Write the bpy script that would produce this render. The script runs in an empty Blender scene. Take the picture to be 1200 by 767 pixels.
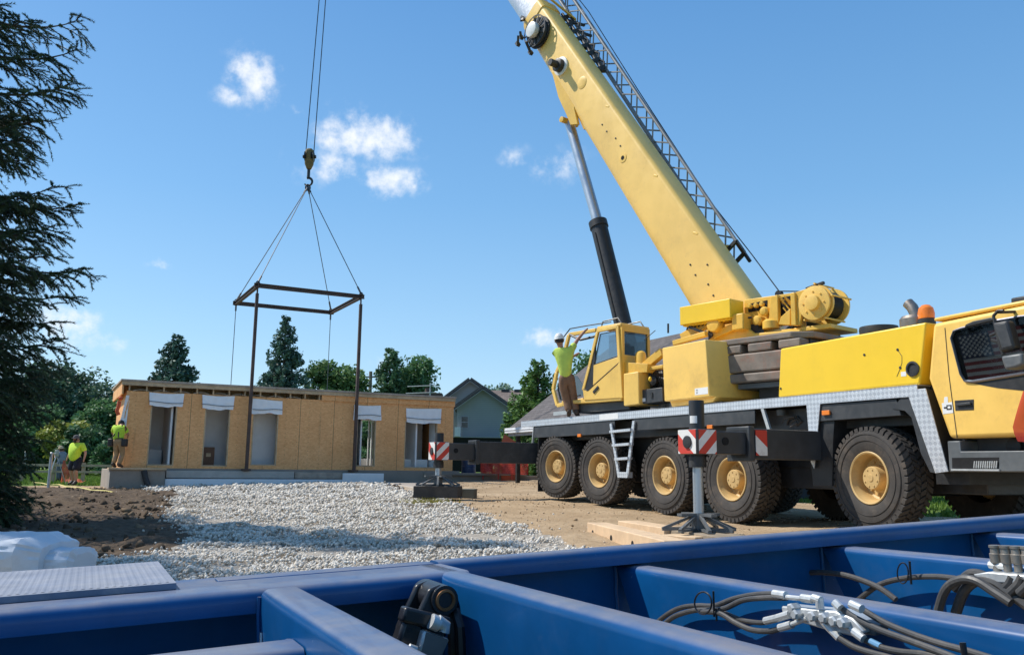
import bpy, bmesh, math, random
import numpy as np
from math import sin, cos, tan, pi, radians, sqrt, atan2, hypot
from mathutils import Vector, Matrix, noise as mnoise

random.seed(7)
RNG = np.random.default_rng(11)
SC = bpy.context.scene
COL = SC.collection

# ------------------------------------------------------------------ camera model
# (used both for the real camera and for surveying positions off the photograph)
FOC, TILT, ROLL, CAMH = 1000.0, math.atan(163 / 1000), 0.0125, 0.90
_F = Vector((0, cos(TILT), sin(TILT)))
_U0 = Vector((0, -sin(TILT), cos(TILT)))
_R0 = Vector((1, 0, 0))
_R = _R0 * cos(ROLL) + _U0 * sin(ROLL)
_U = _U0 * cos(ROLL) - _R0 * sin(ROLL)
EYE = Vector((0, 0, CAMH))

def ray(px, py):
    return _F + _R * ((px - 600) / FOC) + _U * ((383.5 - py) / FOC)

def at_depth(px, py, d):
    return EYE + ray(px, py) * d

def at_y(px, py, y):
    r = ray(px, py)
    return EYE + r * (y / r.y)

# ------------------------------------------------------------------ survey frames
class Frame:
    def __init__(self, origin, X, Y, Z):
        X, Y, Z = Vector(X).normalized(), Vector(Y).normalized(), Vector(Z).normalized()
        self.M = Matrix(((X.x, Y.x, Z.x, origin[0]), (X.y, Y.y, Z.y, origin[1]),
                         (X.z, Y.z, Z.z, origin[2]), (0, 0, 0, 1)))
        self.I = self.M.inverted()
    def hit(self, px, py, axis, val):
        o = self.I @ EYE
        d = self.I.to_3x3() @ ray(px, py)
        t = (val - o[axis]) / d[axis]
        return o + d * t
    def side(self, px, py, off=0.0):          # on the plane y = off -> (x, z)
        p = self.hit(px, py, 1, off)
        return (p.x, p.z)
    def sides(self, pts, off=0.0):
        return [self.side(a, b, off) for a, b in pts]

def zframe(ox, oy, ang, oz=0.0):
    return Frame((ox, oy, oz), (cos(ang), sin(ang), 0), (-sin(ang), cos(ang), 0), (0, 0, 1))

TA = atan2(.8988, -.4383)                       # truck axis, nose to tail
TRUCK = zframe(4.80, 11.64, TA)                 # x towards tail, y towards the camera side
SUPER_L = Vector((5.2, -1.75, 0))              # slewing centre in the truck frame
_tc = TRUCK.M @ SUPER_L
_hook = at_depth(364, 185, 34)
SA = atan2(_hook.y - _tc.y, _hook.x - _tc.x)
SUPER = zframe(_tc.x, _tc.y, SA)
SUP2TRUCK = TRUCK.I @ SUPER.M
BA = radians(28.3)
HOUSE = Frame((-12.52, 27.5, 0), (cos(BA), sin(BA), 0), (-sin(BA), cos(BA), 0), (0, 0, 1))   # y = away from camera
_o = EYE + ray(515, 658) * (-.28 / ray(515, 658).z)
_e1 = Vector((.899, .438, .037)).normalized()
_e3 = _e1.cross(Vector((-.438, .899, -.017))).normalized()
_e2 = _e3.cross(_e1)
RIG = Frame(_o, _e1, _e2, _e3)                  # trailer: x along the side rail, y away from camera

# ------------------------------------------------------------------ ground height
_GP = [(1, 19.4, .22), (1.8, 17.8, .15), (2.8, 15.8, .08), (3.6, 14.1, .04), (4.8, 11.6, .05), (7, 13, .05), (6, 16, .1),
       (2.2, 12, -.13), (1.2, 10.5, -.15), (0, 8.5, -.15), (-4, 8, -.10), (-9, 9, -.06), (-12.5, 27, .08), (-8, 29, .22),
       (-5, 30.5, .26), (-2.5, 32, .30), (-1.7, 19.8, .2), (-4, 20, .12), (-7, 18, .06), (-16, 32, 0), (-14, 29, .05), (-9, 15, -.02), (-11, 22, .05),
       (1, 34, .40), (4, 30, .35), (-3, 14, 0), (0, 15, .05), (-20, 20, 0), (12, 20, .1), (-20, 40, 0), (0, 50, .2), (20, 40, .1), (-2, 2, -.15), (3, 4, -.15), (6, 6, -.1), (-12, 2, -.1)]
_GA = np.array(_GP)
def ground_np(x, y):
    x = np.asarray(x, float); y = np.asarray(y, float)
    num = np.zeros_like(x); den = np.full_like(x, 1e-3)
    for gx, gy, gz in _GP:
        w = np.exp(-((x - gx) ** 2 + (y - gy) ** 2) / (2 * 2.6 ** 2))
        num += w * gz; den += w
    return num / den
def ground(x, y):
    return float(ground_np(np.array([x]), np.array([y]))[0])
def on_ground(px, py):
    z = 0
    for _ in range(12):
        r = ray(px, py)
        if r.z > -1e-4: break
        p = EYE + r * ((z - CAMH) / r.z)
        z = ground(p.x, p.y)
    return p

# ------------------------------------------------------------------ objects
def put(o, label=None, cat=None, group=None, kind=None):
    if label: o['label'] = label
    if cat: o['category'] = cat
    if group: o['group'] = group
    if kind: o['kind'] = kind
    return o

def thing(name, label, cat, M=None, group=None):
    o = bpy.data.objects.new(name, None)
    COL.objects.link(o)
    if M is not None: o.matrix_world = M if isinstance(M, Matrix) else Matrix.Translation(Vector(M))
    o.empty_display_size = .2
    return put(o, label, cat, group)

def dup(o, parent=None, loc=None, rot=None):
    c = o.copy(); COL.objects.link(c)
    if parent is not None: c.parent = parent
    if loc is not None: c.location = loc
    if rot is not None: c.rotation_euler = rot
    for ch in o.children:
        dup(ch, c)
    return c

class MB:
    """collects simple solids into one mesh"""
    def __init__(self, xf=None):
        self.v, self.f, self.mi, self.m, self.xf = [], [], [], 0, xf
    def add(self, vs, fs):
        n = len(self.v)
        self.v += [Vector(p) for p in vs]
        for f in fs:
            self.f.append(tuple(i + n for i in f)); self.mi.append(self.m)
        return self
    def box(self, a, b):
        (x0, y0, z0), (x1, y1, z1) = a, b
        return self.add([(x0, y0, z0), (x1, y0, z0), (x1, y1, z0), (x0, y1, z0), (x0, y0, z1), (x1, y0, z1), (x1, y1, z1), (x0, y1, z1)],
                        [(0, 3, 2, 1), (4, 5, 6, 7), (0, 1, 5, 4), (1, 2, 6, 5), (2, 3, 7, 6), (3, 0, 4, 7)])
    def prism(self, poly, y0, y1):            # poly of (x, z), extruded along y
        n = len(poly)
        vs = [(x, y0, z) for x, z in poly] + [(x, y1, z) for x, z in poly]
        fs = [tuple(range(n)), tuple(range(2 * n - 1, n - 1, -1))]
        fs += [((i + 1) % n, i, n + i, n + (i + 1) % n) for i in range(n)]
        return self.add(vs, fs)
    def prism_z(self, poly, z0, z1):
        n = len(poly)
        vs = [(x, y, z0) for x, y in poly] + [(x, y, z1) for x, y in poly]
        fs = [tuple(range(n - 1, -1, -1)), tuple(range(n, 2 * n))]
        fs += [(i, (i + 1) % n, n + (i + 1) % n, n + i) for i in range(n)]
        return self.add(vs, fs)
    def prism_x(self, poly, x0, x1):          # poly of (y, z)
        n = len(poly)
        vs = [(x0, y, z) for y, z in poly] + [(x1, y, z) for y, z in poly]
        fs = [tuple(range(n - 1, -1, -1)), tuple(range(n, 2 * n))]
        fs += [(i, (i + 1) % n, n + (i + 1) % n, n + i) for i in range(n)]
        return self.add(vs, fs)
    def loft(self, rings, close=True, caps=True):
        n = len(rings[0]); vs = [p for r in rings for p in r]; fs = []
        for k in range(len(rings) - 1):
            for i in range(n if close else n - 1):
                j = (i + 1) % n
                fs.append((k * n + i, k * n + j, (k + 1) * n + j, (k + 1) * n + i))
        if caps:
            fs.append(tuple(range(n - 1, -1, -1))); fs.append(tuple(range((len(rings) - 1) * n, len(rings) * n)))
        return self.add(vs, fs)
    def tube(self, pts, r, n=8, r1=None, caps=True):
        pts = [Vector(p) for p in pts]
        rings = []; up = None
        for i, p in enumerate(pts):
            d = (pts[min(i + 1, len(pts) - 1)] - pts[max(i - 1, 0)]).normalized()
            if up is None:
                up = Vector((0, 0, 1)) if abs(d.z) < .9 else Vector((1, 0, 0))
            s = d.cross(up)
            if s.length < 1e-5: s = d.orthogonal()
            s.normalize(); up = s.cross(d).normalized()
            rr = r if r1 is None else r + (r1 - r) * i / (len(pts) - 1)
            rings.append([p + (s * cos(2 * pi * k / n) + up * sin(2 * pi * k / n)) * rr for k in range(n)])
        return self.loft(rings, True, caps)
    def bar(self, a, b, w, h=None, up=(0, 0, 1)):      # square bar between two points
        a, b = Vector(a), Vector(b); h = h or w
        d = (b - a).normalized(); s = d.cross(Vector(up))
        if s.length < 1e-4: s = d.orthogonal()
        s.normalize(); u = s.cross(d)
        o = [s * w / 2 + u * h / 2, -s * w / 2 + u * h / 2, -s * w / 2 - u * h / 2, s * w / 2 - u * h / 2]
        return self.loft([[a + k for k in o], [b + k for k in o]])
    def lathe(self, prof, c=(0, 0, 0), axis=(0, 1, 0), n=32, close_prof=False, caps=True):   # prof of (radius, along)
        ax = Vector(axis).normalized(); s = ax.orthogonal().normalized(); u = ax.cross(s); c = Vector(c)
        rings = [[c + ax * h + (s * cos(2 * pi * k / n) + u * sin(2 * pi * k / n)) * max(r, 1e-4) for k in range(n)] for r, h in prof]
        if close_prof: rings.append(rings[0])
        return self.loft(rings, True, caps and not close_prof)
    def ball(self, c, rx, ry=None, rz=None, n=12, m=8):
        ry = ry or rx; rz = rz or rx; c = Vector(c); rings = []
        for j in range(m + 1):
            a = -pi / 2 + pi * j / m; a = max(min(a, pi / 2 - .05), -pi / 2 + .05)
            rings.append([c + Vector((rx * cos(a) * cos(2 * pi * k / n), ry * cos(a) * sin(2 * pi * k / n), rz * sin(a))) for k in range(n)])
        return self.loft(rings)
    def build(self, name, mats, parent=None, bevel=0, seg=2, angle=32, recalc=True, smooth=True):
        me = bpy.data.meshes.new(name)
        vs = [self.xf @ p for p in self.v] if self.xf is not None else self.v
        me.from_pydata([tuple(p) for p in vs], [], self.f)
        mats = mats if isinstance(mats, (list, tuple)) else [mats]
        for m in mats: me.materials.append(m)
        if len(mats) > 1: me.polygons.foreach_set('material_index', self.mi)
        if recalc:
            bm = bmesh.new(); bm.from_mesh(me)
            bmesh.ops.recalc_face_normals(bm, faces=bm.faces)
            bm.to_mesh(me); bm.free()
        if smooth:
            me.polygons.foreach_set('use_smooth', [True] * len(me.polygons))
            me.set_sharp_from_angle(angle=radians(angle))
        o = bpy.data.objects.new(name, me); COL.objects.link(o)
        if parent is not None: o.parent = parent
        if bevel:
            b = o.modifiers.new('edge', 'BEVEL'); b.width = bevel; b.segments = seg
            b.limit_method = 'ANGLE'; b.angle_limit = radians(40); b.harden_normals = False
        return o

def np_mesh(name, verts, faces, mats, parent=None, vals=None, sizes=None):
    """verts Nx3, faces MxK (uniform K); vals per face -> colour attribute"""
    me = bpy.data.meshes.new(name)
    verts = np.asarray(verts, np.float32); faces = np.asarray(faces, np.int32)
    nf, k = faces.shape
    me.vertices.add(len(verts)); me.vertices.foreach_set('co', verts.ravel())
    me.loops.add(nf * k); me.loops.foreach_set('vertex_index', faces.ravel())
    me.polygons.add(nf); me.polygons.foreach_set('loop_start', np.arange(0, nf * k, k, dtype=np.int32))
    me.update(calc_edges=True)
    me.validate()
    for m in (mats if isinstance(mats, (list, tuple)) else [mats]): me.materials.append(m)
    if vals is not None:
        at = me.attributes.new('val', 'FLOAT', 'FACE')
        at.data.foreach_set('value', np.asarray(vals, np.float32))
    o = bpy.data.objects.new(name, me); COL.objects.link(o)
    if parent is not None: o.parent = parent
    return o

# ------------------------------------------------------------------ materials
class NT:
    def __init__(self, name):
        self.mat = bpy.data.materials.new(name); self.mat.use_nodes = True
        self.t = self.mat.node_tree; self.n = self.t.nodes
        self.b = self.n['Principled BSDF']; self.out = self.n['Material Output']
        self._tc = None
    def new(self, typ, **kw):
        x = self.n.new(typ)
        for k, v in kw.items():
            if k.startswith('i_'):
                key = k[2:].replace('_', ' ')
                x.inputs[int(key) if key.isdigit() else key].default_value = v
            else: setattr(x, k, v)
        return x
    def link(self, a, b): self.t.links.new(a, b)
    @property
    def tc(self):
        if self._tc is None: self._tc = self.new('ShaderNodeTexCoord')
        return self._tc
    def noise(self, scale, detail=4, rough=.6, vec=None, stretch=None):
        x = self.new('ShaderNodeTexNoise'); x.inputs['Scale'].default_value = scale
        x.inputs['Detail'].default_value = detail; x.inputs['Roughness'].default_value = rough
        v = vec or self.tc.outputs['Object']
        if stretch:
            mp = self.new('ShaderNodeMapping'); mp.inputs['Scale'].default_value = stretch
            self.link(v, mp.inputs['Vector']); v = mp.outputs['Vector']
        self.link(v, x.inputs['Vector']); return x.outputs['Fac']
    def ramp(self, src, a, b, lo=0., hi=1.):
        x = self.new('ShaderNodeMapRange', interpolation_type='SMOOTHSTEP')
        x.inputs['From Min'].default_value = a; x.inputs['From Max'].default_value = b
        x.inputs['To Min'].default_value = lo; x.inputs['To Max'].default_value = hi
        self.link(src, x.inputs['Value']); return x.outputs['Result']
    def mix(self, fac, a, b):
        x = self.new('ShaderNodeMix', data_type='RGBA')
        for s, val in ((x.inputs[0], fac), (x.inputs[6], a), (x.inputs[7], b)):
            if hasattr(val, 'links') or hasattr(val, 'is_output'): self.link(val, s)
            else: s.default_value = val if not isinstance(val, tuple) or len(val) == 4 else (*val, 1)
        return x.outputs[2]
    def math(self, op, a, b=None):
        x = self.new('ShaderNodeMath', operation=op)
        for s, val in ((x.inputs[0], a), (x.inputs[1], b)):
            if val is None: continue
            if isinstance(val, (int, float)): s.default_value = val
            else: self.link(val, s)
        return x.outputs[0]
    def bump(self, h, strength=.3, dist=.01):
        x = self.new('ShaderNodeBump'); x.inputs['Strength'].default_value = strength; x.inputs['Distance'].default_value = dist
        self.link(h, x.inputs['Height']); self.link(x.outputs['Normal'], self.b.inputs['Normal'])
    def base(self, c): self.link(c, self.b.inputs['Base Color'])

MATS = {}
def material(name, col, rough=.5, metal=0., var=.12, vscale=3., dirt=0., dirtcol=(.16, .12, .08), dscale=1.5, bump=0., bscale=60., spec=.5, coat=0., dust=0., dustcol=(.35, .32, .28), streak=0., chips=0., chipcol=(.12, .07, .04), chscale=22):
    if name in MATS: return MATS[name]
    t = NT(name); b = t.b
    b.inputs['Roughness'].default_value = rough; b.inputs['Metallic'].default_value = metal
    b.inputs['Specular IOR Level'].default_value = spec; b.inputs['Coat Weight'].default_value = coat
    n = t.noise(vscale, 6, .65)
    dark = tuple(c * (1 - var) for c in col); lite = tuple(min(1, c * (1 + var)) for c in col)
    c = t.mix(t.ramp(n, .3, .7), dark, lite)
    if dirt:
        d = t.noise(dscale, 8, .75)
        d2 = t.noise(dscale * 9, 4, .7)
        f = t.math('MULTIPLY', t.ramp(t.math('ADD', d, t.math('MULTIPLY', d2, .3)), .62, .92), dirt)
        c = t.mix(f, c, dirtcol)
    if streak:
        d = t.noise(9, 5, .6, stretch=(1, 1, .06))
        c = t.mix(t.math('MULTIPLY', t.ramp(d, .55, .8), streak), c, dirtcol)
    if chips:
        ch = t.math('MULTIPLY', t.ramp(t.noise(chscale, 3, .75), .70, .73), t.ramp(t.noise(2.2, 3, .6), .45, .6))
        c = t.mix(t.math('MULTIPLY', ch, chips), c, chipcol)
    if dust:
        g = t.new('ShaderNodeNewGeometry'); sx = t.new('ShaderNodeSeparateXYZ'); t.link(g.outputs['Normal'], sx.inputs[0])
        f = t.math('MULTIPLY', t.ramp(sx.outputs['Z'], .55, .98), t.ramp(t.noise(4, 6, .7), .25, .7, dust * .35, dust))
        c = t.mix(f, c, dustcol)
        t.link(t.math('ADD', t.math('MULTIPLY', f, .35), rough), b.inputs['Roughness'])
    else:
        t.link(t.ramp(t.noise(vscale * 4, 4, .7), .2, .8, max(.05, rough - .08), min(1, rough + .1)), b.inputs['Roughness'])
    t.base(c)
    if bump: t.bump(t.noise(bscale, 6, .7), bump, .01)
    MATS[name] = t.mat
    return t.mat

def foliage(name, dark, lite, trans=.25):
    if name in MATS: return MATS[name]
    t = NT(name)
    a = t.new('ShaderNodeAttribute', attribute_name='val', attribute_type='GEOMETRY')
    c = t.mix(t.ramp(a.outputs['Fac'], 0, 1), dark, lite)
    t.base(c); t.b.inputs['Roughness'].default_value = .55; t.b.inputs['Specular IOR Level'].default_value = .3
    if trans:
        tr = t.new('ShaderNodeBsdfTranslucent'); t.link(c, tr.inputs['Color'])
        ms = t.new('ShaderNodeMixShader'); ms.inputs[0].default_value = trans
        t.link(t.b.outputs[0], ms.inputs[1]); t.link(tr.outputs[0], ms.inputs[2]); t.link(ms.outputs[0], t.out.inputs[0])
    MATS[name] = t.mat
    return t.mat

def glass(name, tint=(.35, .42, .45), refl=.12, fk=.6):
    if name in MATS: return MATS[name]
    t = NT(name); t.n.remove(t.b)
    tr = t.new('ShaderNodeBsdfTransparent'); tr.inputs['Color'].default_value = (*tint, 1)
    gl = t.new('ShaderNodeBsdfGlossy'); gl.inputs['Roughness'].default_value = .03
    fr = t.new('ShaderNodeLayerWeight'); fr.inputs['Blend'].default_value = .25
    ms = t.new('ShaderNodeMixShader')
    f = t.math('ADD', t.math('MULTIPLY', fr.outputs['Fresnel'], fk), refl)
    t.link(f, ms.inputs[0]); t.link(tr.outputs[0], ms.inputs[1]); t.link(gl.outputs[0], ms.inputs[2])
    t.link(ms.outputs[0], t.out.inputs[0]); MATS[name] = t.mat
    return t.mat

YEL = material('pale_yellow_paint', (.91, .58, .135), .40, var=.06, vscale=1.2, chips=.7, dirt=.30, dirtcol=(.38, .21, .06), bump=.015, streak=.22)
YELB = material('bright_yellow_paint', (.92, .60, .03), .36, chips=.5, var=.03, vscale=1., dirt=.10, dirtcol=(.45, .28, .04), streak=.05)
YELD = material('ochre_yellow_paint', (.80, .48, .07), .42, var=.08, dirt=.35, dirtcol=(.12, .07, .03))
RIMY = material('rim_yellow_paint', (.60, .40, .16), .55, var=.1, dirt=.5, dirtcol=(.2, .12, .05))
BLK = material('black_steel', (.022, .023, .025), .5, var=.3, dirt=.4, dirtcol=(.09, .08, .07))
DARK = material('charcoal_steel', (.045, .048, .052), .45, var=.2, dirt=.4, dirtcol=(.12, .11, .10), streak=.3)
GREY = material('grey_steel', (.11, .12, .125), .45, var=.15, dirt=.3, dirtcol=(.2, .18, .16))
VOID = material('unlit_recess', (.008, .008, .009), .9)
RUBBER = material('tyre_rubber', (.050, .044, .039), .75, var=.2, vscale=6, dirt=.6, dirtcol=(.15, .115, .085), dscale=2.5, bump=.15, bscale=80)
CHROME = material('chrome_rod', (.48, .52, .56), .36, .75, var=.03, vscale=.4)
STEEL = material('zinc_steel', (.58, .59, .58), .42, .45, var=.1, vscale=20, dirt=.3, dirtcol=(.3, .28, .25), dscale=6)
ALU = material('silver_boom_paint', (.60, .61, .62), .38, .6, var=.08)
WHITE = material('white_paint', (.80, .80, .78), .5, var=.05, dirt=.12)
RED = material('red_paint', (.55, .04, .025), .5, var=.1, dirt=.15)
CWT = material('counterweight_steel', (.20, .165, .135), .65, var=.25, dirt=.9, dirtcol=(.30, .11, .055), dscale=1.9, streak=.6, bump=.1)
ORANGE = material('amber_plastic', (.85, .22, .02), .3)
HOSE = material('hydraulic_hose_rubber', (.055, .054, .053), .5, var=.15, vscale=15, dirt=.45, dirtcol=(.18, .155, .13), dscale=8)
WOOD = material('new_timber', (.62, .45, .28), .7, var=.15, vscale=5, dirt=.35, dirtcol=(.3, .2, .12), dscale=3, bump=.1)
WOODD = material('grey_timber', (.30, .24, .17), .8, var=.2, vscale=6, dirt=.5, dirtcol=(.1, .08, .06), bump=.15)
GLASS = glass('cab_glass')
DGLASS = glass('tinted_glass', (.62, .66, .68), .015, .25)

def checkerplate():
    t = NT('checker_plate'); b = t.b
    b.inputs['Metallic'].default_value = .55; b.inputs['Roughness'].default_value = .42
    mp = t.new('ShaderNodeMapping'); mp.inputs['Rotation'].default_value = (0, radians(45), 0)
    t.link(t.tc.outputs['Object'], mp.inputs['Vector'])
    ck = t.new('ShaderNodeTexChecker'); ck.inputs['Scale'].default_value = 21
    ck.inputs['Color1'].default_value = (.78, .80, .82, 1); ck.inputs['Color2'].default_value = (.60, .62, .65, 1)
    add = t.new('ShaderNodeVectorMath', operation='MULTIPLY'); add.inputs[1].default_value = (1, 0.001, 1)
    t.link(mp.outputs['Vector'], add.inputs[0]); t.link(add.outputs[0], ck.inputs['Vector'])
    d = t.ramp(t.noise(3, 6, .7), .45, .8, 0, .45)
    t.base(t.mix(d, ck.outputs['Color'], (.30, .29, .28, 1)))
    t.bump(ck.outputs['Fac'], .35, .004)
    return t.mat
CHECK = checkerplate()

def hazard(name, ang, sc=5.2):
    """diagonal red and white warning stripes on a plate (object x/z)"""
    t = NT(name)
    sx = t.new('ShaderNodeSeparateXYZ'); t.link(t.tc.outputs['Object'], sx.inputs[0])
    h = t.math('ADD', sx.outputs['X'], sx.outputs['Y'])
    f = t.math('FRACT', t.math('MULTIPLY', t.math('ADD', t.math('MULTIPLY', h, ang), sx.outputs['Z']), sc))
    m = t.math('GREATER_THAN', f, .5)
    c = t.mix(m, (.78, .76, .72, 1), (.60, .05, .03, 1))
    d = t.ramp(t.noise(7, 6, .7), .5, .8, 0, .5)
    t.base(t.mix(d, c, (.25, .18, .13, 1))); t.b.inputs['Roughness'].default_value = .5
    return t.mat
# ================================================================== MOBILE CRANE
crane = thing('mobile_crane', 'large yellow telescopic mobile crane on five axles lifting over the building site', 'crane', TRUCK.M)
T = TRUCK.side
CK = crane

# --- chassis and deck
m = MB()
m.box((-1.2, -2.05, .62), (9.75, -.75, 1.55))
m.box((-.9, -2.6, 1.50), (9.9, -.30, 1.84))
m.box((.35, -2.35, .55), (.75, -.42, 1.5))
for x in (2.77, 4.59, 6.84, 8.68, 0.0):                         # axle beams
    m.box((x - .11, -2.4, (.70 if x else .75)), (x + .11, -.36, .95))
chassis = m.build('chassis', DARK, CK, .012)
m = MB(); m.box((-.85, -2.75, 1.865), (10.35, -.012, 1.985))
deck = m.build('deck', GREY, CK, .006)
m = MB(); m.box((-.87, -.012, 1.85), (10.37, .006, 2.0)); m.box((-.87, -.30, 1.987), (10.37, .006, 2.0))
m.build('deck_edge', CHECK, CK)
m = MB(); m.box((6.05, .006, 1.868), (6.75, .012, 1.985)); m.build('step_plate', WHITE, CK)

# fenders below the deck edge
m = MB()
m.box((6.22, -.03, 1.58), (9.72, -.012, 1.85)); m.box((6.22, -.6, 1.835), (9.72, -.03, 1.848))
m.build('fender', DARK, CK, .006)
m = MB()
m.box((2.15, -.03, 1.62), (5.55, -.012, 1.85)); m.box((2.15, -.6, 1.835), (5.55, -.03, 1.848))
m.build('fender', DARK, CK, .006)
x0, z0 = T(960, 487); x1, z1 = T(1069, 477.5)
m = MB(); m.prism([(.92, 1.84), (-.52, 1.84), (-.58, 1.62), (.90, 1.60)], -.5, -.02)
m.build('fender', DARK, CK, .006)
# amber side markers
for a, b in ((832, 500), (968, 483.5), (679, 510)):
    x, z = T(a, b)
    m = MB(); m.box((x - .07, -.012, z - .03), (x + .07, .012, z + .035)); m.build('side_marker', ORANGE, CK, .004)
# rear mud flap and bracket
m = MB(); m.box((9.50, -.55, .34), (9.52, -.02, 1.60)); m.build('mud_flap', BLK, CK)
m = MB(); m.bar((9.72, -.02, 1.86), (9.86, -.02, 1.0), .05, .03); m.build('flap_bracket', STEEL, CK)
# black walls added behind the wheels put the wheel-arch shade into colour
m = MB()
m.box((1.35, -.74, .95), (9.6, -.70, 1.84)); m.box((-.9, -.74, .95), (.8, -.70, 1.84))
m.build('dark_arch_wall', BLK, CK)

# --- access ladder
m = MB()
a0, a1, b0, b1 = T(717, 496), T(728, 558), T(744, 493), T(738, 557)
for p, q in ((a0, a1), (b0, b1)):
    m.bar((p[0], .02, p[1]), (q[0], .05, q[1]), .075, .03, up=(0, 1, 0))
for k in (.16, .42, .68):
    l = [a0[0] + (a1[0] - a0[0]) * k, .035, a0[1] + (a1[1] - a0[1]) * k]
    r = [b0[0] + (b1[0] - b0[0]) * k, .035, b0[1] + (b1[1] - b0[1]) * k]
    m.bar(l, r, .05, .12, up=(0, 1, 0))
m.box((min(a1[0], b1[0]) - .02, -.05, a1[1] - .02), (max(a1[0], b1[0]) + .02, .07, a1[1] + .09))
m.build('access_ladder', CHECK, CK)

# --- engine house
px = [(914.5, 408.3), (1085, 377.3), (1082, 442), (911.6, 460.5)]
P = TRUCK.sides(px, -.04)
pe = [(P[0][0], P[0][1] - .02), (P[0][0] - .06, P[0][1] + .01), (P[1][0] + .02, P[1][1]), (P[1][0], P[1][1] - .05), (P[2][0], P[2][1]), (P[3][0], 2.01), (P[2][0], 2.01)]
pe = [(P[3][0], 2.005), (P[0][0], P[0][1]), (P[1][0], P[1][1]), (P[2][0] + .04, 2.10), (P[2][0] + .06, 2.005)]
m = MB(); m.prism(pe, -2.70, -.04)
eng = m.build('engine_cover', YELB, CK, .025, 3)
pc = TRUCK.side(1070, 432, -.04)
m = MB(); m.lathe([(.095, 0), (.10, .02), (.075, .022), (.07, .004), (.02, .004)], (pc[0], -.042, pc[1]), (0, 1, 0), 24)
m.build('air_port', BLK, eng)
for a, b in ((1013, 415.5), (1052, 409.5), (1055, 430.5), (915, 455)):
    x, z = TRUCK.side(a, b, -.04)
    m = MB(); m.lathe([(.016, 0), (.018, .008), (.006, .01)], (x, -.041, z), (0, 1, 0), 10); m.build('latch', BLK, eng)
m = MB()
seam = [TRUCK.side(a, b, -.04) for a, b in ((1052, 410), (1057, 417), (1057, 425), (1054, 434), (1051, 441))]
m.tube([(x, -.039, z) for x, z in seam], .004, 5); m.build('panel_seam', DARK, eng)
x, z = TRUCK.side(1059, 438, -.04)
m = MB(); m.box((x - .04, -.041, z - .03), (x + .04, -.037, z + .03)); m.build('label', WHITE, eng)
# exhaust, beacon, intake on the roof
ex = [TRUCK.side(a, b, -.45) for a, b in ((1073, 380), (1073, 368), (1069, 360), (1064, 355))]
EXH = material('exhaust_steel', (.30, .26, .22), .4, .8, var=.2, dirt=.5, dirtcol=(.2, .12, .07))
m = MB()
m.tube([(x, -.45, z) for x, z in ex], .075, 14)
m.lathe([(.2, -.2), (.2, .05), (.17, .09), (.08, .1)], (ex[0][0], -.45, ex[0][1] + .02), (0, 0, 1), 20)
m.build('exhaust_pipe', EXH, CK)
bx, bz = TRUCK.side(1086, 376, -.3)
m = MB(); m.lathe([(.11, -.12), (.11, .02), (.09, .03)], (bx, -.3, bz), (0, 0, 1), 18)
bc = m.build('beacon', BLK, CK)
m = MB(); m.lathe([(.10, .03), (.105, .1), (.09, .17), (.05, .21), (.01, .22)], (bx, -.3, bz), (0, 0, 1), 20)
m.build('beacon_lens', ORANGE, bc)
ix, iz = TRUCK.side(1030, 387, -1.0)
m = MB(); m.lathe([(.26, -.12), (.28, 0), (.27, .05), (.15, .07)], (ix, -1.0, iz), (0, 0, 1), 24); m.build('intake_cap', BLK, CK)

# --- wheel arch of the front axle (checker plate legs)
def tri(pxs, y0, y1, name, mat, bevel=.004):
    m = MB(); m.prism(TRUCK.sides(pxs, y1), y0, y1); return m.build(name, mat, CK, bevel)
tri([(1062, 457), (1084.5, 455), (1111, 552), (1096, 554)], -.012, .004, 'arch_plate', CHECK, .002)
tri([(1063, 458), (1084, 456), (1110.5, 552), (1096, 553.5)], -.6, -.0125, 'arch_gusset', BLK)
tri([(1096, 554), (1062, 457), (1046, 479), (1060, 481), (1068, 489), (1079, 531), (1090, 553)], -.6, -.012, 'arch_gusset', DARK)
tri([(944.5, 468), (961.5, 466.5), (954, 549), (950, 541)], -.012, .004, 'arch_plate', CHECK, .002)
tri([(945, 469), (961, 467.5), (954, 548), (950, 541)], -.5, -.0125, 'arch_gusset', BLK)
tri([(950, 541), (954, 549), (961.5, 487), (978, 487), (976, 520), (975, 569), (953, 569)], -.55, -.05, 'arch_gusset', BLK)
# equipment recess between axles
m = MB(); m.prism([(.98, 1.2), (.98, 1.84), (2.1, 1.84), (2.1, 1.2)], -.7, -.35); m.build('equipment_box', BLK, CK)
p, q = T(892.5, 477), T(900.5, 503)
m = MB(); m.bar((p[0], -.02, p[1]), (q[0], -.02, q[1]), .06, .04, up=(0, 1, 0)); m.build('stay', STEEL, CK)
m = MB()
for k in range(5):
    s = random.uniform(-.1, .1)
    pts = [TRUCK.side(a + random.uniform(-3, 3), b + random.uniform(-2, 2), -.25) for a, b in ((922, 497), (925, 491), (933, 489), (938, 495), (931, 500))]
    m.tube([(x, -.25 + s, z) for x, z in pts], .012, 6)
m.build('hose_bundle', HOSE, CK)
x, z = T(904, 482)
m = MB(); m.lathe([(.02, -.06), (.07, -.05), (.075, .03), (.03, .05)], (x, -.2, z), (0, 0, 1), 14); m.build('work_lamp', GREY, CK)

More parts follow.
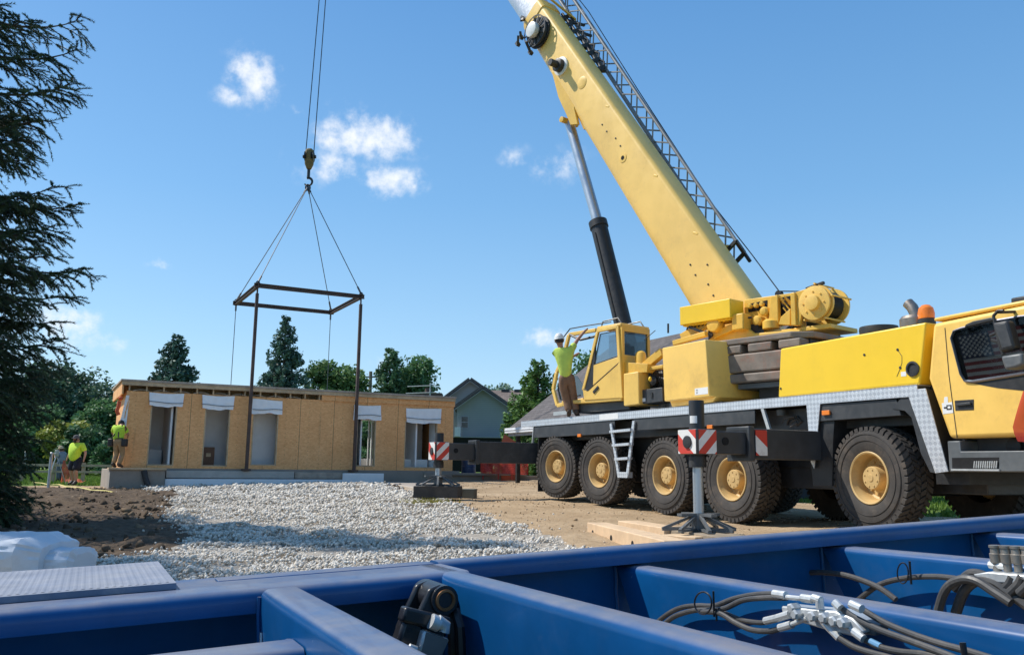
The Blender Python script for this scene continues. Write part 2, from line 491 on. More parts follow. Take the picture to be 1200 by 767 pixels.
# --- wheels
def tyre_mesh():
    m = MB()
    prof = [(.345, -.01), (.40, .012), (.47, .022), (.56, .028), (.63, .012), (.665, -.02), (.672, -.06), (.675, -.2), (.672, -.34), (.665, -.38), (.63, -.412), (.56, -.428), (.47, -.42), (.40, -.41), (.345, -.39)]
    m.lathe(prof, (0, 0, 0), (0, 1, 0), 64, True)
    for ring in (.50, .585):
        m.lathe([(ring - .004, .024), (ring, .034), (ring + .004, .024)], (0, 0, 0), (0, 1, 0), 64, caps=False)
    n = 44
    for k in range(n):
        a0 = 2 * pi * k / n
        for (y0, y1, ph, sk) in ((.016, -.10, 0, .05), (-.112, -.195, .45, -.03), (-.205, -.288, .0, .03), (-.30, -.416, .5, -.05)):
            vs = []
            for yy, dsk in ((y0, sk), (y1, -sk)):
                for (da, r) in ((-.36, .660), (.36, .660), (.33, .699), (-.33, .699)):
                    a = a0 + (da + ph) * 2 * pi / n + dsk
                    rr = r
                    if yy in (.016, -.416): rr = r - (.012 if r > .68 else .03)
                    vs.append((rr * cos(a), yy, rr * sin(a)))
            m.add(vs, [(0, 1, 2, 3), (7, 6, 5, 4), (0, 4, 5, 1), (1, 5, 6, 2), (2, 6, 7, 3), (3, 7, 4, 0)])
    return m
def rim_mesh():
    m = MB()
    prof = [(.352, -.015), (.356, .004), (.345, .012), (.325, .004), (.318, -.03), (.300, -.06), (.292, -.14), (.285, -.20), (.262, -.215), (.20, -.215), (.195, -.20)]
    m.lathe(prof, (0, 0, 0), (0, 1, 0), 48, caps=False)
    for k in range(10):
        a = 2 * pi * (k + .5) / 10
        m.lathe([(.017, -.216), (.017, -.185), (.008, -.18)], (.232 * cos(a), 0, .232 * sin(a)), (0, 1, 0), 8)
    return m
def hub_mesh():
    m = MB()
    m.lathe([(.20, -.25), (.195, -.20), (.175, -.19), (.16, -.16), (.155, -.05), (.145, -.035), (.05, -.03), (.045, -.022), (.01, -.022)], (0, 0, 0), (0, 1, 0), 32)
    for k in range(8):
        a = 2 * pi * k / 8
        m.lathe([(.012, -.036), (.012, -.024), (.004, -.022)], (.115 * cos(a), 0, .115 * sin(a)), (0, 1, 0), 6)
    m.lathe([(.12, -.5), (.12, -.25)], (0, 0, 0), (0, 1, 0), 16)
    return m
wheel0 = hub_mesh().build('wheel', RIMY, CK, angle=28)
tyre_mesh().build('tyre', RUBBER, wheel0, angle=25)
rim_mesh().build('rim', RIMY, wheel0, angle=28)
WH = [(8.68, .92, 11), (6.84, .85, 6.5), (4.59, .78, 2), (2.77, .745, 1), (0.0, .81, -5.5)]
for i, (u, z, st) in enumerate(WH):
    w = wheel0 if i == 0 else dup(wheel0, CK)
    w.location = (u, -.03, z); w.rotation_euler = Matrix.Rotation(radians(st), 3, 'Z').to_euler(); w.rotation_euler = (Matrix.Rotation(radians(st), 3, 'Z') @ Matrix.Rotation(random.uniform(0, 6.28), 3, 'Y')).to_euler()
for i, (u, z, st) in enumerate(WH):
    w = dup(wheel0, CK)
    w.location = (u, -2.72, z); w.rotation_euler = (Matrix.Rotation(pi + radians(st), 3, 'Z') @ Matrix.Rotation(random.uniform(0, 6.28), 3, 'Y')).to_euler()

# --- outriggers: front, reaching towards the camera
HZ1 = hazard('hazard_plate', 1.0, 3.4)
HZ2 = hazard('hazard_plate_reversed', -.8, 2.2)
def outrigger(xa, ya, ztop, zbot, yend, zfoot, jlen_top, first):
    w = .42; xc = xa
    m = MB(); m.box((xc - w / 2, -2.2, zbot - .03), (xc + w / 2, ya, ztop + .02))
    m.box((xc - w / 2 - .025, ya - .10, zbot - .06), (xc + w / 2 + .025, ya, ztop + .05))
    ob = m.build('outrigger_box', DARK, CK, .012)
    m = MB(); m.box((xc - w / 2 + .05, ya - .4, zbot + .03), (xc + w / 2 - .05, yend - .22, ztop - .03))
    beam = m.build('outrigger_beam', DARK, CK, .012)
    m = MB(); m.lathe([(.055, 0), (.055, .012)], (xc - w / 2 + .05, yend - .42, (ztop + zbot) / 2 + .02), (-1, 0, 0), 20); m.build('locking_hole', VOID, beam)
    m = MB(); m.box((xc - .20, yend - .23, zbot + .02), (xc + .20, yend + .10, ztop - .01))
    hd = m.build('jack_head', DARK, CK, .015)
    m = MB(); m.box((xc - .204, yend - .235, zbot + .03), (xc - .2, yend + .06, ztop - .02)); m.build('warning_plate', HZ1, hd)
    m = MB(); m.box((xc - .19, yend + .10, zbot + .03), (xc + .19, yend + .104, ztop - .02)); m.build('warning_plate', HZ2, hd)
    m = MB(); m.lathe([(.085, 0), (.085, .02), (.06, .025)], (xc - .02, yend + .104, (ztop + zbot) / 2), (0, 1, 0), 20); m.build('tail_reflector', BLK, hd)
    jy = yend - .07
    m = MB(); m.lathe([(.105, zbot - .14), (.105, jlen_top - .02), (.10, jlen_top), (.03, jlen_top)], (xc, jy, 0), (0, 0, 1), 24)
    m.lathe([(.118, zbot - .15), (.118, zbot - .01)], (xc, jy, 0), (0, 0, 1), 24)
    jc = m.build('jack_cylinder', BLK, CK)
    if first:
        m = MB(); m.loft([[(xc + .107 * cos(a), jy + .107 * sin(a), z) for a in [radians(d) for d in range(85, 150, 10)]] for z in (ztop + .07, ztop + .17)], False, False); m.build('jack_label', WHITE, jc, recalc=False)
    m = MB(); m.lathe([(.07, zfoot + .12), (.07, zbot - .1)], (xc, jy, 0), (0, 0, 1), 24); m.build('jack_rod', CHROME, CK)
    m = MB()
    m.lathe([(.10, zfoot + .02), (.10, zfoot + .20), (.09, zfoot + .24)], (xc, jy, 0), (0, 0, 1), 16)
    m.box((xc - .32, jy - .05, zfoot + .20), (xc + .32, jy + .05, zfoot + .235)); m.box((xc - .05, jy - .32, zfoot + .2), (xc + .05, jy + .32, zfoot + .235))
    for k in range(8):
        a = 2 * pi * (k + .5) / 8; c, s = cos(a), sin(a)
        m.bar((xc + c * .08, jy + s * .08, zfoot + .2), (xc + c * .5, jy + s * .5, zfoot + .03), .04, .035)
        m.bar((xc + c * .1, jy + s * .1, zfoot + .03), (xc + c * .5, jy + s * .5, zfoot + .02), .05, .03)
    m.lathe([(.14, zfoot), (.16, zfoot + .03), (.05, zfoot + .05)], (xc, jy, 0), (0, 0, 1), 24)
    m.build('jack_foot', GREY, CK)
    return xc, jy
# find where the jacks stand: solve the jack's photo column on its beam plane
def jack_y(xa, pxx, pyy):
    lo, hi = 0., 4.
    p = TRUCK.hit(pxx, pyy, 0, xa)
    return p.y
XF = 1.05
jy1 = jack_y(XF, 817, 520)
xz = TRUCK.hit(817, 502, 0, XF); zt1 = xz.z; zb1 = TRUCK.hit(817, 534, 0, XF).z; zf1 = TRUCK.hit(818, 622, 0, XF).z; zj1 = TRUCK.hit(816, 469, 0, XF).z
ya1 = TRUCK.hit(876, 520, 0, XF - .2).y
F1 = outrigger(XF, ya1, zt1, zb1, jy1 + .07, zf1, zj1, True)
XR = 9.95
jy2 = jack_y(XR, 514, 540)
zt2 = TRUCK.hit(514, 517, 0, XR).z; zb2 = TRUCK.hit(514, 540, 0, XR).z; zf2 = TRUCK.hit(514, 569, 0, XR).z; zj2 = TRUCK.hit(514, 507, 0, XR).z
ya2 = TRUCK.hit(557, 530, 0, XR - .2).y
F2 = outrigger(XR, ya2, zt2, zb2, jy2 + .07, zf2, zj2, False)
xs = XF - .2 - .03
m = MB(); m.box((XF - .225 - .012, ya1 - .32, zb1 + .02), (XF - .225 - .001, ya1 - .12, zt1 - .0)); m.build('warning_plate', HZ2, CK)
print('JACK', F1, F2, zt1, zb1, zf1, zj1, zt2, zb2, zf2, zj2, ya1, ya2)

m = MB(); m.box((-1.32, -2.55, .75), (-.86, -.25, 2.0)); m.box((-1.2, -2.5, 2.0), (-1.02, -.2, 2.6)); m.build('bulkhead', BLK, CK)
# --- driver's cab at the nose
NOSE = -3.35
pc = TRUCK.sides([(1093, 378.7), (1087.3, 443.3), (1112.5, 513.5)], 0)
zr = 2.79
body = [(pc[0][0], pc[0][1]), (pc[1][0], pc[1][1]), (pc[2][0], pc[2][1]), (NOSE + .05, 1.31), (NOSE - .12, 1.55), (NOSE - .10, 1.95), (NOSE + .28, zr - .02), (NOSE + .5, zr + .02)]
m = MB(); m.prism(body, -2.45, 0)
cab = m.build('driver_cab', YEL, CK, .05, 3)
m = MB(); m.prism([(pc[0][0] + .02, zr - .01), (NOSE + .3, zr + .03), (NOSE + .3, zr + .085), (pc[0][0] + .02, zr + .035)], -2.35, -.05); m.build('cab_roof', YEL, cab, .02)
win = TRUCK.sides([(1115, 396), (1118, 388), (1127, 384.5), (1163, 376.5), (1195, 371), (1225, 367), (1231, 432), (1200, 437), (1140, 446.5), (1131, 446), (1126, 438)], .006)
m = MB(); m.prism(win, -.03, .006); m.build('dark_cab_panel', VOID, cab)  # black panel on the solid body stands for the unlit cab interior
frame = TRUCK.sides([(1115, 396), (1118, 388), (1127, 384.5), (1163, 376.5), (1195, 371), (1225, 367), (1231, 432), (1200, 437), (1140, 446.5), (1131, 446), (1126, 438)], .012)
m = MB(); m.tube([(x, .012, z) for x, z in frame + frame[:2]], .018, 6); m.build('window_frame', material('mauve_grey_trim', (.32, .30, .34), .35, .3), cab)
m = MB(); m.prism(TRUCK.sides([(1132, 447.5), (1141, 448.5), (1231, 434.5), (1233, 462), (1200, 457.5), (1170, 454.5)], .004), -.02, .004); m.build('door_trim', BLK, cab)
m = MB(); m.prism(TRUCK.sides([(1130, 383.5), (1162, 376), (1166, 373), (1160, 371.8), (1140, 376), (1131, 380)], .05), .0, .05); m.build('rain_visor', BLK, cab, .01)
m = MB(); g = [(x, z) for x, z in win]; m.prism(g, .030, .034); m.build('window', DGLASS, cab)
# flag hanging inside the door window
FLW = material('flag_white_cloth', (.30, .27, .25), .9); FLR = material('flag_red_cloth', (.15, .03, .03), .9); FLB = material('flag_blue_cloth', (.018, .022, .045), .9)
fa, fb = TRUCK.side(1120.5, 394, .01), TRUCK.side(1214, 378, .01)
fc = TRUCK.side(1129, 445.5, .01)
fl = MB(); Wd = Vector((fb[0] - fa[0], fb[1] - fa[1])); Hd = Vector((fc[0] - fa[0], fc[1] - fa[1]))
Hd = Vector((Hd.x - .05, Hd.y)); fa = (fa[0] - .02, fa[1])
def fpt(s, t, y): return (fa[0] + Wd.x * s + Hd.x * t, y, fa[1] + Wd.y * s + Hd.y * t)
for k in range(13):
    fl.m = 1 if k % 2 == 0 else 0
    for j in range(12):
        s0, s1 = j / 12, (j + 1) / 12
        y0, y1 = .012 + .004 * sin(s0 * 14), .012 + .004 * sin(s1 * 14)
        fl.add([fpt(s0, k / 13, y0), fpt(s1, k / 13, y1), fpt(s1, (k + 1) / 13, y1), fpt(s0, (k + 1) / 13, y0)], [(0, 1, 2, 3)])
fl.m = 2
fl.add([fpt(0, 0, .019), fpt(.40, 0, .019), fpt(.40, 7 / 13, .019), fpt(0, 7 / 13, .019)], [(0, 1, 2, 3)])
fl.m = 0
for r in range(9):
    for c in range(6 if r % 2 == 0 else 5):
        sx = (.033 + c * .0667 + (0 if r % 2 == 0 else .0333)); tz = (r + 1) / 10 * 7 / 13
        cx, _, cz = fpt(sx, tz, 0); R = .026
        pts = [(cx + (R if i % 2 == 0 else R * .42) * sin(pi * i / 5), .021, cz + (R if i % 2 == 0 else R * .42) * cos(pi * i / 5)) for i in range(10)]
        fl.add(pts, [tuple(range(10))])
fl.build('flag', [FLW, FLR, FLB], cab, recalc=False, smooth=False)
# door line, handle, battery-switch label
p, q = T(1107.4, 384), T(1121.7, 513)
m = MB(); m.tube([(p[0], .0, p[1]), (q[0] + .05, .0, p[1] - .6), (q[0], .0, q[1])], .006, 5); m.build('door_seam', BLK, cab)
hx = TRUCK.sides([(1118.7, 469), (1141, 467.6), (1141, 480), (1119.5, 480.8)], .004)
m = MB(); m.prism(hx, -.02, .006); dh = m.build('door_handle', BLK, cab, .004)
c0 = ((hx[0][0] + hx[1][0]) / 2, (hx[0][1] + hx[2][1]) / 2)
m = MB(); m.bar((hx[0][0] - .03, .02, c0[1] + .01), (hx[1][0] + .03, .02, c0[1] + .015), .03, .02, up=(0, 1, 0)); m.build('grip', DARK, dh, .004)
m = MB(); lx = TRUCK.sides([(1103.6, 472), (1106, 472), (1106.5, 465), (1110.5, 464.5), (1111, 471.5), (1116, 470.5), (1117, 483.4), (1105, 485)], .003); m.prism(lx, -.01, .003); lb = m.build('label', WHITE, cab)
m = MB()
p, q = T(1106.5, 477.5), T(1110, 477.2)
m.bar((p[0], .005, p[1]), (q[0], .005, q[1]), .018, .004, up=(0, 1, 0))
p = T(1112.5, 477)
m.box((p[0] - .035, .003, p[1] - .03), (p[0] + .035, .0055, p[1] + .03)); m.build('battery_symbol', BLK, lb)
m = MB(); m.box((p[0] - .018, .0055, p[1] - .014), (p[0] + .018, .007, p[1] + .014)); m.build('symbol_gap', WHITE, lb)
# mirror and its arm
def cube_px(name, pts, y0, y1, mat, par, bev=.015):
    m = MB(); m.prism(TRUCK.sides(pts, y1), y0, y1); return m.build(name, mat, par, bev, 3)
mir = cube_px('mirror', [(1162, 378), (1180, 374.5), (1189, 408), (1172, 412.5)], .16, .30, BLK, cab, .03)
cube_px('mirror_glass', [(1165, 381), (1178, 378), (1186, 405), (1174, 408)], .29, .305, DARK, mir, .006)
cube_px('wide_mirror', [(1172, 417), (1197, 413), (1199, 427), (1190, 431), (1177, 433)], .14, .34, GREY, mir, .03)
m = MB()
for pts in (((1180, 372), (1187, 405), (1192, 417)), ((1180, 372), (1186, 366), (1192, 366)), ((1183, 392), (1176, 395)), ((1186, 402), (1178, 400))):
    m.tube([(*(lambda s: (s[0], .24, s[1]))(T(a, b)),) for a, b in pts], .018, 7)
m.bar((*(lambda s: (s[0], .24, s[1]))(T(1186, 368)),), (*(lambda s: (s[0], -.1, s[1] + .02))(T(1190, 366)),), .03)
m.build('mirror_arm', BLK, mir)
m = MB(); x, z = T(1189, 361)
m.box((x - .25, -.5, zr + .05), (x + .12, -.12, zr + .13)); m.build('roof_lamp', BLK, cab, .02)
# windscreen on the nose, hidden from here but there
m = MB(); m.add([(NOSE + .17, -2.3, zr - .15), (NOSE + .17, -.15, zr - .15), (NOSE - .13, -.15, 1.98), (NOSE - .13, -2.3, 1.98)], [(0, 1, 2, 3)]); m.build('windscreen', DGLASS, cab)
# step and bumper under the cab
sp = TRUCK.sides([(1109, 516.5), (1126, 516), (1126, 528.5), (1200, 528)], 0)
z_t, z_m, z_b = sp[0][1], sp[2][1], TRUCK.side(1113, 552.5, 0)[1]
xL = TRUCK.side(1111, 530, 0)[0]
m = MB()
m.prism([(xL, z_t), (xL - .17, z_t), (xL - .17, z_m), (NOSE, z_m), (NOSE, z_b + .02), (xL, z_b)], -2.5, -.0)
bum = m.build('front_step', GREY, CK, .012)
r = TRUCK.sides([(1115.5, 536), (1170.5, 535.5), (1170.5, 549), (1116, 549.5)], .003)
m = MB(); m.prism(r, -.05, .003); m.build('step_recess', VOID, bum)
m = MB()
for k in range(11):
    x, z = TRUCK.side(1143 + k * 2.6, 545, .006)
    m.bar((x, .008, z + .05), (x + .015, .008, z - .03), .012, .02, up=(0, 1, 0))
x0, _ = TRUCK.side(1116, 549, .006); x1, z1 = TRUCK.side(1172, 549, .006)
m.box((x1, -.02, z1 - .025), (x0, .03, z1 - .003)); m.build('step_grille', STEEL, bum)
m = MB(); x, z = T(1172, 522); m.box((xL - .2, -.3, z_m), (NOSE, -.28, 1.32)); m.build('under_cab_panel', DARK, bum)
m = MB(); m.lathe([(.10, 0), (.09, .05), (.05, .06)], (x, -.28, z), (0, 1, 0), 16); m.build('tow_coupling', BLK, bum)

# --- storage box (pale yellow) standing on the deck
pb = TRUCK.sides([(775.8, 407.5), (826.5, 397.5), (831.5, 464), (778.5, 470)], -.12)
m = MB(); m.prism(pb, -1.35, -.12)
m.prism([(pb[2][0] - .02, pb[2][1] + .01), (pb[3][0] + .02, pb[3][1] + .02), (pb[3][0] - .05, pb[3][1] - .10), (pb[2][0] + .1, pb[2][1] - .09)], -1.3, -.25)
sb = m.build('storage_box', YEL, CK, .02, 3)
x, z = TRUCK.side(822, 458, -.12)
m = MB(); m.box((x - .18, -.13, z - .06), (x + .18, -.116, z + .06)); lb = m.build('label', WHITE, sb)
m = MB()
for k, zz in enumerate((.028, 0, -.026)): m.box((x + .10, -.116, z + zz - .006), (x + (.14 if k != 1 else .13), -.1145, z + zz + .006))
m.build('label_print', BLK, lb)
m = MB(); m.box((pb[2][0] - .1, -1.25, 2.0), (pb[3][0] + .1, -.3, pb[3][1] - .08)); m.build('box_bearer', DARK, CK)
# ------------------------------------------------------------------ superstructure (slewed with the boom)
S = SUPER.side
XS = SUP2TRUCK
def SM(): return MB(XS)
def sup_px(name, pts, y0, y1, mat, bev=.01, par=None, ref=None):
    m = SM(); m.prism(SUPER.sides(pts, y1 if ref is None else ref), y0, y1)
    return m.build(name, mat, par or CK, bev, 2)

m = SM()
m.lathe([(1.0, 2.0), (1.0, 2.18), (.9, 2.2)], (0, 0, 0), (0, 0, 1), 40)
m.build('slew_ring', DARK, CK)
m = SM()
for y in (-.62, .62):
    m.prism([(1.9, 2.2), (1.9, 2.55), (.6, 2.75), (-.6, 3.5), (-1.15, 3.62), (-1.45, 3.38), (-2.4, 3.34), (-2.4, 3.2), (-1.3, 2.9), (-1.1, 2.2)], y - .06, y + .06)
m.box((-1.1, -.62, 2.2), (1.9, .62, 2.45))
m.build('turntable_frame', YELD, CK, .02)

# operator's cab -------------------------------------------------
YN, YF = 1.10, .22
def cabpt(a, b, y=YN): return S(a, b, y)
r_door = SUPER.sides([(684.5, 468.5), (682.6, 454.5), (688.5, 457.5), (726.2, 423.5), (728.5, 465.6)], YN)
x_r = S(727, 440, YN)[0]; x_f = S(684.5, 468.5, YN)[0]
z_b = r_door[0][1]; z_t = S(712, 383, YN)[1]
# floor, rear wall, roof
m = SM()
m.box((x_r, YF, z_b - .06), (x_f + .75, YN - .02, z_b + .02))
ocab = m.build('operator_cab', YEL, CK, .01)
def cpart(name, pts, y0, y1, mat, bev=.008): 
    m = SM(); m.prism(SUPER.sides(pts, YN), y0, y1); return m.build(name, mat, ocab, bev)
# near side: door panel, posts, glass
cpart('door', [(684.5, 468.5), (682.6, 455.5), (689, 458), (725.8, 425), (728.5, 465.6)], YN - .05, YN, YEL)
def cbars(name, pts, w, mat, y=YN - .025, h=.06):
    m = SM(); P = [(*(lambda s: (s[0], y, s[1]))(S(a, b, YN)),) for a, b in pts]
    for a, b in zip(P[:-1], P[1:]): m.bar(a, b, w, h, up=(0, 1, 0))
    return m.build(name, mat, ocab, .01)
cbars('door_post', [(683, 457), (690, 430), (699.5, 389)], .075, YEL)
cbars('door_post', [(699, 387.5), (723.5, 382.5)], .075, YEL)
cbars('door_post', [(723, 382), (728, 466)], .075, YEL)
cpart('door_window', [(703, 391), (721, 387.5), (724, 416.5), (696, 427)], YN - .03, YN - .02, glass('cab_window', (.52, .62, .68), .25), 0)
cpart('door_panel', [(695.3, 427.5), (725, 417.5), (726, 424), (694.5, 452)], YN - .045, YN - .005, YEL)
cpart('quarter_window', [(697.5, 405), (694.2, 452), (688.5, 457.5), (684, 454)], YN - .04, YN - .012, BLK, 0)
cbars('window_seal', [(703, 391), (721, 387.5), (724, 416.5), (696, 427), (703, 391)], .02, BLK, YN - .012, .02)
cbars('door_seam', [(683, 455), (688.7, 457.8), (694, 452.5), (726, 424)], .018, BLK, YN, .012)
m = SM(); x, z = S(699, 457, YN); m.bar((x + .09, YN + .01, z - .05), (x - .07, YN + .01, z + .07), .07, .02, up=(0, 1, 0)); m.build('door_handle', BLK, ocab, .01)
# rear wall with its window
xr = x_r
m = SM()
zw0, zw1 = z_t - .62, z_t - .12
m.box((xr - .03, YF, z_b), (xr + .03, YN - .03, zw0)); m.box((xr - .03, YF, zw1), (xr + .03, YN - .03, z_t))
m.box((xr - .03, YN - .10, zw0), (xr + .03, YN - .03, zw1)); m.box((xr - .03, YF, zw0), (xr + .03, YF + .07, zw1))
m.build('rear_wall', YELD, ocab)
m = SM(); m.box((xr - .012, YF + .07, zw0), (xr + .0, YN - .1, zw1)); m.build('rear_window', DGLASS, ocab)
m = SM(); xf_t = S(699, 386, YN)[0]
m.box((xr - .02, YF, z_t - .02), (xf_t + .0, YN - .01, z_t + .05)); m.build('roof', YEL, ocab, .02)
# far wall: lower panel and posts, open glass above
m = SM()
m.box((xr, YF, z_b), (x_f + .1, YF + .04, z_b + .75))
m.build('far_panel', YELD, ocab)
m = SM(); m.box((xr + .06, YF + .01, z_b + .75), (x_f + .1, YF + .02, z_t)); m.build('far_window', GLASS, ocab)
# seat
m = SM()
m.box((xr + .25, .45, z_b + .05), (xr + .8, .9, z_b + .5)); m.box((xr + .18, .45, z_b + .5), (xr + .32, .9, z_b + 1.15))
m.build('seat', BLK, ocab, .04)
# windscreen hoop in front
loop = [(699, 386.5), (667, 392), (660, 420), (652.5, 436), (648.5, 456), (653.5, 475), (664, 472.5), (684.5, 468)]
YH = .50
P = [(*(lambda s: (s[0], YH, s[1]))(S(a, b, YH)),) for a, b in loop]
m = SM()
for a, b in zip(P[:-1], P[1:]): m.bar(a, b, .085, .07, up=(0, 1, 0))
hoop = m.build('windscreen_frame', YEL, ocab, .012)
inner = [(695, 391), (671, 395.5), (665, 421), (658, 437), (654, 456), (657, 468), (680, 463), (684, 452)]
m = SM(); P2 = [(*(lambda s: (s[0], YH, s[1]))(S(a, b, YH)),) for a, b in inner]
for a, b in zip(P2[3:6], P2[4:7]): m.bar(a, b, .025, .03, up=(0, 1, 0))
m.tube([(*(lambda s: (s[0], YH + .12, s[1]))(S(a, b, YH + .12)),) for a, b in ((655, 402), (668, 385), (690, 381), (716, 377))], .014, 6)
m.tube([(*(lambda s: (s[0], YH + .12, s[1]))(S(a, b, YH + .12)),) for a, b in ((668, 392), (680, 398), (697, 394))], .03, 6)
m.build('wiper_bar', BLK, hoop)
m = SM()
pl = [(a, b) for a, b in ((657, 440), (654, 456), (657, 469), (683, 463), (684, 452), (676, 440))]
m.prism(SUPER.sides(pl, YH), YH - .01, YH); m.build('lower_windscreen', glass('dusty_glass', (.4, .42, .42), .15), hoop)
# guard rails on the cab roof
m = SM()
for dy in (YF + .1, YN - .1):
    m.tube([(xf_t - .05, dy, z_t + .05), (xf_t - .1, dy, z_t + .16), (xr + .15, dy, z_t + .18), (xr + .05, dy, z_t + .05)], .016, 6)
m.build('roof_rail', GREY, ocab)
# handrail and step below the cab
m = SM(); a, b = S(649, 484.5, YN - .2), S(726, 476.5, YN - .2)
m.bar((a[0], YN - .2, a[1]), (b[0], YN - .2, b[1]), .08, .035, up=(0, 1, 0)); m.build('cab_step', STEEL, CK)
m = SM(); m.box((x_r - .1, .3, z_b - .25), (x_f + .55, YN - .15, z_b - .06)); m.build('cab_bearer', DARK, CK, .02)
# counter box behind the cab with rounded tank top
pr = SUPER.sides([(730.5, 437.5), (748, 435), (749.2, 473.5), (730.8, 475.5)], YN)
m = SM(); m.prism(pr, YN - .62, YN); m.build('cab_rear_box', YEL, CK, .02)
m = SM(); P3 = SUPER.sides([(727.5, 424), (759, 426), (758, 436), (727.5, 437)], YN - .1)
m.prism(P3, YN - .6, YN - .1); x, z = S(743, 426, YN - .1)
m.loft([[(x + .13 * cos(a) * k, YN - .3 + .1 * sin(a) * k, z + h) for a in [2 * pi * i / 16 for i in range(16)]] for k, h in ((1, -.1), (1, .18), (.85, .25), (.4, .29))])
m.build('hydraulic_tank', YELD, CK, .015)
# tool box and hydraulics in the gap
tb = SUPER.sides([(752, 456.5), (776, 453.5), (777, 470), (753, 473)], YN - .1)
m = SM(); m.prism(tb, YN - .5, YN - .1); tbo = m.build('tool_box', DARK, CK, .012)
m = SM(); cx = (tb[0][0] + tb[1][0]) / 2; cz = (tb[0][1] + tb[2][1]) / 2
m.box((cx - .025, YN - .1, cz - .05), (cx + .025, YN - .085, cz + .06)); m.build('latch', BLK, tbo)
m = SM(); m.box((tb[0][0] - .1, YN - .1, tb[2][1] + .02), (tb[0][0] - .015, YN - .093, tb[2][1] + .09)); m.build('label', WHITE, tbo)
m = SM()
gx, gz = S(765, 445, .9)
m.box((gx - .32, .55, gz - .3), (gx + .28, .7, gz + .22))
for k in range(9):
    m.tube([(gx - .3 + .06 * k, .72, gz - .25), (gx - .25 + .05 * k, .85, gz + .02 * k), (gx - .1 + .03 * k, .75, gz + .2)], .018, 6)
m.lathe([(.09, -.05), (.09, .1), (.03, .12)], (gx, .8, gz - .02), (0, 1, 0), 14)
m.build('slew_motor', BLK, CK)
m = SM(); x, z = S(763, 444, .95); m.ball((x, .98, z), .035, .035, .05); m.build('valve_cap', YELB, CK)
# diagonal members towards the boom foot
m = SM()
a, b = S(753, 432, .8), S(777, 412, .8); m.bar((a[0], .8, a[1]), (b[0], .8, b[1]), .16, .14, up=(0, 1, 0))
a, b = S(756, 433, .9), S(778, 429, .9); m.bar((a[0], .9, a[1]), (b[0], .9, b[1]), .07, .07, up=(0, 1, 0))
a, b = S(800, 396, .7), S(830, 378, .7); m.bar((a[0], .7, a[1]), (b[0], .7, b[1]), .17, .12, up=(0, 1, 0))
a, b = S(790, 402, .95), S(828, 391, .95); m.bar((a[0], .95, a[1]), (b[0], .95, b[1]), .10, .10, up=(0, 1, 0))
a, b = S(838, 393, .7), S(872, 378, .7); m.bar((a[0], .7, a[1]), (b[0], .7, b[1]), .13, .12, up=(0, 1, 0))
m.build('frame_brace', YELD, CK, .01)
m = SM(); a, b = S(783, 390, .6), S(783, 379, .6); m.tube([(a[0], .6, a[1]), (b[0], .6, b[1])], .02, 6); 
a, b = S(755, 398, 1.0), S(768, 387, 1.0); m.tube([(a[0], 1., a[1]), (b[0], 1., b[1])], .008, 5); m.build('aerial', BLK, CK)

# ballast frame box beside the boom foot
ub = SUPER.sides([(796, 361), (855, 347), (856, 370), (797, 381)], .92)
xr_, xl_ = (ub[1][0] + ub[2][0]) / 2, (ub[0][0] + ub[3][0]) / 2
zt_, zb_ = ub[0][1], ub[3][1]
m = SM(); m.box((xr_, .50, zb_), (xl_, .92, zt_ + .02)); m.box((xr_ + .04, .5, zb_ - .03), (xl_ - .04, .88, zb_))
m.build('boom_foot_housing', YELB, CK, .015, 3)
m = SM()
for k in range(14):
    a = S(805 + k * 4.5, 386 - k * 1.2, .75); b = S(815 + k * 4, 379 - k * .5, .75)
    m.tube([(a[0], .75, a[1]), ((a[0] + b[0]) / 2, .82, b[1] - .03), (b[0] + random.uniform(-.2, .2), .65, b[1])], .02, 6)
a, b = S(808, 383, .85), S(835, 393, .85); m.bar((a[0], .85, a[1]), (b[0], .85, b[1]), .05)
m.box((-1.5, .45, 3.22), (-.35, .62, 3.56))
m.build('hose_loom', BLK, CK)
m = SM(); a = S(838, 379, .8); m.lathe([(.15, -.1), (.15, .1), (.05, .11)], (a[0], .78, a[1] - .02), (0, 1, 0), 16); a = S(866, 377, .8); m.box((a[0] - .13, .6, a[1] - .15), (a[0] + .13, .85, a[1] + .15)); m.build('luffing_valve', YELD, CK, .02)

# winch and its frame at the rear ------------------------------------
wx, wz = S(955, 355, .62)
fr = SUPER.sides([(874, 352), (925, 344), (934, 341), (946, 335), (972, 340), (975, 372), (945, 381), (900, 385), (874, 380)], .6)
m = SM()
m.prism(SUPER.sides([(872, 351), (900, 347), (928, 343), (928, 380), (900, 384), (872, 380)], .45), .40, .45)
m.prism(SUPER.sides([(926, 343), (931, 342), (933, 381), (927, 381)], .68), .35, .68)
m.prism(SUPER.sides([(931, 343), (946, 338), (938, 381), (932, 381)], .62), .58, .64)
m.prism(SUPER.sides([(903, 347), (911, 345), (912, 379), (900, 380)], .6), .50, .60)
m.prism(SUPER.sides([(915, 371), (926, 361), (926, 381), (912, 380)], .62), .50, .62)
m.box((wx - .25, -.3, wz - .46), (-1.6, .58, wz - .38))
m.build('winch_frame', YELD, CK, .012)
m = SM()
for a, b, r in ((897, 365, .09), (889, 376, .10), (904, 380, .16)):
    x, z = S(a, b, .55); m.lathe([(r, -.08), (r, .05), (r * .7, .09), (.02, .10)], (x, .55, z), (0, 1, 0) if b < 379 else (0, 0, 1), 18)
for k in range(6):
    x, z = S(914 + k * 2, 352 + (k % 3) * 3, .5); m.tube([(x, .48, z), (x - .05, .58, z + .05), (x - .12, .5, z - .05)], .016, 6)
m.build('winch_hydraulics', YELD, CK)
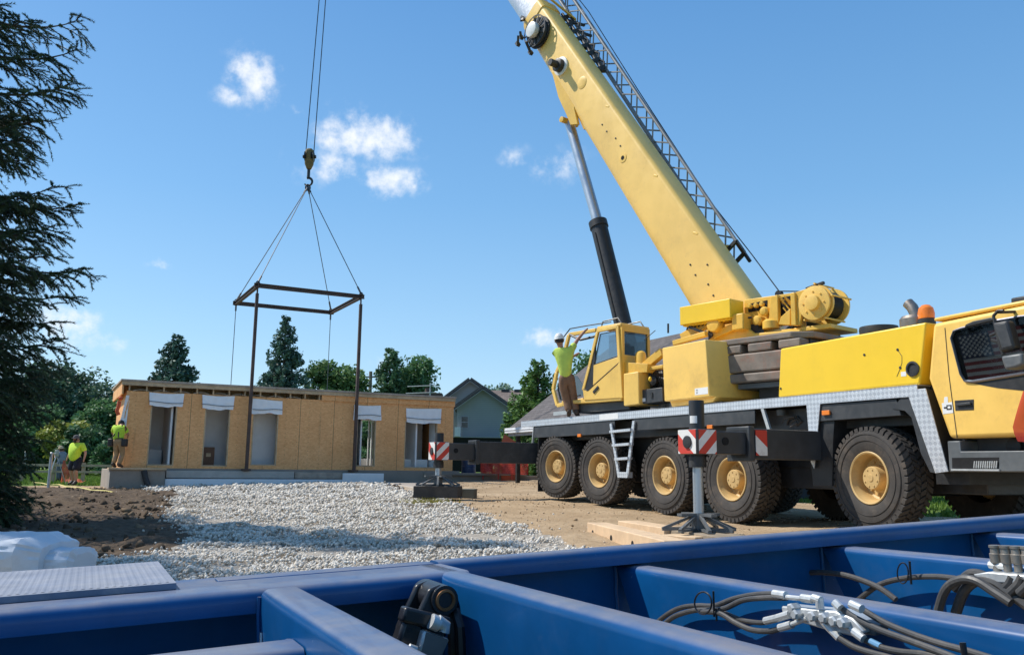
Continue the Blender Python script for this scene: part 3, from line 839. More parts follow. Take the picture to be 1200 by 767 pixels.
m = SM(); q = SUPER.sides([(913, 349), (926, 346.5), (926, 366), (914, 370)], .47); m.prism(q, .455, .47); m.build('cavity_shade_panel', VOID, CK)  # flat black panels paint the shade of the frame cavities
m = SM(); q = SUPER.sides([(876, 356), (899, 351.5), (899, 362), (877, 366)], .46); m.prism(q, .452, .456)
m.build('cavity_shade_panel', VOID, CK)
for k in range(7):
    x, z = S(915 + 1.6 * k, 350 + (k * 5) % 13, .5); m = SM()
    m.tube([(x, .47, z), (x - .03, .55, z - .02), (x - .10, .53, z - .12), (x - .12, .47, z - .16)], .014, 6); m.build('hydraulic_line', BLK if k % 2 else YELD, CK)
for a, b in ((880, 359), (887, 358), (894, 356.5)):
    x, z = S(a, b, .46); m = SM(); m.lathe([(.045, 0), (.05, .05), (.03, .08)], (x, .456, z), (0, 1, 0), 12); m.build('hydraulic_valve', YELD, CK)
x, z = S(949, 337, .6); m = SM(); m.bar((x + .1, .55, z), (x - .25, .55, z + .06), .06, .05); m.build('winch_bracket', BLK, CK, .008)
WN, WFAR = .62, .06
m = SM(); m.lathe([(.30, 0), (.30, .04), (.25, .05), (.14, .06), (.13, .12), (.08, .13), (.01, .13)], (wx, WN, wz), (0, 1, 0), 40)
for k in range(8):
    a = 2 * pi * k / 8; m.lathe([(.018, .05), (.018, .07), (.006, .072)], (wx + .2 * cos(a), WN, wz + .2 * sin(a)), (0, 1, 0), 6)
wn = m.build('winch_gearbox', YEL, CK)
m = SM()
ROPE = material('steel_rope', (.035, .035, .037), .5, .4, var=.3, vscale=40)
n = 26
pr = []
for k in range(n):
    y = WN - .10 - k * (WN - .10 - WFAR - .06) / (n - 1); pr += [(.235, y + .012), (.25, y)]
m.lathe(pr, (wx, 0, wz), (0, 1, 0), 32); m.build('winch_rope', ROPE, CK)
m = SM()
for y in (WN - .06, WFAR): m.lathe([(.19, y + .02), (.325, y + .02), (.325, y - .02), (.19, y - .02)], (wx, 0, wz), (0, 1, 0), 40)
for k in range(5):
    a = radians(20 + 72 * k); m.tube([(wx + .345 * cos(a), WN + .02, wz + .345 * sin(a)), (wx + .345 * cos(a), WFAR - .04, wz + .345 * sin(a))], .018, 6)
m.build('winch_drum', YEL, CK)

# counterweight slabs
YC = 1.5
def cw(pts, y0, y1, name='counterweight_slab', bev=.03):
    m = SM(); m.prism(SUPER.sides(pts, YC), y0, y1); return m.build(name, CWT, CK, bev)
zz = [S(838, q, YC)[1] for q in (400.2, 407, 417.8, 440, 451)]
xc0 = S(838, 425, YC)[0]; xc1 = -3.25
# lower slabs
m = SM(); m.box((xc1, -1.2, zz[3] + .012), (xc0, YC, zz[2] - .0)); m.build('counterweight_slab', CWT, CK, .03)
m = SM(); m.box((xc1, -1.2, zz[4]), (xc0 - .01, YC, zz[3] - .004)); m.build('counterweight_slab', CWT, CK, .03)
for k, (a, b) in enumerate(((839, 868), (876, 904), (912, 938))):
    xa, xb = S(a, 412, YC)[0], S(b, 405, YC)[0]
    m = SM(); m.box((xb, -1.2, zz[2] + .012), (xa, YC, zz[1] - .004)); m.build('counterweight_block', CWT, CK, .025)
m = SM(); m.prism_z([(xc0 + .02, -1.2), (xc0 + .02, YC), (xc1 + .5, YC), (xc1 + .22, YC - .25), (xc1 + .22, -.95), (xc1 + .5, -1.2)], zz[1] + .008, zz[0] + .01); m.build('counterweight_plate', CWT, CK, .02)
m = SM(); m.box((xc1 + .3, -1.1, zz[2] + .01), (xc0 - .1, YC - .25, zz[1] - .006)); m.build('counterweight_core', BLK, CK)
m = SM(); m.box((xc1 - .45, -.9, zz[2]), (xc1 + .2, .55, zz[0] - .03)); m.build('counterweight_block', CWT, CK, .03)
x, z = S(860, 452, 1.1)
m = SM(); m.box((xc1, -1.0, zz[4] - .10), (xc0 - .42, YC - .08, zz[4] - .01)); m.build('ballast_tray', GREY, CK, .008)
m = SM(); m.box((xc1 + .2, -.9, 2.0), (xc0 - .7, YC - .3, zz[4] - .10)); m.build('ballast_bearer', DARK, CK)

# --- boom ------------------------------------------------------------
HWB = .31
R1_, R2_ = S(655, 13, -HWB), S(897, 350, -HWB)
bA = Vector((R2_[0], 0, R2_[1])); bang = atan2(R1_[1] - R2_[1], R1_[0] - R2_[0])
bt = Vector((cos(bang), 0, sin(bang))); bn = Vector((-sin(bang), 0, cos(bang))); by = Vector((0, 1, 0))
def BP(s, y, n): return bA + bt * s + by * y + bn * n
def boomsec(s, hw, h, n0=0.0):
    ring = []
    r = .10
    for k in range(5):
        a = pi / 2 * k / 4; ring.append(BP(s, hw - r + r * sin(a), n0 - r + r * cos(a)))
    ring.append(BP(s, hw, n0 - .55 * h))
    for k in range(1, 20):
        a = pi * k / 20; ring.append(BP(s, hw * cos(a), n0 - .55 * h - .45 * h * sin(a) ** .8))
    ring.append(BP(s, -hw, n0 - .55 * h))
    for k in range(5):
        a = pi / 2 * k / 4; ring.append(BP(s, -hw + r - r * cos(a), n0 - r + r * sin(a)))
    return ring
def on_boom(a, b, y):                      # photo point on the plane y -> (s, n)
    x, z = S(a, b, y); d = Vector((x, 0, z)) - bA
    return d.dot(bt), d.dot(bn)
l1, l2 = on_boom(632, 61, .05), on_boom(808, 355, .05)
def BH(s): return -(l2[1] + (l1[1] - l2[1]) * (s - l2[0]) / (l1[0] - l2[0]))
SEND = on_boom(640, 8, 0)[0]
print('BOOM', math.degrees(bang), l1, l2, SEND, BH(0), BH(9))
BOOMY = material('sunlit_boom_yellow', (.93, .60, .165), .38, var=.06, vscale=.8, chips=.6, dirt=.25, dirtcol=(.45, .28, .10), bump=.015, streak=.15)  # paler than the cab yellow: the wash of strong sun is in the colour
m = SM(); m.loft([boomsec(s, HWB, BH(s)) for s in (-1.0, 2, 4, 6, 8, SEND)])
boom = m.build('boom', BOOMY, CK, angle=40)
# boom fittings
m = SM(); m.loft([boomsec(SEND - .28, HWB + .02, BH(SEND) + .05, .025), boomsec(SEND + .05, HWB + .02, BH(SEND) + .05, .025)]); m.build('boom_collar', YEL, boom)
m = SM(); m.loft([boomsec(SEND - .1, HWB - .045, BH(SEND) - .09, -.045), boomsec(SEND + 9, HWB - .045, BH(SEND) - .09, -.045)]); m.build('boom_extension', ALU, CK, angle=40)
m = SM(); m.loft([boomsec(SEND + 8.9, HWB - .08, BH(SEND) - .16, -.08), boomsec(SEND + 17, HWB - .08, BH(SEND) - .16, -.08)]); m.build('boom_extension', ALU, CK, angle=40)
# hose drum near the collar
s_, n_ = on_boom(626, 36, HWB + .2)
m = SM()
c = BP(s_, HWB - .42, n_)
m.lathe([(.14, .40), (.14, .60)], c, by, 20); m.lathe([(.41, .45), (.42, .46), (.42, .48), (.02, .49)], c, by, 32)
for y in (.44, .60): m.lathe([(.40, y), (.43, y), (.43, y + .012), (.40, y + .012)], c, by, 36, True)
for k in range(12):
    a = 2 * pi * k / 12; d = bt * cos(a) + bn * sin(a)
    for y in (.445, .605): m.bar(c + by * y + d * .12, c + by * y + d * .43, .03, .02, up=by)
m.build('hose_drum', BLK, boom)
m = SM(); m.lathe([(.36, .47), (.36, .58)], c, by, 32); m.build('drum_hose', DARK, boom)
m = SM(); m.lathe([(.19, .60), (.21, .66), (.20, .74), (.17, .75), (.01, .75)], c, by, 32); m.build('drum_cover', material('pale_grey_cover', (.66, .67, .66), .4), boom)
for a, b in ((611, 44), (607, 52), (622, 62), (613, 22)):
    s2, n2 = on_boom(a, b, HWB); q = BP(s2, HWB, n2); m = SM(); m.bar(c + by * .46 + (q - c) * .6, q, .06, .05); m.bar(q - bt * .05, q + bt * .07, .10, .09); m.build('drum_fitting', BLK, boom)
# pivot pin stub
s_, n_ = on_boom(658, 78, HWB); c = BP(s_, HWB - .42, n_)
m = SM(); m.lathe([(.24, .41), (.24, .46), (.2, .47)], c, by, 28); pf = m.build('pin_flange', WHITE, boom)
m = SM(); m.lathe([(.17, .46), (.17, .58), (.15, .59), (.09, .595), (.09, .80), (.08, .81), (.01, .81)], c, by, 24); m.build('pivot_pin', BLK, boom)
# lug ears for the luffing cylinder
ear = [(645, 83), (652.6, 113), (657, 123), (662, 133.6), (667, 146), (675.6, 145), (671.4, 126), (678, 112), (676, 95), (664, 84)]
for y in (.22, -.22):
    m = SM(); m.prism([(BP(*((lambda q: (q[0], 0, q[1]))(on_boom(a, b, .30)))).x, BP(*((lambda q: (q[0], 0, q[1]))(on_boom(a, b, .30)))).z) for a, b in ear], y - .04, y + .04)
    m.build('cylinder_lug', YELD, boom, .01)
# plates, bolts and inspection hole on the side of the boom
for a, b in ((705.7, 146), (711, 154), (721.5, 162), (727, 171), (829, 310), (815, 322), (830, 333), (836, 346), (809, 310)):
    s2, n2 = on_boom(a, b, HWB); m = SM(); m.lathe([(.02, 0), (.02, .015), (.01, .018)], BP(s2, HWB - .003, n2), by, 8); m.build('boom_bolt', BLK, boom)
s2, n2 = on_boom(730, 185, HWB)
m = SM(); m.lathe([(.10, 0), (.11, .006), (.11, .012), (.09, .014)], BP(s2, HWB - .003, n2), by, 20); pl = m.build('inspection_plate', YEL, boom)
m = SM(); m.lathe([(.05, .01), (.05, .018)], BP(s2, HWB - .003, n2), by, 14); m.build('inspection_hole', VOID, pl)
s2, n2 = on_boom(682, 97, HWB)
m = SM(); m.lathe([(.15, 0), (.16, .01), (.12, .02), (.05, .02)], BP(s2, HWB - .003, n2), by, 20); m.build('bearing_plate', YEL, boom)
for a, b in ((750, 215), (705, 118), (790, 290)):            # lifting eyes welded along the top edge
    s2, n2 = on_boom(a + 14, b, HWB); m = SM(); m.bar(BP(s2, HWB - .02, -.10), BP(s2 + .12, HWB - .02, -.17), .05, .05); m.build('edge_lug', YEL, boom, .01)
# luffing cylinder
c0, c1 = S(722, 352, 0), S(701, 262, 0); ct = S(667, 143, 0)
d = Vector((ct[0] - c0[0], 0, ct[1] - c0[1])).normalized()
c0v = Vector((c0[0], 0, c0[1])) - d * 1.75
c1v = Vector((c1[0], 0, c1[1])); ctv = Vector((ct[0], 0, ct[1]))
m = SM(); m.tube([c0v, c1v - d * .12], .20, 24); m.tube([c1v - d * .12, c1v + d * .05], .225, 24)
m.tube([c0v + by * .2 + d * .3 , c1v + by * .2 - d * .3], .03, 8)
cyl = m.build('luffing_cylinder', BLK, CK)
m = SM(); m.tube([c1v, ctv], .125, 24); m.build('cylinder_rod', CHROME, cyl)
m = SM(); m.lathe([(.03, -.275), (.075, -.27), (.075, .27), (.03, .275)], ctv, by, 20); m.tube([ctv - d * .22, ctv + d * .05], .10, 16); m.build('rod_eye', YELD, cyl)

# --- stowed lattice jib along the far side of the boom ----------------
LAT = material('lattice_grey_paint', (.22, .225, .23), .5, .2, var=.2, dirt=.3)
yA, yB = -.52, -1.05
la, lb_ = on_boom(708, 80, yA), on_boom(850, 296, yA)
ra, rb_ = on_boom(719, 66, yB), on_boom(876, 300, yB)
def lerp(p, q, s): k = (s - p[0]) / (q[0] - p[0]); return p[1] + (q[1] - p[1]) * k
smin, smax = lb_[0], 12.5
nL = lambda s: lerp(la, lb_, s)
nR = lambda s: lerp(ra, rb_, s)
ch = {}
for nm, y, fn, off in (('a', yA, nL, 0.), ('b', yA, nL, .34), ('c', yB, nR, -.02), ('d', yB, nR, -.36)):
    ch[nm] = lambda s, y=y, fn=fn, off=off: BP(s, y, fn(s) + off)
m = SM()
for nm in 'abcd': m.tube([ch[nm](smin), ch[nm](smax)], .036 if nm in 'ab' else .034, 8)
m.tube([(ch['a'](s_) + ch['d'](s_)) / 2 for s_ in (smin, smax)], .05, 8)
NB = 12
step = (smax - smin) / NB
for k in range(NB):
    s0 = smin + k * step; s1 = s0 + step; sm = s0 + step / 2
    for p, q in (('a', 'b'), ('d', 'c'), ('a', 'd'), ('b', 'c')):
        m.tube([ch[p](s0), ch[q](sm)], .020, 5, caps=False); m.tube([ch[q](sm), ch[p](s1)], .020, 5, caps=False)
m.build('lattice_jib', LAT, CK)
m = SM()
for p, q in (('a', 'b'), ('b', 'c'), ('c', 'd'), ('d', 'a')): m.bar(ch[p](smin), ch[q](smin), .07)
m.bar(ch['c'](smin + .02), ch['c'](smin - .25), .06); m.build('jib_foot', BLK, CK)
m = SM(); c = (ch['a'](smin) + ch['d'](smin)) / 2
m.bar(BP(smin + .1, -.30, nL(smin) - .05), BP(smin + .1, yA - .1, nL(smin) + .05), .16, .14); m.build('jib_bracket', YELD, CK, .02)
for s in (smin + 3.2, smin + 6.4, 9.0):
    m = SM(); m.bar(BP(s, -.28, -.1), BP(s, yA, nL(s)), .06); m.build('jib_mount', BLK, CK)
for s in (9.9, 10.4):
    m = SM(); m.bar(BP(s, -.27, -.05), BP(s, yB, nR(s) - .2), .06); m.build('jib_mount', BLK, CK)
m = SM()
for k in range(8):
    s = 8.0 + .34 * k
    m.bar(BP(s, -.24, -.06), BP(s + .05, -.44, .06), .10, .09); m.tube([BP(s + .05, -.42, .06), BP(s + .2, -.46, .12 + .03 * (k % 3)), BP(s + .39, -.42, .06)], .03, 6)
m.tube([BP(7.9, -.36, .0), BP(9.4, -.38, .02), BP(10.6, -.36, .0)], .045, 8)
m.build('hose_reel_guide', BLK, boom)
m = SM(); m.bar(BP(SEND + .25, .1, .12), BP(SEND - .75, -.5, .16), .10, .03); m.build('top_bracket', YELD, boom)
# rope from the winch up along the boom, and boom head
hookp = SUPER.I @ at_depth(364, 176, 34)
stip = (hookp.x - bA.x) / cos(bang)
m = SM(); w0 = Vector((wx - .0, -.1, wz + .25))
g = S(913, 340, -.7); g2 = S(858, 268, -.95)
top = BP(stip, -.1, .35)
P_ = [(wx + .02, .30, wz + .25)]
m.lathe([(.07, .02), (.05, .06), (.07, .10)], (S(913, 341, .1)[0], .04, S(913, 341, .1)[1] - .06), (0, 1, 0), 16)
m.bar((S(913, 341, .1)[0], .1, S(913, 341, .1)[1] - .06), (S(913, 341, .1)[0], .1, S(913, 341, .1)[1] - .5), .06)
for a_, b_, y_ in ((913, 341, .1), (881, 298, -1.0), (834, 238, -1.1), (748, 106, -1.1), (690, 14, -1.1)):
    q_ = S(a_, b_, y_); P_.append((q_[0], y_, q_[1]))
m.tube(P_ + [top], .012, 5); m.build('winch_line', ROPE, CK)
m = SM()
m.loft([boomsec(SEND + 16.8, HWB - .11, BH(SEND) - .22, -.11), boomsec(stip - .3, HWB - .11, BH(SEND) - .22, -.11)])
m.prism([(BP(stip - .6, 0, .4).x, BP(stip - .6, 0, .4).z), (BP(stip - .6, 0, -.9).x, BP(stip - .6, 0, -.9).z), (BP(stip + .2, 0, -.8).x, BP(stip + .2, 0, -.8).z), (BP(stip + .3, 0, .3).x, BP(stip + .3, 0, .3).z)], -.25, .25)
m.build('boom_head', YELD, CK)
# ================================================================== HOOK, SPREADER FRAME
hk = at_depth(364, 205, 34)
hook = thing('hook_block', 'dark yellow and black hook block hanging from two hoist ropes above the spreader frame', 'hook block', Matrix.Translation(hk))
HY = material('worn_hook_yellow', (.20, .135, .04), .65, var=.3, dirt=.9, dirtcol=(.05, .04, .03), dscale=3)
hb = at_depth(362.5, 187, 34) - hk
FX = Vector((cos(SA), sin(SA), 0)); FY = Vector((-sin(SA), cos(SA), 0))
m = MB()
rs = []
for z, w, d_ in ((.44, .09, .10), (.36, .16, .14), (.10, .185, .16), (-.20, .16, .14), (-.40, .08, .10)):
    rs.append([hb + Vector((x * w, y * d_, z)) for x, y in ((-1, -.6), (-.6, -1), (.6, -1), (1, -.6), (1, .6), (.6, 1), (-.6, 1), (-1, .6))])
m.loft(rs); m.build('block_body', HY, hook, .02)
m = MB()
for x in (-.13, .13): m.lathe([(.22, x - .04), (.17, x), (.22, x + .04)], hb + Vector((0, 0, .12)), (1, 0, 0), 24)
m.lathe([(.07, -.26), (.07, .26)], hb + Vector((0, 0, .12)), (1, 0, 0), 12)
m.build('sheave', BLK, hook)
m = MB(); m.lathe([(.06, -.75), (.06, -.42)], hb, (0, 0, 1), 12)
pts = [hb + Vector((.16 * sin(a), 0, -.92 + .16 * cos(a))) for a in [radians(k) for k in range(-20, 250, 15)]]
m.tube(pts, .055, 8, .03); m.build('hook', BLK, hook)
apex = hb + Vector((0, 0, -1.12))
m = MB()
tipw = TRUCK.M @ (XS @ Vector((hookp.x, 0, bA.z + tan(bang) * (hookp.x - bA.x))))
for s in (-1, 1):
    a = hb + Vector((s * .16, 0, .2)); b = Vector((a.x + s * .10, a.y, tipw.z - hk.z))
    q = (at_depth(381.5 if s > 0 else 374, 0, 34.6) - hk)
    m.tube([a, Vector((q.x, q.y, q.z)), a + (q - a) * 2.6], .019, 5)
m.build('hoist_rope', ROPE, hook)

# frame corners, in the module's own axes
def Hs(a, b, off): return HOUSE.hit(a, b, 1, off)
zF = 6.85
fx0 = (Hs(299, 340, -.3).x + Hs(291.5, 550, -.3).x) / 2; fx1 = (Hs(422, 351, -.3).x + Hs(416, 545, -.3).x) / 2
fz = (Hs(299, 337, -.3).z + Hs(422, 351, -.3).z) / 2
fz += .10
fy0, fy1 = -.3, 3.55
RST = material('rusty_frame_steel', (.075, .05, .042), .7, var=.25, dirt=.5, dirtcol=(.2, .09, .05), dscale=2)
sp = thing('spreader_frame', 'rusty rectangular spreader frame hung by slings over the wooden module', 'lifting frame', HOUSE.M @ Matrix.Translation((fx0, fy0, fz)))
L_, D_ = fx1 - fx0, fy1 - fy0
for a, b in (((0, 0, 0), (L_, 0, 0)), ((0, D_, 0), (L_, D_, 0)), ((0, 0, 0), (0, D_, 0)), ((L_, 0, 0), (L_, D_, 0))):
    m = MB(); a, b = Vector(a), Vector(b)
    d = (b - a).normalized(); s = d.cross(Vector((0, 0, 1)))
    m.bar(a - d * .12 + Vector((0, 0, .07)), b + d * .12 + Vector((0, 0, .06)), .12, .018); m.bar(a - d * .12 - Vector((0, 0, .06)), b + d * .12 - Vector((0, 0, .06)), .12, .018)
    m.bar(a - d * .12, b + d * .12, .025, .11)
    m.build('frame_beam', RST, sp)
apw = (HOUSE.M @ Matrix.Translation((fx0, fy0, fz))).inverted() @ (hk + apex)
SLG = material('wire_sling', (.12, .12, .125), .5, .5, var=.2)
for x, y in ((0, 0), (L_, 0), (0, D_), (L_, D_)):
    m = MB(); c = Vector((x, y, .1)); m.tube([c, apw], .016, 6)
    dd = (apw - c).normalized(); m.tube([c, c + dd * .35], .035, 6); m.tube([apw - dd * .3, apw], .035, 6)
    m.build('wire_sling', SLG, sp)
    m = MB(); pts = [c + Vector((.06 * cos(a), 0, -.02 + .08 * sin(a))) for a in [2 * pi * k / 12 for k in range(13)]]; m.tube(pts, .018, 6); m.build('shackle', BLK, sp)
    m = MB()
    if y == 0:
        zb = .66 - fz
        m.bar((x, y, -.28), (x, y, zb + .02), .10, .10, up=(1, 0, 0)); m.box((x - .13, y - .1, zb), (x + .13, y + .25, zb + .06))
        m.tube([(x, y, -.05), (x, y, -.3)], .03, 6)
        m.build('hanger_bar', RST, sp)
    else:
        m.tube([(x, y, -.05), (x, y, .7 - fz)], .014, 5); m.tube([(x, y, -.05), (x, y, -.3)], .035, 6); m.build('hanger_cable', SLG, sp)
m = MB(); pts = [apw + Vector((.09 * cos(a), 0, -.04 + .12 * sin(a))) for a in [2 * pi * k / 14 for k in range(15)]]; m.tube(pts, .03, 7); m.build('master_link', BLK, sp)

# ================================================================== MODULE (OSB box set on the foundation)
mod = thing('modular_house_unit', 'long unfinished house module of bare board walls with five wrapped openings', 'house module', HOUSE.M)
def osb():
    t = NT('strand_board')
    v = t.new('ShaderNodeTexVoronoi'); v.inputs['Scale'].default_value = 16
    mp = t.new('ShaderNodeMapping'); mp.inputs['Scale'].default_value = (1.0, 1, 2.2); mp.inputs['Rotation'].default_value = (0, .6, 0)
    t.link(t.tc.outputs['Object'], mp.inputs[0]); t.link(mp.outputs[0], v.inputs['Vector'])
    sx = t.new('ShaderNodeSeparateColor'); t.link(v.outputs['Color'], sx.inputs[0])
    c = t.mix(sx.outputs[0], (.76, .365, .135, 1), (.92, .51, .22, 1))
    n = t.noise(.9, 5, .6)
    c = t.mix(t.ramp(n, .35, .75, 0, .45), c, (.64, .29, .10, 1))
    s = t.new('ShaderNodeSeparateXYZ'); t.link(t.tc.outputs['Object'], s.inputs[0])
    fr = t.math('FRACT', t.math('MULTIPLY', t.math('ADD', s.outputs['X'], 50.35), 1 / 1.22))
    seam = t.math('LESS_THAN', fr, .014)
    fz_ = t.math('FRACT', t.math('MULTIPLY', s.outputs['X'], 1 / .406))
    zz = t.math('FRACT', t.math('MULTIPLY', s.outputs['Z'], 1 / .15))
    nail = t.math('MULTIPLY', t.math('LESS_THAN', fz_, .05), t.math('LESS_THAN', zz, .14))
    c = t.mix(t.math('MULTIPLY', seam, .8), c, (.14, .075, .03, 1)); c = t.mix(t.math('MULTIPLY', nail, .6), c, (.15, .09, .04, 1))
    sp = t.ramp(t.noise(5, 6, .8), .68, .74, 0, .5); c = t.mix(sp, c, (.2, .11, .05, 1))
    st = t.noise(7, 4, .6, stretch=(1, 1, .05)); c = t.mix(t.ramp(st, .56, .8, 0, .35), c, (.24, .13, .06, 1))
    t.base(c); t.b.inputs['Roughness'].default_value = .75
    t.bump(sx.outputs[1], .25, .003)
    return t.mat
OSB = osb()
ZF, ZT, LEN, DEP = .70, 3.46, 11.95, 4.1
WRAP = material('house_wrap', (.88, .88, .88), .45, var=.04, vscale=5)
DRY = material('drywall', (.84, .84, .83), .8, var=.04)
LUM = material('framing_lumber', (.52, .38, .23), .75, var=.2, vscale=4, dirt=.3, dirtcol=(.25, .17, .1), dscale=3)
LUMG = material('weathered_lumber', (.40, .33, .26), .8, var=.2, vscale=4, dirt=.4, dirtcol=(.18, .13, .09))
PLY = material('plywood_floor', (.38, .30, .2), .8, var=.2)
DOORS = [(.88, 1.66, .80, 2.72), (2.57, 3.36, .80, 2.74), (4.14, 4.98, .82, 2.68), (7.78, 8.55, .82, 2.60), (9.62, 10.98, .80, 2.58)]
D2 = []
for (pa, pb, top, bot) in ((174.5, 205.5, (192, 475), (188, 545)), (238.5, 268, (255, 478), (252, 546)), (295, 325, (311, 484), (309, 545)), (417.5, 440, (429, 491), (428, 546)), (474, 512, (495, 494), (492, 548))):
    x0 = HOUSE.side(pa, (top[1] + bot[1]) / 2)[0]; x1 = HOUSE.side(pb, (top[1] + bot[1]) / 2)[0]
    D2.append((x0, x1, HOUSE.side(*bot)[1], HOUSE.side(*top)[1]))
DOORS = D2
xw0 = 0.12; LEN = HOUSE.side(531, 510)[0]
ZF = (HOUSE.side(146, 546)[1] + HOUSE.side(525, 553)[1]) / 2
ZT = HOUSE.side(152, 457.5)[1]; ZR = (HOUSE.side(200, 445.5)[1] + HOUSE.side(500, 464.5)[1]) / 2
print('MODULE', DOORS, LEN, ZF, ZT)
def wall_with_openings(x0, x1, z0, z1, ops, y0, y1):
    m = MB(); x = x0
    for (a, b, c, d) in ops:
        m.box((x, y0, z0), (a, y1, z1)); m.box((a, y0, z0), (b, y1, c)); m.box((a, y0, d), (b, y1, z1)); x = b
    m.box((x, y0, z0), (x1, y1, z1)); return m
fw = wall_with_openings(xw0, LEN, ZF, ZT, DOORS, 0, .14).build('front_wall', OSB, mod)
for (a, b, c, d) in DOORS:                                   # bare jambs of each opening
    m = MB(); m.box((a - .004, -.004, c), (a + .035, .16, d)); m.box((b - .035, -.004, c), (b + .004, .16, d)); m.box((a, -.004, c - .004), (b, .16, c + .035))
    m.build('door_frame', LUM, fw)
m = MB(); m.box((xw0 + .02, .14, ZF), (xw0 + .16, DEP, ZT)); m.build('end_wall', OSB, mod)
m = MB(); m.box((LEN - .16, .14, ZF), (LEN - .004, DEP, ZT)); m.build('end_wall', OSB, mod)
# rear wall has an opening seen through the fourth door
bd = DOORS[3]
m = wall_with_openings(xw0 + .16, LEN - .16, ZF, ZT, [(HOUSE.hit(414, 510, 1, DEP).x, HOUSE.hit(441, 510, 1, DEP).x, HOUSE.hit(428, 537, 1, DEP).z, 2.72)], DEP - .14, DEP); m.build('rear_wall', DRY, mod)
m = MB()
for a_ in (431.5, 435): m.box((HOUSE.hit(a_, 510, 1, DEP - .45).x, DEP - .5, ZF), (HOUSE.hit(a_ + 1.6, 510, 1, DEP - .45).x, DEP - .4, 2.7))
m.build('stud', WHITE, mod)
m = MB(); m.box((xw0 + .16, .14, ZF), (LEN - .16, DEP - .14, ZF + .10)); m.build('floor', PLY, mod)
m = MB(); m.box((xw0 + .16, .14, ZT - .3), (LEN - .16, DEP - .14, ZT - .2)); m.build('ceiling', DRY, mod)
# partitions: the shallow white closets behind openings two and three, a darker room behind one and five
def part(x0, x1, y0, y1, mat=DRY, name='partition'):
    m = MB(); m.box((x0, y0, ZF + .1), (x1, y1, ZT - .3)); return m.build(name, mat, mod)
part(DOORS[1][0] - .5, DOORS[1][1] + .35, 1.3, 1.36); part(DOORS[2][0] - .4, DOORS[2][1] + .4, .8, .86)
part(DOORS[0][1] - .16, DOORS[0][1] - .10, .16, 2.2); part(DOORS[0][0] - .6, DOORS[0][1] + .6, 2.2, 2.26)
part(DOORS[4][0] - .3, DOORS[4][1] + .3, 2.2, 2.26); part(HOUSE.hit(410, 510, 1, 3).x - .5, HOUSE.hit(410, 510, 1, 3).x - .44, .2, 3.95); part(HOUSE.hit(443, 510, 1, 3).x + .5, HOUSE.hit(443, 510, 1, 3).x + .56, .2, 3.95)
part(DOORS[4][1] - .04, DOORS[4][1] + .02, .16, .7, WHITE)
m = MB(); dd = DOORS[0]; m.box((dd[0] - .1, 1.5, ZF + .1), (dd[1] - .2, 2.1, ZF + .62)); m.build('bath_tub', WHITE, mod, .03)
m = MB(); dd = DOORS[4]; m.box((dd[0] - .2, .6, ZF + .1), (dd[1] - .1, 1.9, ZF + .42)); m.build('shower_tray', WHITE, mod, .03)
# roof deck, joists, fascia
ov = .13
m = MB(); m.box((xw0 - .20, -ov, ZR - .07), (LEN + .06, DEP + .2, ZR)); m.build('roof', LUMG, mod, .006)
m = MB(); m.box((xw0 - .16, -ov + .02, ZR - .19), (LEN + .02, -ov + .06, ZR - .074)); m.build('fascia_board', LUM, mod, .004)
m = MB(); m.box((xw0 - .15, -ov + .06, ZT - .12), (xw0 - .10, DEP, ZR - .074)); m.build('rake_board', OSB, mod)
m = MB(); x = xw0 + .05
while x < LEN - .05:
    m.box((x, -.03, ZT + .01), (x + .045, DEP, ZR - .074)); x += .52
m.build('roof_joists', LUM, mod)
m = MB(); m.box((xw0 + .1, .5, ZT - .02), (LEN - .1, .54, ZR - .08)); m.build('rim_board', LUM, mod)
m = MB(); m.box((6.5, -.045, ZT - .02), (LEN + .03, -.035, ZR - .18)); m.build('header_board', OSB, mod)
for k in range(10):                                                       # paper flashing arcs tucked under the roof
    x = .3 + k * .62; m = MB()
    pts = [(x + .5 * t, .0, ZT + .005 + .05 * sin(pi * t)) for t in [i / 8 for i in range(9)]]
    m.tube(pts, .012, 5)
    if k < 9: m.build('paper_edge', LUMG, mod)
# wrap flaps stapled over each opening
def flap(a, b, zlo, zhi, seed):
    rnd = random.Random(seed); nx, nz = 26, 10; vs = []; ph = rnd.uniform(0, 6)
    for j in range(nz + 1):
        for i in range(nx + 1):
            s, t = i / nx, j / nz
            x = a + (b - a) * s + .03 * (1 - t) * sin(ph + s * 3)
            z = zlo + (zhi - zlo) * t + (.022 * sin(s * 7 + ph) + .010 * sin(s * 17 + ph)) * (1 - t) + .02 * sin(s * 4 + 2 * ph) * t
            y = -.035 - .03 * (1 - t) * abs(sin(s * 6 + ph)) - .02 * mnoise.noise(Vector((s * 7, t * 3, seed)))
            vs.append((x, y, z))
    fs = [(j * (nx + 1) + i, j * (nx + 1) + i + 1, (j + 1) * (nx + 1) + i + 1, (j + 1) * (nx + 1) + i) for j in range(nz) for i in range(nx)]
    m = MB(); m.add(vs, fs); o = m.build('wrap_flap', WRAP, mod, recalc=False, angle=180)
    m = MB(); zc = zlo + (zhi - zlo) * .30
    m.tube([(a + (b - a) * s, -.075 - .02 * abs(sin(s * 6 + ph)), zc + .02 * sin(s * 5 + ph)) for s in [i / 12 for i in range(13)]], .011, 5); m.build('printed_line', GREY, o)
for k, (pa, pb, top, bot) in enumerate(((175, 216, 459.5, 475.5), (237, 275, 462.5, 479), (296, 331, 467.5, 484), (415, 446, 474, 491), (475.5, 517, 477.5, 495))):
    x0 = HOUSE.side(pa, top)[0]; x1 = HOUSE.side(pb, top)[0]
    flap(x0, x1, HOUSE.side(pa, bot)[1], HOUSE.side(pa, top)[1], 3 + k)
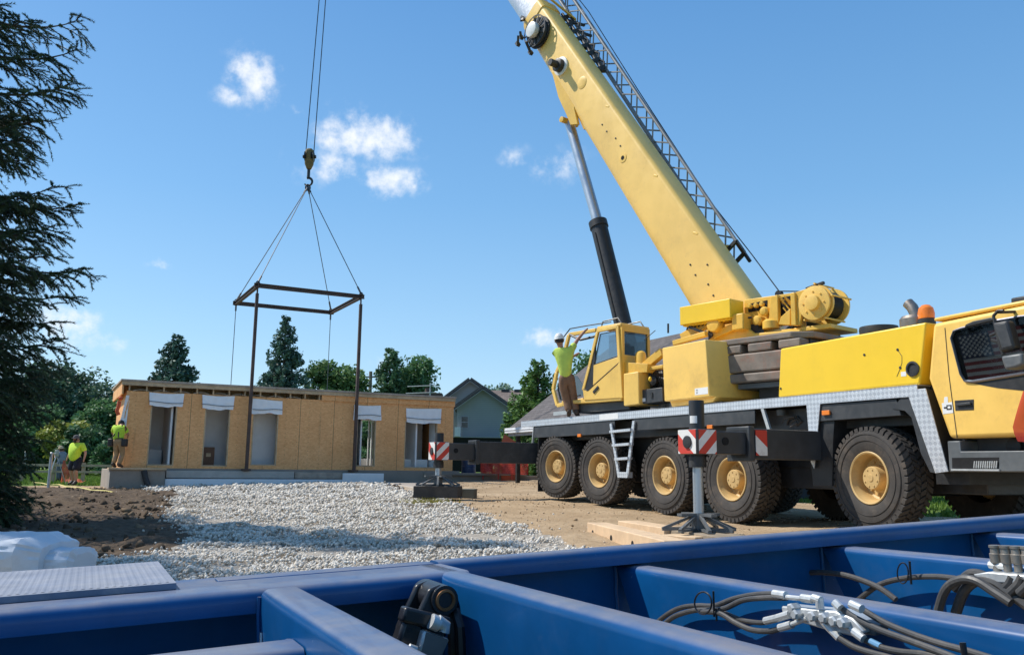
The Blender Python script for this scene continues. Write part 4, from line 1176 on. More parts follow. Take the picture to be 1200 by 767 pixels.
# brown carton inside the second opening
q0 = HOUSE.side(238, 520, .5); bx = thing('cardboard_box', 'brown cardboard carton standing inside the second opening of the module', 'box', HOUSE.M @ Matrix.Translation((DOORS[1][0] + .05, .5, ZF + .10)))
m = MB(); m.box((0, 0, 0), (.42, .5, .62)); m.build('carton', material('cardboard', (.17, .095, .06), .85, var=.15), bx, .01)
m = MB(); m.box((-.002, .2, .621), (.422, .26, .625)); m.box((.15, -.004, .3), (.3, -.001, .42)); m.build('packing_tape', LUM, bx)
# loose wrap at the left corner
m = MB(); vs = []
dr = [((148, 463), (153, 463)), ((145, 475), (150.5, 475)), ((142, 488), (149, 488)), ((139, 497), (148, 497)), ((135, 503), (147, 503))]
for j, (a, b) in enumerate(dr):
    for i in range(7):
        s = i / 6; pp = HOUSE.side(a[0] + (b[0] - a[0]) * s, a[1], -.02)
        vs.append((pp[0], -.03 - .05 * sin(s * 5 + j), pp[1]))
m.add(vs, [(j * 7 + i, j * 7 + i + 1, (j + 1) * 7 + i + 1, (j + 1) * 7 + i) for j in range(4) for i in range(6)])
o = m.build('hanging_wrap', WRAP, None, recalc=False, angle=180); o.matrix_world = HOUSE.M
put(o, 'strip of white house wrap hanging loose at the left corner of the module', 'house wrap')
m = MB(); pp = [HOUSE.side(a, b, .0) for a, b in ((140, 470), (139, 476), (137, 481), (139, 486))]
m.tube([(x, .0, z) for x, z in pp], .06, 7); m.ball((pp[0][0] + .03, 0, pp[0][1] + .1), .07)
o = m.build('safety_lanyard', material('orange_red_strap', (.55, .09, .03), .7), None); o.matrix_world = HOUSE.M
put(o, 'red orange strap hanging at the left end of the module', 'strap')

# ================================================================== FOUNDATION
CON = material('concrete', (.30, .26, .215), .85, var=.15, vscale=1.5, dirt=.5, dirtcol=(.17, .13, .10), bump=.2)
def local(name, build_fn, label, cat, mat, bevel=.01, group=None):
    o = build_fn.build(name, mat, None, bevel); o.matrix_world = HOUSE.M; return put(o, label, cat, group)
qa, qb = HOUSE.hit(129, 550, 1, -.55), HOUSE.hit(194, 550, 1, -.55); zb = HOUSE.hit(150, 570, 1, -.55).z; ztp = HOUSE.hit(160, 549, 1, -.55).z
fb = thing('foundation_block', 'tan concrete foundation block with plywood cap under the left corner of the module', 'foundation', HOUSE.M)
m = MB(); m.box((qa.x, -.55, zb - .5), (qb.x, 3.9, ztp - .03)); m.build('concrete_body', CON, fb, .012)
m = MB(); m.box((qa.x - .05, -.62, ztp - .03), (qb.x + .03, .0, ztp + .03)); m.build('plywood_cap', LUM, fb, .004)
pa = HOUSE.side(169, 551, -.6); pb = HOUSE.side(172, 568, -.62)
m = MB(); m.tube([(pa[0], -.6, pa[1]), (pa[0] + .05, -.63, (pa[1] + pb[1]) / 2), (pb[0] + .03, -.66, pb[1])], .09, 12)
o = m.build('drain_pipe', BLK, None); o.matrix_world = HOUSE.M; put(o, 'short black drain pipe leaning on the concrete foundation block', 'pipe')
m = MB(); m.box((qb.x, -.02, -.3), (LEN + .3, DEP, ZF - .004)); local('foundation_wall', m, 'low concrete foundation wall running under the module', 'foundation', CON)
y_ = -.3
a, b, c = HOUSE.hit(195, 551, 1, y_), HOUSE.hit(402, 552.5, 1, y_), HOUSE.hit(300, 559.5, 1, y_)
m = MB(); m.box((a.x, y_, c.z - .02), (HOUSE.hit(345, 552, 1, y_).x, -.03, (a.z + b.z) / 2 - .0)); local('rim_beam', m, 'pale grey concrete beam below the left openings of the module', 'beam', material('pale_concrete', (.45, .42, .37), .85, var=.12, dirt=.3))
m = MB(); m.box((HOUSE.hit(346, 552, 1, y_).x, y_ + .06, c.z - .02), (b.x - .01, -.03, b.z - .02)); local('support_timber', m, 'darker timber under the module beside the white foam board', 'timber', LUMG)
FOAM = material('white_foam_board', (.84, .85, .85), .6, var=.03)
a, b = HOUSE.hit(193.5, 560, 1, -.45), HOUSE.hit(403, 568, 1, -.45)
m = MB(); m.box((a.x, -.45, b.z - .12), (b.x, -.36, (a.z + HOUSE.hit(402, 562, 1, -.45).z) / 2)); local('foam_strip', m, 'long low strip of white foam board in front of the foundation', 'foam board', FOAM)
a, b = HOUSE.hit(402.5, 554, 1, -.6), HOUSE.hit(449.5, 568, 1, -.6)
m = MB(); m.box((a.x, -.6, b.z - .1), (b.x, -.48, a.z)); local('foam_slab', m, 'tall white foam slab standing at the right end of the strip', 'foam board', FOAM)
# concrete footing that returns towards the crane
f0, f1 = on_ground(452, 574), on_ground(520, 583)
m = MB(); a = HOUSE.hit(452, 558, 1, -.5); b = at_depth(499, 573.5, 21.5); c = at_depth(545, 569, 22.5); d = at_depth(520, 557, 31)
W = HOUSE.M @ Vector((a.x, -.5, 0))
za = (HOUSE.M @ Vector((a.x, -.5, a.z))).z
foot = [(W.x, W.y), (b.x, b.y), (c.x, c.y), (d.x, d.y)]
m = MB(); m.prism_z(foot, -.3, b.z); o = m.build('concrete_footing', material('tan_concrete', (.42, .36, .29), .85, var=.12, dirt=.4), None, .02)
put(o, 'tan concrete footing between the module and the rear outrigger', 'footing')
m = MB(); m.box((LEN - 1.2, -.12, ZF - .16), (LEN + 3.2, .1, ZF - .06)); m.box((LEN + .2, .0, -.1), (LEN + 4, .2, ZF - .16)); local('grey_sill', m, 'thin grey sill running right from the end of the module', 'sill', CON)
# dark timbers under the rear outrigger, by the jack position found above
def timber(name, c, L, Wd, Ht, ang, mat, label, cat='timber', holes=0, group=None, bevel=.012):
    o = thing(name, label, cat, Matrix.Translation(Vector(c)) @ Matrix.Rotation(ang, 4, 'Z'), group)
    m = MB(); m.box((-L / 2, -Wd / 2, 0), (L / 2, Wd / 2, Ht)); m.build('baulk', mat, o, bevel)
    m = MB()
    for k in range(holes):
        x = -L / 2 + .3 + k * (L - .5) / max(1, holes - 1) if holes > 1 else 0
        m.lathe([(.045, 0), (.045, .004)], (x, -Wd / 2 - .001, Ht * .55), (0, -1, 0), 16)
    if holes: m.build('bolt_holes', VOID, o)
    return o
j2 = TRUCK.M @ Vector((F2[0], F2[1], zf2))
DT = material('oiled_timber', (.055, .05, .045), .8, var=.3, dirt=.4, dirtcol=(.14, .12, .1))
p0 = at_depth(514, 584, j2.y * 1.0 + .3)
timber('timber_mat', (j2.x + .0, j2.y + .1, zf2 - .26), 1.0, .8, .26, radians(-4), DT, 'dark oiled timber mat under the rear outrigger foot', holes=0)
q = at_depth(545, 583, j2.y + .6)
timber('timber_block', (q.x, q.y, zf2 - .32), .5, .42, .24, radians(-8), material('greenish_timber', (.13, .13, .10), .85, var=.3), 'short greenish timber block beside the rear outrigger mat')
# ================================================================== TIMBERS UNDER THE FRONT OUTRIGGER
j1 = TRUCK.M @ Vector((F1[0], F1[1], zf1))
gz1 = -.14
def at_z(a, b, z):
    r = ray(a, b); return EYE + r * ((z - CAMH) / r.z)
def beam_px(a, b, ztop, W, H, mat, label, holes=0, name='timber_baulk'):
    A, B = at_z(*a, ztop), at_z(*b, ztop)
    d = B - A; L = hypot(d.x, d.y); ang = atan2(d.y, d.x)
    n = Vector((-sin(ang), cos(ang), 0)); c = (A + B) / 2 + n * W / 2
    return timber(name, (c.x, c.y, ztop - H), L, W, H, ang, mat, label, 'timber', holes)
NEWW = material('fresh_pine', (.66, .47, .29), .7, var=.12, vscale=3, dirt=.25, dirtcol=(.4, .27, .16), dscale=2, bump=.08)
beam_px((688, 611.5), (778, 633), gz1 + .25, .30, .30, NEWW, 'pale pine timber with bolt holes lying nearest the blue trailer', 4)
beam_px((724, 609.5), (778, 618), gz1 + .24, .34, .28, NEWW, 'pale pine timber lying behind the timber with bolt holes')
beam_px((757, 626), (803, 631), gz1 + .15, .40, .2, WOODD, 'short grey timber between the pine timbers under the outrigger')
beam_px((760, 616), (845, 629), zf1 - .002, .50, .10, WOODD, 'brown plank directly under the front outrigger foot', 0, 'timber_plank')
beam_px((815, 629), (873, 625), zf1 - .03, .55, .10, WOOD, 'brown plank to the right of the front outrigger foot', 0, 'timber_plank')

# ================================================================== BLUE TRAILER (foreground)
BLUE = material('blue_trailer_paint', (.003, .070, .215), .30, var=.15, vscale=2.5, dirt=.10, dirtcol=(.12, .16, .22), dscale=4, dust=.75, dustcol=(.23, .22, .225), spec=.35, coat=.12, chips=.5, chipcol=(.35, .40, .5), chscale=30)
rig = thing('equipment_trailer', 'blue steel module trailer frame in the foreground with hoses between its cross beams', 'trailer', RIG.M)
def rr(x0, x1, z0, z1, r, n=5):
    pts = []
    for cx, cz, a0 in ((x1 - r, z1 - r, 0), (x0 + r, z1 - r, pi / 2), (x0 + r, z0 + r, pi), (x1 - r, z0 + r, 3 * pi / 2)):
        for k in range(n + 1):
            a = a0 + pi / 2 * k / n; pts.append((cx + r * cos(a), cz + r * sin(a)))
    return pts
HT = .42
def cprof(y0, y1, r=.028, lip=.055, th=.012):
    P = [(y0, -lip)] + [(y0 + r - r * cos(a), -r + r * sin(a)) for a in [pi / 2 * k / 5 for k in range(6)]]
    P += [(y1 - r + r * sin(a), -r + r * cos(a)) for a in [pi / 2 * k / 5 for k in range(6)]]
    P += [(y1, -HT), (y1 - th, -HT), (y1 - th, -th - .012), (y0 + th + .008, -th - .006), (y0 + th, -lip)]
    return P
# side rail: right portion narrow, left portion wide
m = MB(); m.prism_x(cprof(-.005, .095), .0, 7.5); m.build('side_rail', BLUE, rig)
m = MB(); m.prism_x([(a, b - .004) for a, b in cprof(-.235, .02)], -4.5, .0); m.build('side_rail', BLUE, rig)
m = MB(); m.box((-4.5, .022, -.13), (-.0, .17, -.012)); m.box((-.62, .03, -.012), (.0, .10, -.006)); m.build('rail_ledge', BLUE, rig, .006)
# anti-slip ramp plate on the left
m = MB(); m.box((-4.5, -.10, -.003), (-.735, .52, .012))
for k in range(220):
    x = -.75 - k * .017
    m.add([(x, -.08, .0121), (x - .010, -.08, .0121), (x - .010, .50, .0121), (x, .50, .0121), (x - .003, -.08, .0129), (x - .007, -.08, .0129), (x - .007, .5, .0129), (x - .003, .5, .0129)], [(0, 3, 7, 4), (4, 7, 6, 5), (1, 5, 6, 2)])
m.build('ramp_plate', material('dusty_blue_plate', (.13, .165, .24), .65, var=.2, vscale=6, dirt=.5, dirtcol=(.36, .36, .37), dscale=4, dust=.6, dustcol=(.33, .34, .36)), rig)
# cross beams
def cross(x0, x1, ytop, zt, name='cross_beam', cut=.04, yend=-5.0):
    m = MB(); prof = rr(x0, x1, zt - HT + .06, zt, .022)
    m.loft([[(x, ytop + (cut * (zt - z) / .3 if cut else 0) * 1.0, z) for x, z in prof], [(x, yend, z) for x, z in prof]])
    return m.build(name, BLUE, rig)
cross(-.085, -.003, -.004, -.004, cut=0)
cross(-.555, -.455, -.237, -.004, cut=0)
cross(.665, .745, .08, -.062, cut=-.16)
cross(1.60, 1.685, .08, -.062, cut=-.16)
cross(2.47, 2.555, .08, -.062, cut=-.16)
cross(3.45, 3.53, .08, -.062, cut=-.16)
m = MB(); m.prism_x(rr(-.73, -.592, -.45, -.058, .022), -4.2, -.558); m.build('inner_beam', BLUE, rig)
m = MB(); m.prism_x(rr(-5.1, -4.9, -HT, 0, .03), -4.5, 7.5); m.build('side_rail', BLUE, rig)
# weld beads at the joints
def bead(pts, r=.006):
    m = MB(); P = []
    for a, b in zip(pts[:-1], pts[1:]):
        for k in range(8): P.append(Vector(a).lerp(Vector(b), k / 8) + Vector([random.uniform(-.002, .002) for _ in range(3)]))
    m.tube(P + [Vector(pts[-1])], r, 6); m.build('weld_seam', BLUE, rig)
bead([(-.088, -.24, -.03), (-.088, -.24, -.35)]); bead([(-.558, -.24, -.02), (-.558, -.24, -.36)]); bead([(-.560, -.590, -.06), (-.560, -.590, -.40)])
for x in (.665, 1.60, 2.47): bead([(x - .004, .078, -.07), (x - .004, .078, -.4)])
m = MB(); m.bar((-.558, -.265, -.10), (-.558, -.27, -.24), .004, .006); m.build('paint_scratch', WHITE, rig)

# hydraulic cylinder clevis between the rail and the first cross beam
def RX(a, b, x): p = RIG.hit(a, b, 0, x); return (p.y, p.z)
xc_ = -.125
def RY(a, b, y): p = RIG.hit(a, b, 1, y); return (p.x, p.z)
CB = material('satin_black_steel', (.014, .014, .016), .32, var=.2)
yb = -.42
ctop = RY(520, 702, yb)
def clev(y0, y1):
    pts = [(516, 685), (527, 687), (531, 694), (531, 712), (525, 730), (520, 767), (478, 767), (480, 740), (499, 700), (503, 690)]
    m = MB(); m.prism([RY(a, b, yb) for a, b in pts], y0, y1); return m
cl = clev(yb, yb + .02).build('clevis_plate', CB, rig, .006)
clev(yb + .09, yb + .11).build('clevis_plate', CB, rig, .006)
m = MB(); m.lathe([(.034, -.01), (.036, .13)], (ctop[0], yb, ctop[1]), (0, 1, 0), 24)
m.build('pin_sleeve', CB, rig)
m = MB(); m.lathe([(.018, -.013), (.020, -.017), (.025, -.016), (.026, -.012), (.026, .0), (.018, .0)], (ctop[0], yb, ctop[1]), (0, 1, 0), 28, True)
m.build('rusty_bush', material('rusty_bush_steel', (.22, .10, .04), .5, .5, var=.3), rig)
A = RY(470, 718, yb - .03); B = RY(510, 728, yb - .03)
m = MB(); m.bar((A[0], yb - .03, A[1]), (B[0] + .03, yb - .03, B[1] - .008), .034, .04, up=(0, 1, 0)); m.build('clamp_bar', CB, rig, .006)
A, B = RY(483, 725, yb - .01), RY(468, 770, yb - .01)
m = MB(); m.bar((A[0], yb - .01, A[1]), (B[0], yb - .01, B[1]), .055, .05, up=(0, 1, 0)); m.build('cylinder_barrel', CB, rig, .01)
A, B = RY(472, 728, yb - .005), RY(460, 770, yb - .005)
m = MB(); m.bar((A[0], yb - .005, A[1]), (B[0], yb - .005, B[1]), .012, .03, up=(0, 1, 0)); m.build('cylinder_guard', CB, rig, .003)
# bright valve on the cylinder
def fit(pts, r, name, mat, par, y, n=12):
    m = MB(); m.tube([(*(lambda q: (q[0], y, q[1]))(RY(a, b, y)),) for a, b in pts], r, n); return m.build(name, mat, par)
yv = yb - .06
vb = [RY(a, b, yv) for a, b in ((497, 738), (527, 748), (518, 770), (489, 770))]
m = MB(); m.prism(vb, yv, yv + .06); vblk = m.build('valve_block', STEEL, rig, .006)
m = MB(); m.prism([RY(a, b, yv - .004) for a, b in ((500, 740), (526, 749), (517, 769), (493, 769))], yv - .004, yv - .001); m.build('valve_face', GREY, vblk)
fit([(505, 727), (514, 731)], .018, 'hydraulic_fitting', STEEL, rig, yv)
fit([(512, 727), (521, 733), (519, 740)], .016, 'hydraulic_fitting', STEEL, rig, yv)
fit([(478, 762), (481, 757), (488, 760)], .007, 'hydraulic_fitting', STEEL, rig, yv)
# black hoses hanging along the beam
m = MB()
for k, pts in enumerate(([(531, 702), (533, 720), (536, 745), (537, 775)], [(528, 715), (530, 735), (531, 770)], [(533, 715), (539, 735), (541, 775)])):
    x = -.095 - .012 * k
    m.tube([(x, *(lambda q: (q[0], q[1]))(RX(a, b, x)),) for a, b in pts], .013, 8)
m.build('hose', CB, rig)

# main manifold on the face of the second cross beam
xm = .655
def HS(pts, x, r, name, mat, n=10, par=None):
    P = []
    for q in pts:
        a, b = q[:2]; xx = x - (q[2] if len(q) > 2 else 0)
        y, z = RX(a, b, xx); P.append(Vector((xx, y, z)))
    # smooth the polyline
    if len(P) > 2:
        Q = []
        E_ = [P[0] * 2 - P[1]] + P + [P[-1] * 2 - P[-2]]
        for i in range(1, len(E_) - 2):
            p0, p1, p2, p3 = E_[i - 1:i + 3]
            for k in range(7):
                t = k / 7
                Q.append(.5 * ((2 * p1) + (p2 - p0) * t + (2 * p0 - 5 * p1 + 4 * p2 - p3) * t * t + (3 * p1 - p0 - 3 * p2 + p3) * t ** 3))
        P = Q + [P[-1]]
    m = MB(); m.tube(P, r, n); return m.build(name, mat, par or rig)
hr = .0071
mf = [RX(a, b, xm - .03) for a, b in ((926, 708), (944, 710), (968, 712), (990, 714), (1010, 722), (1024, 738), (1012, 744), (975, 735), (944, 726), (928, 720))]
m = MB(); m.prism_x(mf, xm - .06, xm - .002); man = m.build('manifold', STEEL, rig, .004)
m = MB(); bb = [RX(a, b, xm - .03) for a, b in ((1000, 722), (1034, 732), (1028, 744), (1006, 740))]; m.prism_x(bb, xm - .04, xm - .001); m.build('manifold_bracket', GREY, rig, .004)
for k, (a, b) in enumerate(((931, 712), (935, 719), (955, 721), (968, 723), (980, 727), (990, 729))):
    y, z = RX(a, b, xm - .065); m = MB(); m.lathe([(.013, 0), (.013, .022), (.009, .026)], (xm - .055, y, z), (-1, 0, 0), 6); m.build('hydraulic_fitting', STEEL, man)
# left hoses
HS([(748, 748), (766, 732), (784, 718), (800, 711), (818, 709), (838, 709), (860, 701), (885, 696), (908, 695)], xm - .02, hr, 'hose', HOSE)
HS([(756, 752), (774, 735), (790, 722), (812, 715), (832, 714), (850, 712), (870, 703), (895, 700), (922, 700)], xm - .045, hr, 'hose', HOSE)
HS([(836, 712), (852, 719), (870, 726), (890, 729), (898, 728)], xm - .03, hr * .9, 'hose', HOSE)
HS([(822, 716), (843, 718), (862, 729), (880, 737), (900, 739), (915, 736)], xm - .055, hr, 'hose', HOSE)
for pts in ([(907, 695), (921, 697)], [(922, 699), (942, 701)], [(940, 700), (953, 702)], [(953, 700), (962, 703)], [(960, 700), (961, 712)], [(897, 727), (910, 724)], [(910, 724), (926, 719)], [(914, 735), (928, 731)], [(928, 731), (946, 724)], [(978, 705), (985, 712)], [(997, 707), (1010, 713)],
            [(962, 724), (972, 735)], [(972, 735), (984, 747)], [(984, 728), (1000, 739)], [(1000, 739), (1012, 748)]):
    HS(pts, xm - .06, .0098 if hypot(pts[1][0] - pts[0][0], pts[1][1] - pts[0][1]) < 17 else .006, 'hose_end', STEEL)
# right hoses
HS([(984, 710), (1000, 722), (1030, 737), (1060, 748), (1090, 759), (1130, 775), (1180, 800)], xm - .05, hr, 'hose', HOSE)
HS([(1010, 713), (1035, 728), (1065, 741), (1100, 753), (1140, 764), (1190, 780)], xm - .03, hr, 'hose', HOSE)
HS([(984, 747), (1000, 757), (1020, 764), (1050, 772), (1090, 785)], xm - .065, hr, 'hose', HOSE)
HS([(1012, 748), (1030, 757), (1055, 763), (1090, 767), (1130, 780)], xm - .05, hr, 'hose', HOSE)
HS([(1020, 751), (1032, 757)], xm - .05, hr * 1.06, 'blue_tape_band', material('blue_band', (.12, .3, .5), .5))
HS([(1128, 752), (1131, 770)], xm - .06, .006, 'cable_tie', CB)
def loop(cx, cy, rx, ry, x, nm='cable_tie'):
    pts = [(cx + rx * cos(a), cy + ry * sin(a)) for a in [2 * pi * k / 14 for k in range(15)]]
    HS(pts, x, .0025, nm, CB, 5)
loop(824, 706, 10, 13, xm - .07); HS([(836, 692), (837, 722)], xm - .06, .003, 'cable_tie', CB, 5); HS([(839, 712), (840, 727)], xm - .06, .003, 'cable_tie', CB, 5)
# floor of the bay below the hoses (a dark tray with a curved edge)
m = MB(); m.box((.10, -1.9, -.40), (.60, -.6, -.385)); m.build('bay_tray', CB, rig)
# hoses and valve bank on the third cross beam
xm2 = 1.59
HS([(885, 700), (915, 680), (945, 671), (975, 671), (1000, 676), (1030, 688), (1050, 702)], xm2 - .05, .010, 'hose', HOSE)
HS([(1005, 703), (1030, 685), (1060, 677), (1095, 675), (1125, 678), (1150, 682)], xm2 - .03, .0095, 'hose', HOSE)
loop(1058, 671, 6.5, 12, xm2 - .06); HS([(1066, 657), (1068, 684)], xm2 - .06, .004, 'cable_tie', CB, 5)
HS([(1098, 722), (1105, 697), (1114, 684), (1130, 678), (1146, 681), (1165, 693), (1185, 706)], xm2 - .10, .014, 'hose', HOSE)
HS([(1120, 718), (1130, 692), (1145, 680), (1165, 682), (1185, 696), (1205, 710)], xm2 - .07, .016, 'hose', HOSE)
HS([(1118, 690), (1133, 674), (1143, 671), (1158, 676), (1175, 686), (1195, 700)], xm2 - .05, .014, 'hose', HOSE)
for k in range(5):
    HS([(1176 + k * 11, 674 + k), (1172 + k * 11, 682 + k), (1162 + k * 11, 692 + k)], xm2 - .06 - .01 * k, .014, 'hose', HOSE)
vbk = [RX(a, b, xm2 - .03) for a, b in ((1152, 671), (1170, 668), (1260, 676), (1260, 684), (1165, 680))]
m = MB(); m.prism_x(vbk, xm2 - .08, xm2 - .002); vb2 = m.build('valve_bank', STEEL, rig, .004)
for k in range(6):
    y, z = RX(1169 + 12.5 * k, 668 + .8 * k, xm2 - .04)
    m = MB(); m.lathe([(.012, 0), (.012, .022), (.017, .025), (.018, .05), (.015, .052), (.014, .066), (.0175, .068), (.0175, .075), (.005, .076)], (xm2 - .04, y, z), (0, 0, 1), 16)
    m.build('coupling', material('coupling_steel', (.32, .29, .25), .45, .6, var=.2), vb2)
y, z = RX(1160, 661, xm2 - .04); m = MB(); m.tube([(xm2 - .04, y, z), (xm2 - .04, y - .05, z)], .012, 8); m.build('nipple', STEEL, vb2)

# ================================================================== TARPAULIN BUNDLE behind the trailer
g0 = on_ground(20, 690)
tb_ = thing('tarpaulin_bundle', 'bulky white tarpaulin wrapped bundle lying left behind the blue trailer', 'tarpaulin', Matrix.Translation((-3.9, 7.0, ground(-3.9, 7) )))
TARP = material('white_tarpaulin', (.62, .66, .70), .55, var=.06, vscale=2, dirt=.25, dirtcol=(.35, .33, .3))
def bundle(x0, x1, y0, y1, h, seed, name):
    nx, nr = 90, 56; vs = []
    for i in range(nx + 1):
        s = i / nx; x = x0 + (x1 - x0) * s
        taper = min(1, (1 - s) * 5 + .72) * min(1, s * 8 + .8)
        for j in range(nr):
            a = 2 * pi * j / nr; ca, sa = cos(a), sin(a)
            yy = (abs(ca) ** .6) * (1 if ca > 0 else -1); zz = (abs(sa) ** .6) * (1 if sa > 0 else -1)
            nn = mnoise.noise(Vector((x * 2.2, yy * 1.5, zz * 2.5 + seed))) * .10 - .07 * (1 - abs(mnoise.noise(Vector((x * 2.6 + zz, yy * 2.2, zz * 3 + seed))) * 2.2)) - .05 * (1 - abs(mnoise.noise(Vector((x * 6, yy * 3 + x, zz * 5 + seed))) * 2)) + .06
            cr = .05 * max(0, 1 - abs(((x * 1.35 + yy * .4 + seed) % 1) - .5) * 9)
            k = taper * (1 + nn - cr)
            vs.append((x + .05 * nn, (y0 + y1) / 2 + (y1 - y0) / 2 * yy * k, max(-.05, h / 2 + h / 2 * zz * k)))
    fs = [(i * nr + j, i * nr + (j + 1) % nr, (i + 1) * nr + (j + 1) % nr, (i + 1) * nr + j) for i in range(nx) for j in range(nr)]
    fs += [tuple(range(nr)), tuple(range(nx * nr + nr - 1, nx * nr - 1, -1))]
    m = MB(); m.add(vs, fs); return m.build(name, TARP, tb_, angle=14)
bundle(-2.2, .28, -.35, .55, .43, 1, 'wrapped_body'); bundle(.1, .48, -.15, .35, .33, 5, 'folded_end')
m = MB()
for x in (-.55,):
    m.tube([(x + .06 * sin(k * .5), .1 + .56 * cos(a), .215 + .245 * sin(a)) for k, a in enumerate([radians(d) for d in range(-30, 220, 12)])], .008, 5)
m.build('tie_cord', GREY, tb_)

# ================================================================== RED FLAG at the nose of the crane
fg = thing('warning_flag', 'translucent red warning flag hanging beside the nose of the crane cab', 'flag', TRUCK.M)
t = NT('red_plastic_film'); tr = t.new('ShaderNodeBsdfTranslucent'); tr.inputs['Color'].default_value = (.75, .10, .06, 1)
t.b.inputs['Base Color'].default_value = (.62, .07, .05, 1); t.b.inputs['Roughness'].default_value = .4
tp = t.new('ShaderNodeBsdfTransparent'); tp.inputs['Color'].default_value = (1, .5, .4, 1)
m1 = t.new('ShaderNodeMixShader'); m1.inputs[0].default_value = .45; t.link(t.b.outputs[0], m1.inputs[1]); t.link(tr.outputs[0], m1.inputs[2])
m2 = t.new('ShaderNodeMixShader'); m2.inputs[0].default_value = .2; t.link(m1.outputs[0], m2.inputs[1]); t.link(tp.outputs[0], m2.inputs[2]); t.link(m2.outputs[0], t.out.inputs[0])
FILM = t.mat
m = MB(); yf_ = .5
P = [TRUCK.side(a, b, yf_) for a, b in ((1199, 458), (1188.5, 503), (1195, 517), (1230, 520), (1230, 455))]
nx = 8
A = Vector((P[0][0], P[0][1])); B_ = Vector((P[1][0], P[1][1])); Cc = Vector((P[2][0], P[2][1])); D_2 = Vector((P[3][0], P[3][1])); E2 = Vector((P[4][0], P[4][1]))
vs = []
for j in range(9):
    s = j / 8
    l = A.lerp(B_, min(1, s * 1.25)) if s < .8 else B_.lerp(Cc, (s - .8) / .2); r = E2.lerp(D_2, s)
    for i in range(nx + 1):
        k = i / nx; q = l.lerp(r, k); vs.append((q.x, yf_ + .035 * sin(k * 9 + s * 2), q.y))
m.add(vs, [(j * 9 + i, j * 9 + i + 1, (j + 1) * 9 + i + 1, (j + 1) * 9 + i) for j in range(8) for i in range(8)])
m.build('flag_cloth', FILM, fg, recalc=False, angle=180)
m = MB(); a, b = TRUCK.side(1203, 430, yf_), TRUCK.side(1203, 520, yf_); m.tube([(a[0], yf_, a[1]), (b[0], yf_, ground(*(TRUCK.M @ Vector((b[0], yf_, 0))).xy))], .018, 8); m.build('flag_pole', STEEL, fg)
# ================================================================== HOUSES BEHIND
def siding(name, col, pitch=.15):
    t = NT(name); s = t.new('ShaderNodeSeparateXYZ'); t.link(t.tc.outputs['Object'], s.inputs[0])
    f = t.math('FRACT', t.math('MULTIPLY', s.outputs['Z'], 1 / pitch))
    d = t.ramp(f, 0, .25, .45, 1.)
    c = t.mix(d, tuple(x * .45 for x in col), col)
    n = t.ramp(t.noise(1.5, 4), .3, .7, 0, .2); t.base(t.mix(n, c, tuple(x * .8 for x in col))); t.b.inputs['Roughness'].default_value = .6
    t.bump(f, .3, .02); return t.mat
def shingles(name, col):
    t = NT(name)
    br = t.new('ShaderNodeTexBrick'); br.inputs['Scale'].default_value = 1
    br.inputs['Color1'].default_value = (*[c * .75 for c in col], 1); br.inputs['Color2'].default_value = (*[min(1, c * 1.3) for c in col], 1); br.inputs['Mortar'].default_value = (*[c * .4 for c in col], 1)
    br.inputs['Brick Width'].default_value = .30; br.inputs['Row Height'].default_value = .14; br.inputs['Mortar Size'].default_value = .012
    mp = t.new('ShaderNodeMapping'); t.link(t.tc.outputs['Object'], mp.inputs[0])
    cb = t.new('ShaderNodeCombineXYZ'); s = t.new('ShaderNodeSeparateXYZ'); t.link(mp.outputs[0], s.inputs[0])
    t.link(s.outputs['X'], cb.inputs['X']); t.link(t.math('MULTIPLY', s.outputs['Z'], 1.4), cb.inputs['Y']); t.link(cb.outputs[0], br.inputs['Vector'])
    n = t.ramp(t.noise(2.5, 8, .7), .3, .75); c = t.mix(t.math('MULTIPLY', n, .5), br.outputs['Color'], (*[c * .6 for c in col], 1))
    n2 = t.ramp(t.noise(30, 3, .7), .4, .7); c = t.mix(t.math('MULTIPLY', n2, .35), c, (*[min(1, c * 1.5) for c in col], 1))
    t.base(c); t.b.inputs['Roughness'].default_value = .9; t.bump(n2, .5, .01); return t.mat
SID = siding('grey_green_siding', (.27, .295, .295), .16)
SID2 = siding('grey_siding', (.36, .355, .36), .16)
SHG = shingles('charcoal_shingles', (.125, .11, .105)); SHB = shingles('brown_shingles', (.20, .155, .13))
TRIM = material('grey_trim', (.30, .31, .33), .6, var=.06)
WTR = material('white_trim', (.72, .73, .74), .5, var=.05)
# blue-grey two gable house, about 75 m away
GZ = 72
gb = thing('gabled_house', 'blue grey sided house with two stepped gables and brown roof behind the module', 'house', (0, 0, 0))
def HP(a, b, dz=0): return at_y(a, b, GZ + dz)
def wallpoly(name, pts, y, thick, mat, par):
    P = [at_y(a, b, y) for a, b in pts]
    m = MB(); m.prism([(p.x, p.z) for p in P], y, y + thick); return m.build(name, mat, par)
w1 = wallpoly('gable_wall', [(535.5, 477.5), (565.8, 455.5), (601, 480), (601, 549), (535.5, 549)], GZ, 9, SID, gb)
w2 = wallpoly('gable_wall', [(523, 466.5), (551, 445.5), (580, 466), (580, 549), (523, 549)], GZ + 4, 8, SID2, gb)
def rake(pts, y, th, over, mat, par, name='roof'):
    o = None
    P = [at_y(a, b, y) for a, b in pts]
    m = MB()
    for p, q in zip(P[:-1], P[1:]):
        d = Vector((q.x - p.x, 0, q.z - p.z)).normalized(); n = Vector((-d.z, 0, d.x))
        if n.z < 0: n = -n
        a = p; b = q
        m.loft([[Vector((k.x, y - over, k.z)) for k in (a, b, b + n * th, a + n * th)], [Vector((k.x, y + 9, k.z)) for k in (a, b, b + n * th, a + n * th)]])
    return m.build(name, mat, par)
rake([(531.5, 479.5), (565.8, 454.8), (606, 482.5)], GZ, .22, .45, SHG, gb)
